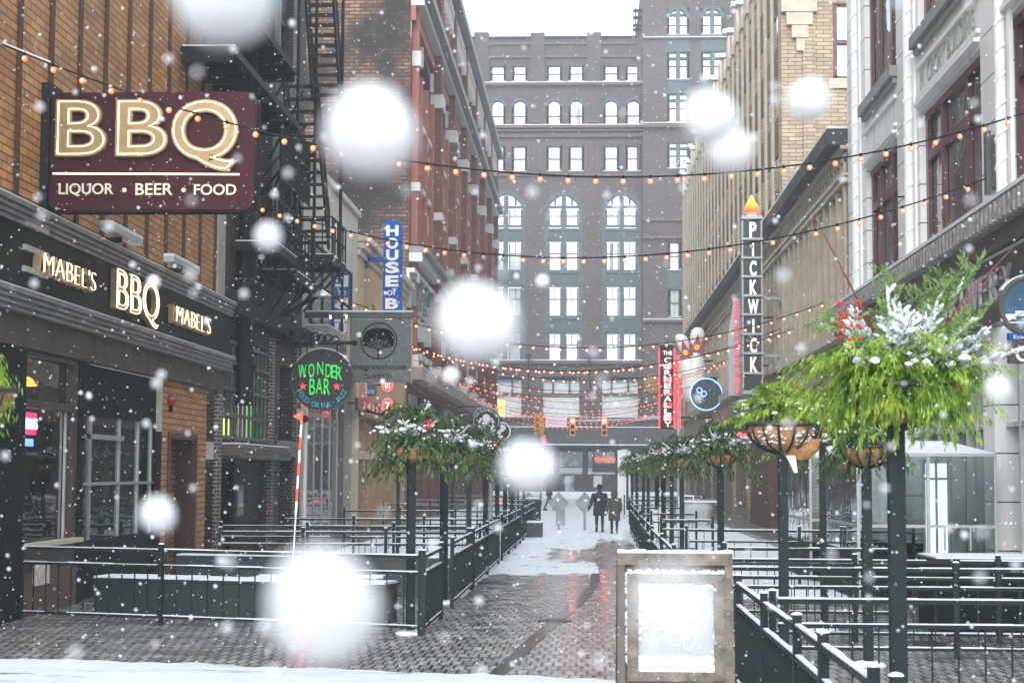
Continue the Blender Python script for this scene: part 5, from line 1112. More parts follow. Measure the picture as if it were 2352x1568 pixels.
# ================================================================ fences
def fence(p0, p1, nspan, label, h=1.03, group='black railings along the patios', snow=True, sp=.2, fine=True, endpost=True, rz=None):
    p0, p1 = Vector((*p0, 0)), Vector((*p1, 0)); d = (p1-p0); L_ = d.length; d.normalize(); nrm = Vector((-d.y, d.x, 0))
    S = thing('railing', p0, label, 'railing', group)
    for k in range(nspan+1 if endpost else nspan):
        p = p0+d*(L_*k/nspan); w = .029
        P = MB().beam(p, p+Vector((0,0,h+.06)), w*2, w*2, up=d).build('post', GREEN_METAL, S)
        if fine: MB().lathe(p+Vector((0,0,h+.061)), [(.042,0),(.032,.012),(.01,.018)], 8).build('snow', SNOW, P)
    for z, hh in ((h-.03, .04), (h-.24, .035), (.1, .035)):
        for k in range(nspan):
            a, b_ = p0+d*(L_*k/nspan+.045), p0+d*(L_*(k+1)/nspan-.045)
            r_ = MB().beam(a+Vector((0,0,z)), b_+Vector((0,0,z)), .045, hh).build('rail', GREEN_METAL, S)
            if snow:
                mb = MB(); n = max(2, int((b_-a).length/.35)) if fine else 1
                for q in range(n):
                    if fine and random.random() < .06: continue
                    t = .006+.01*random.random(); mb.beam(a.lerp(b_, q/n)+Vector((0,0,z+hh/2+t/2+.001)), a.lerp(b_, (q+1)/n)+Vector((0,0,z+hh/2+t/2+.001)), .04, t)
                mb.build('snow', SNOW, r_)
    for k in range(nspan):
        mb = MB(); a, b_ = p0+d*(L_*k/nspan), p0+d*(L_*(k+1)/nspan); n = int((b_-a).length/sp)
        for q in range(1, n): p = a.lerp(b_, q/n); mb.beam(p+Vector((0,0,.12)), p+Vector((0,0,h-.26)), .014, .014, up=d)
        mb.build('picket_panel', GREEN_METAL, S)
    return S
random.seed(11)
g = lambda px, py: tuple(atZ(px, py))[:2]
fence(g(46,1421), g(367,1433), 1, 'near left railing panel in front of the restaurant window')
fence(g(368,1433), g(966,1458), 1, 'near left railing running from the middle post to the path corner', sp=.24)
fence((-2.12,22.15), (-2.1,24.6), 1, 'short railing panel at the left corner of the path, nearest the camera', sp=.12)
fence((-2.1,26.6), (-2.08,30.8), 1, 'left path railing just beyond the gap behind the first basket pole', sp=.12)
fence((-2.08,31.2), (-2.05,39.5), 2, 'left path railing, third stretch from the camera', sp=.12)
fence((-2.05,41), (-2.0,51), 3, 'left path railing, fourth stretch from the camera', sp=.14, fine=False)
fence((-2.0,53), (-1.95,63), 3, 'left path railing, farthest stretch before the dark box', sp=.16, fine=False)
lbl = ['first', 'second', 'third', 'fourth', 'fifth', 'sixth', 'seventh', 'eighth', 'ninth']
for i, (Yk, xa, n) in enumerate(((30.9,-6.6,3),(34.2,-7.3,3),(39.5,-7.0,3),(48,-6.8,3),(58,-6.9,3),(66,-6.8,3),(78,-6.8,2))):
    fence((xa, Yk-.3), (-2.15, Yk), n, '%s cross railing on the left patio, counted from the camera' % lbl[i], fine=Yk < 42, sp=.34)
# right of the path
RH = (1.12, 1.42)
fence((1.46,8.9), (1.46,10.75), 1, 'nearest right path railing, at the bottom edge of the photo', h=1.06, sp=.11)
fence((1.46,10.8), (1.46,12.1), 1, 'right path railing, second short panel from the camera', h=1.06, sp=.11, endpost=False)
fence((1.46,12.1), (1.45,14.2), 1, 'right path railing panel behind the wooden board', h=1.06, sp=.11, endpost=False)
fence((1.45,14.25), (1.45,16.7), 1, 'right path railing panel ending beside the wooden board top', h=1.06, sp=.12)
fence((1.55,8.76), (5.5,8.7), 2, 'railing crossing the bottom right corner of the photo', sp=.16)
fence((1.6,15.0), (6.6,15.0), 2, 'near right cross railing in front of the middle basket pole', sp=.22)
fence((1.55,20.0), (6.9,19.9), 2, 'right cross railing behind the near basket poles', sp=.24)
fence((1.6,21.9), (6.9,21.7), 3, 'right cross railing just before the black patio boxes', sp=.24)
fence((2.0,25.2), (4.4,25.1), 1, 'short snowy railing beside the glass patio enclosure', sp=.22)
fence((1.9,33.2), (6.2,33.0), 2, 'right cross railing in front of the snowy patio and brick pier', sp=.28)
for i, (Yk, xb, n) in enumerate(((40,2.9,1),(46,2.9,1),(54,3.0,1),(70,5.4,2),(80,5.4,2))): fence((1.7,Yk), (xb,Yk), n, '%s far cross railing on the right patio' % ['first','second','third','fourth','fifth'][i], fine=False, sp=.2)
fence((1.22,24.4), (1.24,33), 2, 'right path railing behind the top of the wooden board', sp=.12)
fence((1.3,35), (1.35,44), 3, 'right path railing near the walking couple', sp=.14, fine=False); fence((1.4,46), (1.5,60), 4, 'far right path railing beyond the walking couple', sp=.16, fine=False)
# ================================================================ low boxes on the patios
SLATE = mat('slate_planter_board', (.02,.028,.032), .4, var=.25, scale=2)
def longbox(a, b_, w, h, lb, nm='bench_planter', cat='planter', m=SLATE):
    a, b_ = Vector((*a, 0)), Vector((*b_, 0)); S = thing(nm, a, lb, cat)
    MB().beam(a+Vector((0,0,h/2+.002)), b_+Vector((0,0,h/2+.002)), w, h-.004).build('body', m, S); d = (b_-a).normalized()*.03
    MB().beam(a-d+Vector((0,0,h+.02)), b_+d+Vector((0,0,h+.02)), w+.06, .04).build('top_board', m, S)
    mb = MB(); n = 14
    for q in range(n):
        t = .02+.016*random.random(); mb.beam(a.lerp(b_, q/n)+Vector((0,0,h+.04+t/2)), a.lerp(b_, (q+1)/n)+Vector((0,0,h+.04+t/2)), w+.03, t)
    mb.build('snow', SNOW, S); return S
longbox((-7.15,25.1), (-2.75,24.0), .5, .5, 'long slate grey box with snowy top behind the near left railing')
longbox((-7.0,29.3), (-2.3,29.0), .45, .62, 'second long dark box with snow farther back on the left patio')
longbox((-5.2,27), (-3.2,27), .4, .4, 'short dark low box between the two long patio boxes')
c = g(1216,1233); S = thing('dark_crate', (c[0], c[1], 0), 'dark square box with a snowy lid at the end of the left path railing', 'box')
MB().box(c[0]-.34, c[0]+.42, c[1], c[1]+.7, .0, .46).build('body', SLATE, S, bevel=.02); MB().box(c[0]-.36, c[0]+.44, c[1]-.02, c[1]+.72, .46, .52).build('snow', SNOW, S, bevel=.03)
c = g(1208,1212); S = thing('litter_bin', (c[0], c[1], 0), 'dark litter bin at the far end of the left path railing', 'bin')
MB().lathe((c[0]+.25, c[1], 0), [(.3,0),(.33,.9),(.36,.95),(.3,1.1),(.22,1.15)], 16).build('body', SLATE, S); MB().lathe((c[0]+.25, c[1], 0), [(.3,1.101),(.2,1.17)], 14).build('snow', SNOW, S)
# ================================================================ evergreen baskets on poles
def leafmat(name, c1, c2, c3, tr=.25, sc_=7):
    m, n, b, L = newmat(name); g_ = n.nodes.new('ShaderNodeTexCoord'); t = noise(n, sc_, 3, .6, g_.outputs['Object'])
    r = ramp(n, t.outputs[0], [(.32, c1), (.5, c2), (.66, c3)]); L(r.outputs[0], b.inputs['Base Color']); b.inputs['Roughness'].default_value = .5
    tl = n.nodes.new('ShaderNodeBsdfTranslucent'); L(r.outputs[0], tl.inputs[0]); mi = n.nodes.new('ShaderNodeMixShader'); mi.inputs[0].default_value = tr
    L(b.outputs[0], mi.inputs[1]); L(tl.outputs[0], mi.inputs[2]); L(mi.outputs[0], n.nodes['Material Output'].inputs[0]); return m
CEDAR = leafmat('yellow_green_cedar', (.06,.12,.012), (.2,.34,.03), (.45,.56,.07), .38)
CEDARD = leafmat('dark_green_cedar', (.015,.035,.012), (.04,.085,.02), (.1,.17,.03), .2, 5)
FIR = leafmat('blue_green_fir', (.03,.06,.045), (.06,.12,.08), (.12,.2,.12), .15, 6)
JUN = leafmat('pale_green_juniper', (.08,.14,.03), (.18,.28,.07), (.3,.4,.14), .3, 6)
COCO = mat('coconut_fibre_liner', (.5,.25,.1), .9, var=.45, scale=14, bump=.8)
BASK = mat('black_wire', (.012,.014,.014), .45)
LAB = mat('red_twig_bark', (.16,.02,.03), .45); BERRY = mat('red_berry', (.55,.01,.01), .3)
def rv(a, b_): return random.uniform(a, b_)
def leaf(mb, p, d, l, w):
    s = d.cross(Vector((rv(-1,1), rv(-1,1), rv(-1,1)))); 
    if s.length < 1e-3: return
    s.normalize(); q = p+d*l; m_ = p+d*l*.45
    mb.add([p, m_+s*w, q, m_-s*w], [(0,1,2,3)])
def frond(mb, base, az, out, rise, drop, n, k, ll, lw, hang=.7):
    """an arching spray: goes out and up, then droops, leaflets hanging from it"""
    ca, sa = math.cos(az), math.sin(az); prev = base
    for i in range(1, n+1):
        t = i/n; p = base+Vector((ca*out*t, sa*out*t, rise*math.sin(min(t*1.7, 1)*math.pi/2)-drop*t*t)); d = (p-prev).normalized()
        for _ in range(k):
            ld = (d*rv(.3,.9)+Vector((rv(-.6,.6), rv(-.6,.6), rv(-.2,.25)-hang*t))).normalized(); leaf(mb, prev.lerp(p, random.random())+Vector((rv(-.02,.02),)*3), ld, ll*rv(.6,1.3), lw)
        prev = p
    return prev
def sprig(gm, sm, base, d, l, r_=.03, snow=.8, n=5, fine=True):
    """needle bearing twig with side twigs and snow lying on them"""
    d = d.normalized(); up = Vector((0,0,1)); side = d.cross(up)
    if side.length < .1: side = Vector((1,0,0))
    side.normalize(); tw = [(base, base+d*l)]
    for i in range(1, n):
        t = i/n
        for s in (-1, 1): a = base+d*l*t; tw.append((a, a+(d*.65+side*s*.75+Vector((0,0,rv(-.1,.2)))).normalized()*l*.42*(1-t*.6)))
    for a, b_ in tw:
        L_ = (b_-a).length; nn = int(L_/.008) if fine else int(L_/.02)
        for _ in range(nn):
            dd = ((b_-a).normalized()*.9+Vector((rv(-1,1), rv(-1,1), rv(-1,1)))*.8).normalized(); leaf(gm, a.lerp(b_, random.random()), dd, r_*rv(.8,1.5), .0022 if fine else .005)
        if random.random() < snow:
            m = 5; sm.tube([a.lerp(b_, .08+.92*q/m)+Vector((rv(-.004,.004), rv(-.004,.004), r_*.35+rv(-.003,.004))) for q in range(m+1)], .02, 6, radii=[r_*.45*x*rv(.85,1.2) for x in (.6,.9,1,1,.85,.4)])
def basket(S, c, R_, tilt=0, az=0, nrib=12, liner=True, mesh=True):
    """hemispherical wire basket with coco liner; c is the bottom centre"""
    def P(r, h, t): return Vector((c[0]+r*math.cos(t), c[1]+r*math.sin(t), c[2]+h))
    b_ = MB(); rt = .006+R_*.03
    for k in range(nrib):
        t = 2*math.pi*k/nrib; b_.tube([P(R_*math.sin(R(a)), R_*.8*(1-math.cos(R(a))), t) for a in (4, 25, 45, 65, 82, 95)], rt*.8, 4)
    b_.tube([P(R_*1.01, R_*.8, 2*math.pi*k/20) for k in range(21)], rt, 5, caps=False); b_.lathe(c, [(R_*.22,-.01),(R_*.22,.015)], 10); b_.build('wire_basket', BASK, S)
    if liner:
        m = MB().lathe(c, [(R_*.95*math.sin(R(a)), R_*.78*(1-math.cos(R(a)))+.015) for a in (3, 15, 30, 45, 60, 75, 88)], 22)
        random.seed(int(abs(c[0])*100)+3); m.v = [(x+rv(-.012,.012), y+rv(-.012,.012), z+rv(-.006,.006)) for x, y, z in m.v]; m.build('coco_liner', COCO, S, smooth=True)
def greenery(S, top, R_, Hh, seed, n=60, dens=3, fine=False, snowy=.35, cedar=CEDARD, firs=9, low=1.0):
    """crown round `top` (liner rim centre): drooping cedar, snowy fir, twigs"""
    random.seed(seed); top = Vector(top); m1 = MB(); m2 = MB(); sn = MB()
    ll, lw, st = (.075, .0065, 15) if fine else (.1, .013, 8)
    for i in range(n):
        az = 2*math.pi*(i+rv(-.4,.4))/n*3; ring = i % 3; o = R_*(rv(.8,1.1), rv(.55,.9), rv(.3,.6))[ring]; r_ = Hh*(rv(.05,.25), rv(.25,.5), rv(.5,.8))[ring]; dp = Hh*(rv(.5,.85)*low, rv(.3,.5)*low, rv(.1,.3))[ring]
        frond(m1, top+Vector((rv(-.05,.05), rv(-.05,.05), rv(0,.06))), az, o, r_, dp, st, dens, ll, lw, 1.0 if ring < 2 else .3)
    for i in range(firs):
        az = rv(0, 6.28); el = rv(.25,1.3); d = Vector((math.cos(az)*math.cos(el), math.sin(az)*math.cos(el), math.sin(el))); sprig(m2, sn, top+Vector((0,0,.03)), d, Hh*rv(.45,.85), .03 if fine else .04, snowy+.3, 5, fine)
    for i in range(int(26*snowy*(3 if fine else 2))):
        az = rv(0,6.28); q = R_*math.sqrt(random.random())*.85; z = Hh*.42*(1-(q/R_)**2)+rv(-.03,.06); sn.ball(top+Vector((q*math.cos(az), q*math.sin(az), z)), rv(.02,.045), 6, .45, .25)
    m1.build('cedar_spray', cedar, S); m2.build('fir_sprig', FIR, S); sn.build('snow', SNOW, S)
def pole(S, x, y, z, w=.1):
    P = MB().box(x-w/2, x+w/2, y-w/2, y+w/2, 0, z).build('pole', GREEN_METAL, S); MB().box(x-w*.9, x+w*.9, y-w*.9, y+w*.9, 0, .03).build('base_plate', GREEN_METAL, P); MB().lathe((x, y, .0), [(.2,.0),(.17,.03),(.08,.05)], 10).build('snow', SNOW, P); return P
PG = 'evergreen baskets on poles along the path'
# nearest right basket, the big bright bouquet
Yk = 11.0; c = atY(2057, 985, Yk); S = thing('hanging_basket', (c.x, c.y, 0), 'largest bright green evergreen basket with snowy fir, red berries and red twigs, nearest right', 'planter', PG)
pole(S, c.x, c.y, c.z+.02, .1); R_ = .34; basket(S, (c.x, c.y, c.z), R_)
top = Vector((c.x, c.y, c.z+R_*.8)); random.seed(21)
m1 = MB(); m2 = MB(); m3 = MB(); sn = MB()
for i in range(135):     # long drooping cedar fronds
    az = rv(0,6.28); side = abs(math.cos(az)); o = rv(.3,.66)*(.55+.45*side); fr_ = math.sin(az) < -.3; frond(m1, top+Vector((rv(-.12,.12), rv(-.12,.12), rv(.02,.12))), az, o*(.8 if fr_ else 1), rv(.05,.25), rv(.26,.42) if fr_ else rv(.24,.45), 18, 9, .05, .0055, 1.3)
for i in range(120):
    az = rv(0,6.28); frond(m1, top+Vector((rv(-.15,.15), rv(-.15,.15), rv(0,.1))), az, rv(.3,.72), rv(.15,.32), rv(.05,.3), 14, 6, .055, .006, .7)
for i in range(75):     # fronds falling over the front of the bowl
    az = rv(-3.0,-.14); frond(m1, top+Vector((R_*.8*math.cos(az)+rv(-.05,.05), R_*.8*math.sin(az), rv(.0,.08))), az, rv(.05,.2), rv(.02,.08), rv(.22,.46), 14, 8, .05, .0055, 1.5)
for i in range(46):     # pale juniper over the shoulders
    az = rv(0,6.28); frond(m3, top+Vector((rv(-.1,.1), rv(-.1,.1), .08)), az, rv(.3,.7), rv(.22,.42), rv(.0,.15), 12, 6, .05, .005, .1)
for dx, dz, l, n_ in ((.62,.85,.98,7),(.5,.9,.8,6),(.35,.8,.66,5),(.75,.55,.75,5),(-.1,1,.72,5),(-.6,.55,.6,5)):   # the tall spray leaning right
    b0 = top+Vector((0,0,.05)); d = Vector((dx, rv(-.2,.2), dz)).normalized()
    for q in range(n_*4):
        t = .3+.7*q/(n_*4); frond(m3, b0+d*l*t*.9, rv(0,6.28), .1, .05, -.05, 5, 7, .045, .0045, -.5)
    m3.tube([b0, b0+d*l*.9], .006, 4)
    sprig(m3, sn, b0+d*l*.3, d, l*.55, .03, .35, 5)
for i in range(26):
    az = rv(0,6.28); el = rv(.5,1.45); d = Vector((math.cos(az)*math.cos(el)*.9, math.sin(az)*math.cos(el)*.9-.25, math.sin(el))); sprig(m2, sn, top+Vector((rv(-.14,.14), -.08, .06)), d, rv(.3,.5), .034, .95, 5)
for i in range(16):
    az = rv(-.6,.5) if i % 2 else rv(2.7,3.7); d = Vector((math.cos(az), -.35, rv(.25,.8))); sprig(m2, sn, top+Vector((rv(-.05,.25), -.05, .05)), d, rv(.35,.6), .03, .9, 5)
for i in range(60): az = rv(0,6.28); q = rv(.0,.5); sn.ball(top+Vector((q*math.cos(az), q*math.sin(az)-.05, .2*(1-q)+rv(.0,.06))), rv(.015,.045), 6, .5, .25)
m1.build('cedar_spray', CEDAR, S); m2.build('fir_sprig', FIR, S); m3.build('juniper_spray', JUN, S); sn.build('snow', SNOW, S)
tw = MB()
for px, py in ((1868,495),(1905,560),(2335,560),(2300,610)): tw.tube([top+Vector((rv(-.05,.05), -.05, .05)), atY(px*.6+2057*.4+rv(-6,6), py*.6+850*.4, Yk-.15), atY(px, py, Yk-.1)], .005, 5, radii=[.007,.005,.0025])
tw.build('red_twig', LAB, S)
bc_ = atY(1950, 738, Yk-.45)
for i in range(34): MB().ball(bc_+Vector((rv(-.07,.07), rv(-.05,.05), rv(-.13,.12))), rv(.009,.014), 8).build('berry', BERRY, S)
# the tilted basket with its liner showing and the one behind it
Yk = 18.6; c = atY(1798, 1042, Yk); S = thing('hanging_basket', (c.x, c.y, 0), 'basket with snow dusted orange liner and bare wire ribs, on the second near pole', 'planter', PG)
pole(S, c.x, c.y, c.z+.02, .1); R_ = .39; basket(S, (c.x, c.y, c.z), R_, nrib=14)
MB().lathe((c.x+.16, c.y-.02, c.z-.06), [(.12,-.0),(.22,.1),(.25,.22)], 14, sy=.7).build('torn_liner', COCO, S); mb = MB()
random.seed(4)
for i in range(110): az = rv(3.3,6.1); q = R_*rv(.62,.97); mb.ball((c.x+q*math.cos(az), c.y+q*math.sin(az), c.z+.03+R_*.8*(1-math.sqrt(max(0,1-(q/R_)**2)))), rv(.008,.022), 6, .6, .2)
mb.build('snow', SNOW, S); greenery(S, (c.x-.05, c.y+.4, c.z+R_*1.0), .56, .5, 31, n=70, dens=7, fine=True, snowy=.3, cedar=CEDAR, firs=6, low=.35)
cl = MB().lathe((c.x+.06, c.y-.2, c.z-.02), [(.015,-.18),(.02,-.19),(.05,-.02),(.045,0)], 14, axis=(-.3,0,1)).build('white_cone', WHITE, S)
Yk = 19.2; c = atY(1990, 1075, Yk); S = thing('hanging_basket', (c.x, c.y, 0), 'dark evergreen basket right behind the nearest thick pole', 'planter', PG)
pole(S, c.x, c.y, c.z+.02, .1); basket(S, (c.x, c.y, c.z), .3); greenery(S, (c.x, c.y, c.z+.25), .55, .6, 33, n=70, dens=6, fine=True, snowy=.4, cedar=CEDARD)
Yk = 23.5; c = atY(1880, 1000, 23.5); S = thing('hanging_basket', (c.x, c.y, 0), 'mid green basket half hidden between the two nearest right baskets', 'planter', PG)
pole(S, c.x+.05, c.y, c.z-.1, .08); basket(S, (c.x, c.y, c.z-.1), .3); greenery(S, (c.x, c.y, c.z+.1), .75, .75, 35, n=90, dens=6, fine=True, snowy=.3, cedar=CEDAR)
def far_proto(seed):
    S = thing('hanging_basket', (0,0,0), 'x', 'planter', PG); ORG[S.name] = Vector((0,0,0)); pole(S, 0, 0, 2.2, .1); basket(S, (0,0,2.2), .29, nrib=9)
    greenery(S, (0,0,2.42), .72, .72, seed, n=66, dens=6, fine=False, snowy=.45, cedar=CEDARD, firs=12)
    random.seed(seed); mb = MB()
    for i in range(10): mb.ball(Vector((.12+rv(-.06,.06), -.35+rv(-.05,.05), 2.72+rv(-.06,.06))), .022, 6)
    mb.build('berry_cluster', BERRY, S); return S
def copy_tree(o, parent=None):
    c = o.copy(); col.objects.link(c); c.parent = parent
    for ch in list(o.children): copy_tree(ch, c)
    return c
protos = [far_proto(41), far_proto(57)]; used = [0, 0]
rp = [(1655,29.0),(1566,40.5),(1543,45.5),(1524,50),(1509,55),(1489,62),(1478,68),(1463,77),(1452,86),(1441,96)]
lp = [(945,22.4),(1020,27.6),(1077,33.4),(1115,39),(1142,45),(1160,51),(1176,58),(1190,66),(1203,75)]
back = [(914,38,'left'),(1040,60,'left')]
rl = ['third on the right, dark green over the wooden board', 'fourth on the right along the path', 'fifth on the right along the path', 'sixth on the right along the path', 'seventh on the right along the path', 'eighth on the right along the path', 'ninth on the right along the path', 'tenth on the right along the path', 'eleventh on the right along the path', 'twelfth and farthest on the right']
ll_ = ['first on the left, standing at the corner of the near railing', 'second on the left along the path', 'third on the left along the path', 'fourth on the left along the path', 'fifth on the left along the path', 'sixth on the left along the path', 'seventh on the left along the path', 'eighth on the left along the path', 'ninth and farthest on the left']
i = 0
for lst, lab in ((rp, rl), (lp, ll_)):
    for (px, Yk), lb in zip(lst, lab):
        x = atY(px, 1150, Yk).x; k = i % 2; o = protos[k] if not used[k] else copy_tree(protos[k]); used[k] = 1
        o.location = (x, Yk, 0); o.rotation_euler = (0, 0, rv(0, 6.28)); o['label'] = 'snow flecked evergreen basket, '+lb; i += 1
for px, Yk, sd_ in back:
    o = copy_tree(protos[0]); x = atY(px, 1150, Yk).x; o.location = (x, Yk, 0); o.scale = (.8,.8,.93); o['label'] = 'smaller evergreen basket on the left patio, '+('behind the first left pole' if px == 914 else 'far back against the shops')
# cedar hanging in at the left edge from a basket beyond the frame
Yk = 11.5; c = atY(-60, 860, Yk); S = thing('hanging_basket', (c.x, c.y, 0), 'bright yellow green cedar tips hanging in at the left edge of the photo', 'planter', PG)
pole(S, c.x, c.y, 2.4, .1); basket(S, (c.x, c.y, 2.4), .3); random.seed(8); m1 = MB()
for i in range(100): frond(m1, Vector((c.x, c.y, 2.75)), rv(0,6.28), rv(.2,.32), rv(.05,.25), rv(.25,.5), 12, 5, .06, .006, 1.4)
m1.build('cedar_spray', CEDAR, S)
# ================================================================ hydrant, marker, camera post
c = Vector((*g(697,1458), 0)); HR = mat('red_hydrant_paint', (.5,.02,.02), .35); S = thing('fire_hydrant', c, 'red and silver fire hydrant with a snowy cap in front of the left railing', 'fire hydrant')
MB().lathe(c, [(.17,0),(.17,.05),(.12,.07),(.115,.52),(.16,.55),(.16,.6)], 18).build('barrel', HR, S, smooth=False)
MB().lathe(c, [(.17,.601),(.15,.66),(.1,.72),(.05,.75),(.03,.82)], 18).build('cap', SILVER, S)
for s in (-1, 1): MB().lathe(c+Vector((s*.1,0,.42)), [(.06,0),(.06,.08),(.075,.08),(.075,.12)], 12, axis=(s,0,0)).build('side_outlet', HR, S)
MB().lathe(c+Vector((0,-.1,.38)), [(.075,0),(.075,.09),(.09,.09),(.09,.13)], 12, axis=(0,-1,0)).build('front_outlet', HR, S); MB().lathe(c, [(.19,.662),(.15,.72),(.09,.78)], 14).build('snow', SNOW, S)
S = thing('snow_marker', c, 'thin leaning red and white striped snow marker rod with a small red flag', 'marker pole')
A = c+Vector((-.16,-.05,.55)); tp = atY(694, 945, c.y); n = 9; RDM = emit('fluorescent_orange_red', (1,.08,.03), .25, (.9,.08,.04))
WR = MB(); RR = MB()
for k in range(14):
    a, b_ = A.lerp(tp, k/14), A.lerp(tp, (k+1)/14); m_ = RR if k in (7,9,11,13) else WR; m_.tube([a, b_], .016 if k > 5 else .009, 6)
WR.build('white_stripe', WHITE, S); RR.build('red_stripe', RDM, S); MB().plate([tp, tp+Vector((-.12,0,-.06)), tp+Vector((-.01,0,-.12))], (0,1,0), .006).build('flag', RDM, S)
c = Vector((*g(700,1205), 0)); c = Vector((atY(699,1100,46).x, 46, 0)); S = thing('camera_post', c, 'slim white post with a dome camera beside the dark brick pier', 'camera post')
zt = atY(699, 935, 46).z; MB().tube([c, c+Vector((0,0,zt-c.z))], .05, 8).build('post', WHITE, S); MB().box(c.x-.22, c.x+.05, 45.9, 46.1, zt-.3, zt-.05).build('housing', WHITE, S); MB().ball((c.x+.02, 45.85, zt-.32), .1, 10).build('dome', GREEN_METAL, S)
MB().box(c.x-.12, c.x+.1, 45.95, 46.05, zt, zt+.12).build('red_box', RDM, S)
c = Vector((atY(1128,1100,47).x, 47, 0)); S = thing('grey_post', c, 'pale grey steel post among the dark poles left of the path', 'post'); MB().tube([c, c+Vector((0,0,2.9))], .055, 8).build('post', mat('galvanised_steel', (.4,.42,.43), .45, .4), S); MB().lathe(c+Vector((0,0,2.9)), [(.06,0),(.03,.04)], 8).build('snow', SNOW, S)
# ================================================================ wooden board, foreground
Yk = 11.0; WOOD = mat('weathered_grey_wood', (.2,.17,.14), .75, var=.6, scale=9, bump=.9, c2=(.07,.06,.05)); WOODD = mat('dark_wet_wood', (.09,.075,.065), .6, var=.4, scale=5)
def bx(px, py, Y=Yk): p = atY(px, py, Y); return p.x, p.z
xl, zt = bx(1418, 1268); xr, _ = bx(1681, 1268); cxm = (xl+xr)/2
S = thing('sandwich_board', (cxm, Yk, 0), 'wooden framed sandwich board with its picture half covered by snow, in the foreground', 'sign board')
tl = .12  # the board leans back a little
def bd(mb, x0, x1, z0, z1, y0, y1): 
    f = lambda x, y, z: (x, Yk+y+(z)*tl-tl*zt, z)
    return mb.hexa([f(x0,y0,z0),f(x1,y0,z0),f(x1,y1,z0),f(x0,y1,z0),f(x0,y0,z1),f(x1,y0,z1),f(x1,y1,z1),f(x0,y1,z1)])
bd(MB(), xl, xr, zt-.075, zt, -.05, .03).build('top_rail', WOOD, S)
bd(MB(), xl, xl+.045, .02, zt-.075, -.045, .03).build('side_rail', WOODD, S); bd(MB(), xr-.05, xr, .02, zt-.075, -.045, .03).build('side_rail', WOOD, S)
bd(MB(), xl+.045, xr-.05, .25, zt-.075, -.0, .03).build('back_board', WOOD, S)
x2, z2 = bx(1440, 1315); x3, z3 = bx(1664, 1560)
for a in ((x2, x2+.07), (x3-.07, x3)): bd(MB(), *a, z3, z2, -.04, -.001).build('inner_frame', WOOD, S)
bd(MB(), x2+.07, x3-.07, z2-.06, z2, -.04, -.001).build('inner_frame', WOOD, S); bd(MB(), x2+.07, x3-.07, z3, z3+.06, -.042, -.001).build('inner_frame', WOOD, S)
pc = bd(MB(), x2+.07, x3-.07, z3+.06, z2-.06, -.012, -.002).build('picture', mat('faded_grey_print', (.3,.32,.34), .4, var=.12, scale=10), S)
pw = MB()
for sx_, sz_, r_, a0, a1 in ((.12,.2,.07,0,300),(.0,.13,.05,40,330),(.17,.3,.05,-60,210),(-.1,.15,.06,0,250),(.08,.1,.04,90,400)):
    cc = ((x2+x3)/2+sx_, z3+.12+sz_); pw.tube([(cc[0]+r_*(1-k*.03)*math.cos(R(a0+(a1-a0)*k/16)), Yk-.02+tl*(cc[1]-zt), cc[1]+r_*(1-k*.03)*math.sin(R(a0+(a1-a0)*k/16))) for k in range(17)], .004, 4)
pw.build('painted_scroll', WHITE, pc)
def lump(mb, x0, x1, z0, z1, n, rmin, rmax, prof=None, seed=1):
    random.seed(seed)
    for _ in range(n):
        x, z = rv(x0, x1), rv(z0, z1)
        if prof and not prof((x-x0)/(x1-x0), (z-z0)/(z1-z0)): continue
        mb.ball((x, Yk-.014+tl*(z-zt), z), rv(rmin, rmax), 8, .9, .12)
mb = MB(); xa, xb, za, zb = x2+.07, x3-.07, z3+.06, z2-.06
lump(mb, xa, xb, za, zb, 800, .008, .02, lambda u, v: v > .95 or u+ (1-v)*.75 < .5 or (v < .12), 5)
lump(mb, xa, xb, za-.01, za+.08, 420, .014, .028, None, 6); lump(mb, x2-.01, x2+.05, z3+.1, z2, 240, .008, .017, None, 7); lump(mb, x2, x3, z2-.06, z2+.015, 420, .008, .02, None, 8); lump(mb, x3-.06, x3, z3+.25, z2, 60, .01, .024, None, 9)
mb.build('snow', SNOW, S, smooth=True)
mb = MB()
for k in range(16): x = xl+(xr-xl)*k/16; t = .012+.01*random.random(); mb.box(x, x+(xr-xl)/16, Yk-.05, Yk+.03, zt, zt+t)
mb.build('top_snow', SNOW, S)
for x in (xl+.02, xr-.02): MB().beam((x, Yk+.05, zt-.05), (x, Yk+.75, .0), .05, .03).build('rear_leg', WOODD, S)
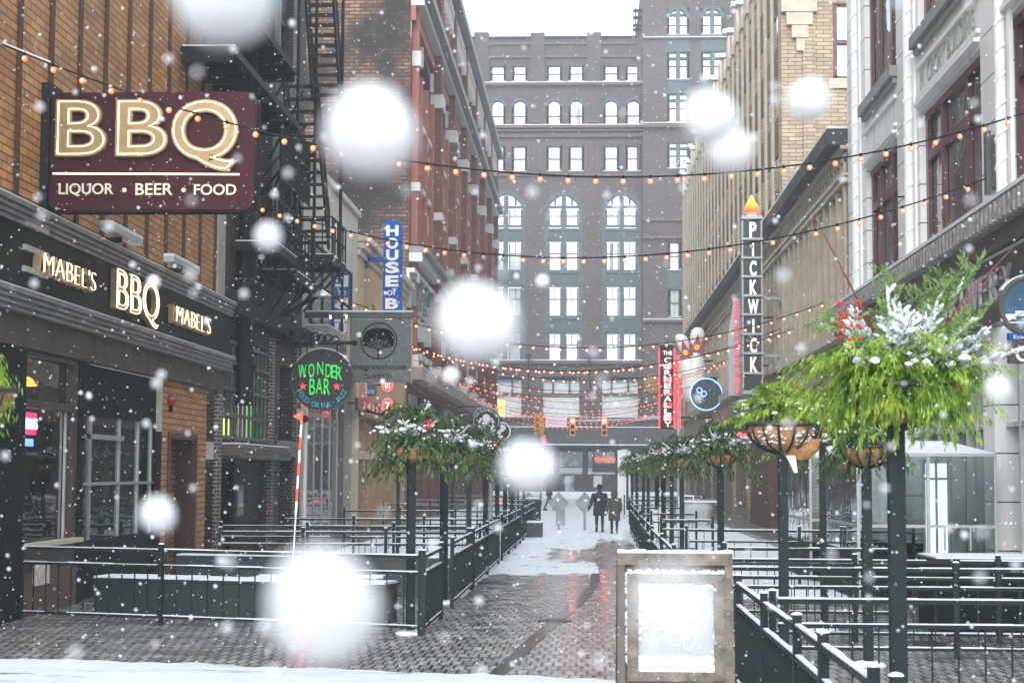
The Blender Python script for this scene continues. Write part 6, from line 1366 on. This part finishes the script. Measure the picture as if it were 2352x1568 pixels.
# ================================================================ glass patio enclosures, right
VG = glassmat('clear_plastic_sheet', (.85,.95,.95), .04, .8, .05); ALU = mat('dull_aluminium_tube', (.4,.42,.43), .4, .3)
def enclosure(x0, x1, y0, y1, h, bh, lb):
    S = thing('patio_enclosure', (x0, y0, 0), lb, 'enclosure', 'clear patio enclosures with black bases')
    MB().box(x0+.02, x1, y0+.02, y0+.08, .02, bh).box(x0+.02, x0+.08, y0+.08, y1, .02, bh).build('base_panel', MBW, S)
    for x, y in ((x0, y0), (x1-.05, y0), (x0, y1), ((x0+x1)/2, y0)): MB().box(x, x+.05, y-.01, y+.04, 0, h).build('post', ALU, S)
    for z in (bh+.42, h-.05): MB().box(x0+.05, x1-.05, y0-.005, y0+.035, z, z+.05).box(x0+.005, x0+.045, y0+.04, y1, z, z+.05).build('rail', ALU, S)
    for q in (.62, .8): x = x0+(x1-x0)*q; MB().box(x, x+.03, y0, y0+.03, bh+.05, bh+.42).build('rail', ALU, S)
    MB().add([(x0+.05,y0+.012,bh),(x1-.05,y0+.012,bh),(x1-.05,y0+.012,h-.05),(x0+.05,y0+.012,h-.05)], [(0,1,2,3)]).add([(x0+.02,y0+.05,bh),(x0+.02,y1,bh),(x0+.02,y1,h-.05),(x0+.02,y0+.05,h-.05)], [(0,1,2,3)]).build('clear_panel', VG, S)
    xm = x1-.6
    MB().add([(x0,y0,h),(x1,y0,h),(x1,y1,h),(x0,y1,h),(x0+.6,y0+1,h+.22),(xm,y0+1,h+.22),(xm,y1-1,h+.22),(x0+.6,y1-1,h+.22)], [(0,1,5,4),(1,2,6,5),(2,3,7,6),(3,0,4,7),(4,5,6,7)]).build('snowy_roof', SNOW, S)
    return S
enclosure(4.35, 6.7, 33.9, 38.5, 2.45, .75, 'farther clear plastic patio enclosure with white posts, beside the brown brick pier')
enclosure(4.45, 6.75, 28.6, 32.6, 2.45, .8, 'nearer clear plastic patio enclosure with a snowy roof and door glare painted as glow')
S = thing('glazed_door', (6.3, 30.6, 0), 'pair of glazed doors with glare painted as glow, seen through the nearer enclosure', 'door')
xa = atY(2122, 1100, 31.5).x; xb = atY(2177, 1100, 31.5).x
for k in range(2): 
    a = xa+(xb-xa)*k/2; MB().box(a+.015, a+(xb-xa)/2-.015, 31.5, 31.53, .5, 2.3).build('glass_leaf', emit('door_glare_glow', (.9,.97,1), .5) if k == 0 else bpy.data.materials['door_glare_glow'], S); MB().box(a-.02, a+.02, 31.46, 31.55, 0, 2.35).build('door_frame', SILVER, S)  # glare on the door glass is put in as emission; no lamp here
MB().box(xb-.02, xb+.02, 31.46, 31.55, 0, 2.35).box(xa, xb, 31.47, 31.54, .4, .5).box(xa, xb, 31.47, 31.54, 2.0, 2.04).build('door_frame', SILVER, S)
mb = MB().box(4.6, 6.9, 22.9, 24.2, 0, .95).build('body', MBW, thing('black_patio_bar', (4.6,22.9,0), 'long black patio counter behind the right hand railings', 'counter')); MB().box(4.55, 6.95, 22.85, 24.25, .95, .99).build('top_board', BLACK, mb.parent); MB().box(4.6, 6.9, 22.9, 24.2, .991, 1.01).build('snow', SNOW, mb.parent)
# covered table under plastic, easel sign, poster boards
c = atZ(1608, 1215, 0); Yk = c.y; S = thing('covered_table', (c.x, c.y, 0), 'outdoor table wrapped in frosted plastic with snow on top, on the right patio', 'table')
s_ = Yk/3920; wx = 74*s_/2; ht = atY(1600,1154,Yk).z
PLS = mat('frosted_plastic', (.4,.43,.45), .35, var=.2, scale=4, bump=.5)
vs = []; 
for z, k in ((.12,.78),(.35,.84),(ht*.7,.95),(ht,1.0)):
    for j in range(20): t = 2*math.pi*j/20; q = 1+.05*math.sin(5*t+z*3); vs.append((c.x-.1+wx*k*q*math.copysign(abs(math.cos(t))**.5, math.cos(t)), c.y+.5+.55*k*q*math.copysign(abs(math.sin(t))**.5, math.sin(t)), z))
MB().add(vs, [(20*r_+j, 20*r_+(j+1) % 20, 20*(r_+1)+(j+1) % 20, 20*(r_+1)+j) for r_ in range(3) for j in range(20)]+[tuple(range(60,80))]).build('plastic_cover', PLS, S, smooth=True)
MB().box(c.x-.1-wx, c.x+wx*1.1, c.y-.1, c.y+1.1, ht, ht+.07).build('snow', SNOW, S, bevel=.03)
for dx in (-.8, .8):
    for dy in (.1, .9): MB().box(c.x+dx*wx-.03, c.x+dx*wx+.03, c.y+dy, c.y+dy+.05, 0, .2).build('leg', BLACK, S)
Yk = 66.; p = atY(1582, 1200, Yk); S = thing('easel_sign', (p.x, Yk, 0), 'black chalk easel sign with white capitals beside the plastic covered table', 'sign board')
a, b_ = atY(1570,1150,Yk).x, atY(1591,1150,Yk).x; z0, z1 = atY(1580,1183,Yk).z, atY(1580,1140,Yk).z
MB().box(a-.15, b_, Yk, Yk+.04, z0, z1).build('board', BLACK, S); MB().box(a-.15, b_+.04, Yk-.01, Yk+.05, z1, z1+.06).box(b_, b_+.05, Yk-.01, Yk+.05, z0, z1).box(a-.2, a-.15, Yk-.01, Yk+.05, z0, z1).build('frame', WHITE, S)
put_text(MB(), 'LIVE ON', FY(Yk), a-.12, b_-.03, z1-.22, z1-.06, 0, .01).build('lettering', WHITE, S); put_text(MB(), 'THE', FY(Yk), a+.05, b_-.08, z1-.42, z1-.29, 0, .01).build('lettering', WHITE, S); put_text(MB(), 'PATIO', FY(Yk), a-.05, b_-.05, z1-.6, z1-.47, 0, .01).build('lettering', mat('red_chalk', (.7,.15,.15), .7), S)
for x in (a-.1, b_): MB().beam((x, Yk+.02, z0), (x-.0, Yk+.3, 0), .04, .04).build('leg', BLACK, S)
for px0, px1, t_ in ((1496,1511,1170),(1513,1527,1166),(1529,1543,1168)):
    Yk = 52.; a, b_ = atY(px0,1200,Yk).x, atY(px1,1200,Yk).x; zt_ = atY(px0,t_,Yk).z; S = thing('poster_board', (a, Yk, 0), {1496:'left white poster board with pale blue lettering on the right patio', 1513:'middle white poster board with a small dark portrait', 1529:'right white poster board with a small portrait near the baskets'}[px0], 'poster')
    MB().box(a, b_, Yk, Yk+.04, .25, zt_).build('board', WHITE, S)
    if px0 == 1496: MB().box(a+.02, a+.08, Yk-.005, Yk, .3, zt_-.3).build('printed_band', mat('pale_blue_print', (.3,.5,.6), .5), S)
    else: MB().box(a+.04, b_-.04, Yk-.005, Yk, .6, .85).build('portrait', mat('grey_portrait_print', (.25,.22,.22), .5), S); MB().box(a+.05, b_-.06, Yk-.005, Yk, .95, 1.0).build('red_print', mat('red_print', (.6,.05,.05), .5), S)
    for x in (a+.02, b_-.04): MB().box(x, x+.02, Yk, Yk+.03, 0, .25).build('leg', BLACK, S)
# ================================================================ traffic signals and road signs
Yk = 150.; F = FY(Yk); YS = mat('signal_yellow', (.75,.3,.02), .45, var=.2); SIGR = emit('lit_red_signal', (1,.06,.04), 26)
def tx(px, py=965): return atY(px, py, Yk).x
def tz(py): return atY(1300, py, Yk).z
PS = mat('galvanised_signal_steel', (.33,.35,.36), .4, .4)
S = thing('signal_mast', (tx(1510), Yk, 0), 'grey horizontal signal mast arm stretching in front of the hotel', 'signal mast')
MB().tube([(tx(1560), Yk+.3, tz(958)), (tx(1405), Yk+.3, tz(965)), (tx(1310), Yk+.3, tz(967))], .13, 8).build('arm', PS, S); MB().tube([(tx(1560), Yk+.3, 0), (tx(1560), Yk+.3, tz(950))], .18, 8).build('pole', PS, S)
for px, py, lb in ((1315,966,'left'),(1388,966,'right')):
    S = thing('traffic_signal', (tx(px), Yk, 5), 'yellow traffic signal showing a glowing red light, %s one on the mast arm' % lb, 'traffic signal')
    MB().box(tx(px)-.24, tx(px)+.24, Yk, Yk+.28, tz(1000), tz(958)).build('housing', YS, S)
    for k, q in enumerate((966, 980, 993)):
        L_ = MB().lathe((tx(px), Yk, tz(q)), [(.17,0),(.17,.03)], 16, axis=(0,-1,0)).build('lens', SIGR if k == 0 else BLACK, S); MB().fring(F, tx(px), tz(q), .19, .23, -.25, 0, R(0), R(180), 10).build('visor', YS, L_)
    MB().ball((tx(px), Yk-.02, tz(966)), .15, 10).build('lit_lamp', SIGR, S)
S = thing('street_name_board', (tx(1278), Yk, 6), 'white street board with faint writing left of the hanging signals', 'sign')
MB().box(tx(1253), tx(1302), Yk, Yk+.06, tz(981), tz(957)).build('board', mat('lilac_white_sign', (.8,.74,.86), .4, var=.1), S); put_text(MB(), 'Prospect Ave', F, tx(1257), tx(1298), tz(975), tz(963), 0, .02, -.02).build('lettering', mat('faint_blue_lettering', (.4,.5,.65), .5), S); MB().box(tx(1250), tx(1315), Yk+.07, Yk+.14, tz(968), tz(966)).build('bracket', PS, S)
Yk = 140.; S = thing('signal_post', (tx(1240), Yk, 0), 'grey signal post with yellow hooded side facing signal beside the cross street', 'traffic signal')
MB().tube([(tx(1243), Yk, 0), (tx(1243), Yk, tz(945))], .11, 8).build('post', PS, S); mb = MB(); MB().box(tx(1225)+.1, tx(1243), Yk-.2, Yk+.25, tz(998), tz(950)).build('housing', YS, S)
for q in (956, 970, 984): MB().lathe((tx(1236), Yk-.1, tz(q+4)), [(.3,0),(.33,.3),(.3,.42)], 12, axis=(.75,-.65,.1)).build('visor', YS, S)
MB().box(tx(1240)+.2, tx(1240)+.45, Yk, Yk+.2, tz(1020), tz(1000)).build('red_hand_lamp', emit('red_hand', (1,.03,.03), 2), S)
for px, py, lb, tw_ in ((1283,1158,'left, turned slightly', .3), (1343,1158,'right, by the walking couple', -.4)):
    Yk = g(px, 1216)[1]; x = g(px, 1216)[0]; S = thing('diamond_sign', (x, Yk, 0), 'back of a pale diamond road sign on a short post, '+lb, 'road sign')
    sc_ = Yk/3920; zc = atY(px, py-3, Yk).z; r_ = 26*sc_
    MB().tube([(x, Yk, 0), (x, Yk, zc+r_*.6)], .045, 8).build('post', PS, S); MB().plate([(x-r_*math.cos(tw_), Yk-.06+r_*math.sin(tw_), zc),(x,Yk-.06,zc-r_),(x+r_*math.cos(tw_),Yk-.06-r_*math.sin(tw_),zc),(x,Yk-.06,zc+r_)], (0,1,0), .02).build('plate', mat('dull_aluminium_back', (.27,.29,.3), .6) if px == 1283 else bpy.data.materials['dull_aluminium_back'], S)
    if px == 1283: MB().box(x-.1, x+.24, Yk-.07, Yk-.05, .15, .75).build('small_plate', bpy.data.materials['dull_aluminium_back'], S)
Yk = 95.; x = atY(1214,1150,Yk).x; S = thing('dark_diamond_sign', (x, Yk, 0), 'dark back of a diamond sign above the far left railing', 'road sign'); zc = atY(1214,1152,Yk).z
MB().plate([(x-.75,Yk,zc-.1),(x-.6,Yk,zc-.4),(x+.6,Yk,zc-.4),(x+.75,Yk,zc-.1),(x,Yk,zc+.55)], (0,1,0), .03).build('plate', mat('grey_green_sign_back', (.09,.11,.115), .6), S); MB().tube([(x,Yk+.08,0),(x,Yk+.08,zc+.4)], .05, 8).build('post', BLACK, S)
for px, lb, Yk, w_, t_ in ((1424,'first',100,.26,1038),(1434,'second',104,.24,1036),(1444,'third',108,.22,1040)):
    x = atY(px,1100,Yk).x; S = thing('white_pillar', (x, Yk, 0), 'slim pale pillar past the walking couple, %s of three' % lb, 'pillar'); MB().box(x-w_/2, x+w_/2, Yk, Yk+w_, 0, atY(px,t_,Yk).z).build('shaft', WHITE, S); MB().box(x-w_*.6, x+w_*.6, Yk-.03, Yk+w_+.03, atY(px,t_,Yk).z, atY(px,t_,Yk).z+.12).build('cap', SNOW, S)
# small red lamps near the left and a covered grill
c = atY(1147,1150,80); S = thing('red_marker_lamp', (c.x, 80, 0), 'small red lamp on a slim post among the left baskets', 'lamp'); MB().tube([(c.x,80,0),(c.x,80,c.z)], .03, 6).build('post', PS, S); MB().ball((c.x,80,atY(1147,1151,80).z), .1, 10).build('lamp', emit('red_lamp', (1,.05,.04), 4), S)
for px, py in ((1700,1000),(1708,1003)):
    c = atY(px,py,44); S = thing('patio_flower', (c.x,44,c.z), '%s red artificial bloom lit among the third right basket' % ('left' if px == 1700 else 'right'), 'ornament')
    mb = MB()
    for k in range(6): mb.ball(c+Vector((.06*math.cos(k), 0, .06*math.sin(k))), .045, 6)
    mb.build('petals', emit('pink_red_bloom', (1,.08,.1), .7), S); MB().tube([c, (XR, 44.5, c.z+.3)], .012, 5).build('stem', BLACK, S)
# ================================================================ people
def skin_mesh(name, joints, edges, m, parent, sub=2):
    me = bpy.data.meshes.new(name); o0 = ORG[parent.name]
    me.from_pydata([tuple(Vector(j[0])-Vector((0,0,0))) for j in joints], edges, []); o = bpy.data.objects.new(name, me); col.objects.link(o); o.parent = parent
    md = o.modifiers.new('skin', 'SKIN'); 
    for i, j in enumerate(joints):
        r_ = j[1] if isinstance(j[1], tuple) else (j[1], j[1]); me.skin_vertices[0].data[i].radius = r_
    me.skin_vertices[0].data[0].use_root = True
    s = o.modifiers.new('sub', 'SUBSURF'); s.levels = sub; s.render_levels = sub
    dg = bpy.context.evaluated_depsgraph_get(); dg.update(); m2 = bpy.data.meshes.new_from_object(o.evaluated_get(dg)); o.modifiers.clear(); o.data = m2; m2.materials.clear(); m2.materials.append(m)
    m2.polygons.foreach_set('use_smooth', [True]*len(m2.polygons)); ORG[o.name] = o0; return o
def person(x, y, rz, h, label, coatm, trm, coat_len=.5, hood=False, stride=.18, hat=True, arm=.1):
    S = bpy.data.objects.new('person', None); col.objects.link(S); S.location = (x, y, 0); S.rotation_euler = (0,0,rz); S.scale = (h/1.78,)*3; ORG[S.name] = Vector((0,0,0)); tag(S, label, 'person')
    st = stride; SK = bpy.data.materials.get('skin_tone') or mat('skin_tone', (.42,.25,.18), .5)
    J = [((0,0,.95),(.15,.11)),((0,0,1.15),(.15,.105)),((0,.01,1.38),(.19,.115)),((0,.02,1.5),(.07,.07)),((0,.03,1.6),(.075,.085)),((0,.035,1.72),(.08,.09)),
         ((-.1,0,.9),(.09,.09)),((-.11,st*.5,.5),(.065,.07)),((-.11,st,.1),(.05,.05)),((-.115,st+.13,.04),(.045,.035)),
         ((.1,0,.9),(.09,.09)),((.11,-st*.3,.52),(.065,.07)),((.11,-st,.12),(.05,.05)),((.115,-st+.12,.05),(.045,.035)),
         ((-.21,.01,1.42),(.065,.065)),((-.27-arm*.3,-.02,1.15),(.05,.05)),((-.29-arm,.06,.88),(.042,.042)),((-.29-arm,.09,.79),(.03,.022)),
         ((.21,.01,1.42),(.065,.065)),((.27,-.04,1.15),(.05,.05)),((.24,.1,.95),(.042,.042)),((.2,.15,.9),(.03,.022))]
    E = [(0,1),(1,2),(2,3),(3,4),(4,5),(0,6),(6,7),(7,8),(8,9),(0,10),(10,11),(11,12),(12,13),(2,14),(14,15),(15,16),(16,17),(2,18),(18,19),(19,20),(20,21)]
    skin_mesh('body', J, E, trm, S)
    # coat: a tapered loft from hem to collar, sleeves
    mb = MB(); rings = [(1.53,.085,.085),(1.47,.17,.11),(1.42,.235,.135),(1.3,.235,.15),(1.1,.215,.145),(.98,.22,.155),(.85,.235,.165),(.95-coat_len*.62,.25,.18)]; n_ = 20; vs = []
    for z, a, b_ in rings:
        for k in range(n_): t = 2*math.pi*k/n_; f = 1+.03*math.sin(4*t+z*9); vs.append((a*f*math.cos(t), b_*f*math.sin(t), z+(.015*math.sin(3*t) if z < .8 else 0)))
    mb.add(vs, [(n_*r_+k, n_*r_+(k+1) % n_, n_*(r_+1)+(k+1) % n_, n_*(r_+1)+k) for r_ in range(len(rings)-1) for k in range(n_)]); 
    for s, jj in ((-1,(14,15,16)),(1,(18,19,20))):
        P = [Vector(J[q][0]) for q in jj]; mb.tube([P[0]-Vector((s*.03,0,-.02)), P[0], P[0].lerp(P[1],.5), P[1], P[1].lerp(P[2],.5), P[2]], .08, 12, radii=[.075,.088,.08,.072,.066,.058])
    mb.build('coat', coatm, S, smooth=True)
    if hood: MB().lathe((0,.02,1.5), [(.1,0),(.135,.06),(.145,.16),(.125,.26),(.07,.32),(.02,.335)], 16, sy=1.05).build('hood', coatm, S, smooth=True)
    else: MB().lathe((0,.03,1.66), [(.1,0),(.105,.05),(.1,.1),(.07,.15),(.02,.17)], 16).build('hat', BLACK, S, smooth=True); MB().ball((0,.06,1.62), .085, 12, 1.2).build('face', SK, S)
    bt = MB()
    for sx_, sy_, z in ((-.11, st, .0), (.11, -st, .0)): bt.tube([(sx_,sy_-.05,.07),(sx_,sy_+.03,.06),(sx_,sy_+.17,.045)], .05, 8, radii=[.05,.055,.04])
    for k in (0,): pass
    S1_ = MB().tube([(-.11,st-.05,.06),(-.11,st+.03,.06),(-.11,st+.17,.045)], .05, 8, radii=[.055,.058,.042]).build('boot', BLACK, S); MB().tube([(.11,-st-.05,.06),(.11,-st+.03,.06),(.11,-st+.17,.045)], .05, 8, radii=[.055,.058,.042]).build('boot', BLACK, S)
    return S
NAVY = mat('dark_navy_wool', (.014,.02,.024), .8, var=.5, scale=12); OLIVE = mat('olive_grey_parka', (.06,.062,.045), .8, var=.5, scale=14); JEAN = mat('dark_trousers', (.016,.022,.028), .8)
p = g(1377,1222); person(p[0], p[1], 0, 1.66, 'tall person in a dark hip length coat and cap walking away down the path', NAVY, JEAN, .5, stride=.12, arm=.12)
p = g(1411,1226); person(p[0], p[1], R(-4), 1.48, 'shorter person in a hooded olive parka walking beside the taller one', OLIVE, JEAN, .62, hood=True, stride=.1, arm=.03)
p = g(1261,1172); person(p[0], p[1], R(-85), 1.9, 'person crossing the street in dark trousers, mostly behind the big snowflake', NAVY, mat('slate_blue_trousers', (.05,.08,.1), .8), .3, stride=.25)
p = g(1176,1168); person(p[0], p[1], R(20), 1.85, 'dark clothed person standing behind the far left railings', NAVY, JEAN, .7, stride=.08)
# ================================================================ falling snow
FLK, n, b, L = newmat('snowflake_white'); b.inputs['Base Color'].default_value = (.78,.79,.81,1); b.inputs['Roughness'].default_value = 1; b.inputs['Specular IOR Level'].default_value = 0
tl_ = n.nodes.new('ShaderNodeBsdfTranslucent'); tl_.inputs[0].default_value = (.74,.75,.77,1); mi = n.nodes.new('ShaderNodeMixShader'); mi.inputs[0].default_value = .25; L(b.outputs[0], mi.inputs[1]); L(tl_.outputs[0], mi.inputs[2])
tp_ = n.nodes.new('ShaderNodeBsdfTransparent'); m2 = n.nodes.new('ShaderNodeMixShader'); m2.inputs[0].default_value = .15; L(mi.outputs[0], m2.inputs[1]); L(tp_.outputs[0], m2.inputs[2]); L(m2.outputs[0], n.nodes['Material Output'].inputs[0])
FLKT = FLK.copy(); FLKT.name = 'thin_snowflake_white'; [setattr(x.inputs[0], 'default_value', .45) for x in FLKT.node_tree.nodes if x.type == 'MIX_SHADER' and abs(x.inputs[0].default_value-.15) < .01]
FLKB = FLK.copy(); FLKB.name = 'gauzy_snowflake_white'; [setattr(x.inputs[0], 'default_value', .75) for x in FLKB.node_tree.nodes if x.type == 'MIX_SHADER' and abs(x.inputs[0].default_value-.15) < .01]
big = [(515,-25,125,.62,'over the top of the tan wall'),(850,302,112,.66,'in front of the fire escape and red bricks'),(1095,742,100,.7,'in front of the red brick facade'),(1213,1072,68,.85,'over the far end of the path'),(740,1390,136,.6,'low left, in front of the hydrant'),
       (1630,270,66,.9,'before the tall tan block, left of a close pair'),(1678,345,55,1.0,'just below right of the close pair by the tan block'),(1858,230,52,1.0,'against the golden brick wall'),(1545,1385,105,.7,'in front of the wooden board'),(616,542,34,1.3,'beside the big barbecue sign'),
       (362,1180,42,1.2,'in front of the restaurant entrance'),(1036,862,19,1.9,'under the largest middle flake'),(2292,893,31,1.4,'at the right end of the big green basket'),(353,648,15,2.2,'touching the neon letters'),(1246,646,16,2.2,'before the hotel windows')]
random.seed(77)
oc = [(1,0,0),(-1,0,0),(0,1,0),(0,-1,0),(0,0,1),(0,0,-1)]; of = [(0,2,4),(2,1,4),(1,3,4),(3,0,4),(2,0,5),(1,2,5),(3,1,5),(0,3,5)]
for px, py, rpx, D, where in big:
    D *= 1.1; c = atD(px, py, D); r_ = rpx/3920*D*.95
    mb = MB().ball(c, r_, 30, rv(.92,1.06), .02); ph = [rv(0,6.28) for _ in range(4)]
    for i_, v_ in enumerate(mb.v):      # clumps of crystals are never quite round
        q = Vector(v_)-c; a_ = math.atan2(q.z, q.x); mb.v[i_] = tuple(c+q*(1+.03*math.sin(2*a_+ph[0])+.02*math.sin(3*a_+ph[1])+.012*math.sin(5*a_+ph[2])+.008*math.sin(9*a_+ph[3])))
    tag(mb.build('snowflake', FLKB if px == 1545 else FLKT if px in (740,362,2292,616) else FLK, smooth=True), 'large soft white snowflake '+where, 'snowflake', 'large out of focus snowflakes')
fl = MB().ball((0,0,0), 1, 8, 1, .1).build('snowflake', FLK, smooth=True); fm = fl.data; bpy.data.objects.remove(fl)
for i in range(150):
    D = rv(2.2, 7); px, py = rv(0,2352), rv(0,1568); o = bpy.data.objects.new('snowflake', fm); col.objects.link(o); s_ = rv(.0022,.0048)*(1+D*.07); o.scale = (s_, s_, s_*rv(.8,1.2)); o.location = atD(px, py, D)
    tag(o, 'small blurred white snowflake drifting in the air before the street', 'snowflake', 'drifting snowflakes')
fl = MB().ball((0,0,0), 1, 10, 1, .1).build('snowflake', FLKT, smooth=True); fm = fl.data; bpy.data.objects.remove(fl)
for i in range(90):
    D = rv(1.1, 2.4); px, py = rv(0,2352), rv(0,1568); o = bpy.data.objects.new('snowflake', fm); col.objects.link(o); s_ = rv(.002,.0042)*(.6+D*.3); o.scale = (s_, s_, s_); o.location = atD(px, py, D)
    tag(o, 'faint see-through snowflake disc floating near the camera', 'snowflake', 'faint near snowflakes')
mb = MB(); oc = [(1,0,0),(-1,0,0),(0,1,0),(0,-1,0),(0,0,1),(0,0,-1)]; of = [(0,2,4),(2,1,4),(1,3,4),(3,0,4),(2,0,5),(1,2,5),(3,1,5),(0,3,5)]
for i in range(NFLAKE):
    D = 5+60*random.random()**.9; c = atD(rv(-150,2500), rv(-120,1680), D)
    if c.z < .05 or abs(c.x) > 6.9: continue
    s_ = (.0022+.0042*random.random()**2)*(1+D*.012); mb.add([(c.x+x*s_, c.y+y*s_, c.z+z*s_) for x, y, z in oc], of)
tag(mb.build('falling_snow', FLK), 'fine snow falling through the whole street', kind='stuff')
# ================================================================ snowy air
hb = MB().box(-320, 320, -70, 470, -1, 120)
hm = bpy.data.materials.new('snowy_air'); hm.use_nodes = True; n = hm.node_tree
for x in list(n.nodes):
    if x.type != 'OUTPUT_MATERIAL': n.nodes.remove(x)
v = n.nodes.new('ShaderNodeVolumePrincipled'); v.inputs['Color'].default_value = (.8,.87,.91,1); v.inputs['Density'].default_value = HAZE
n.links.new(v.outputs[0], n.nodes['Material Output'].inputs['Volume'])
tag(hb.build('haze', hm), kind='stuff')
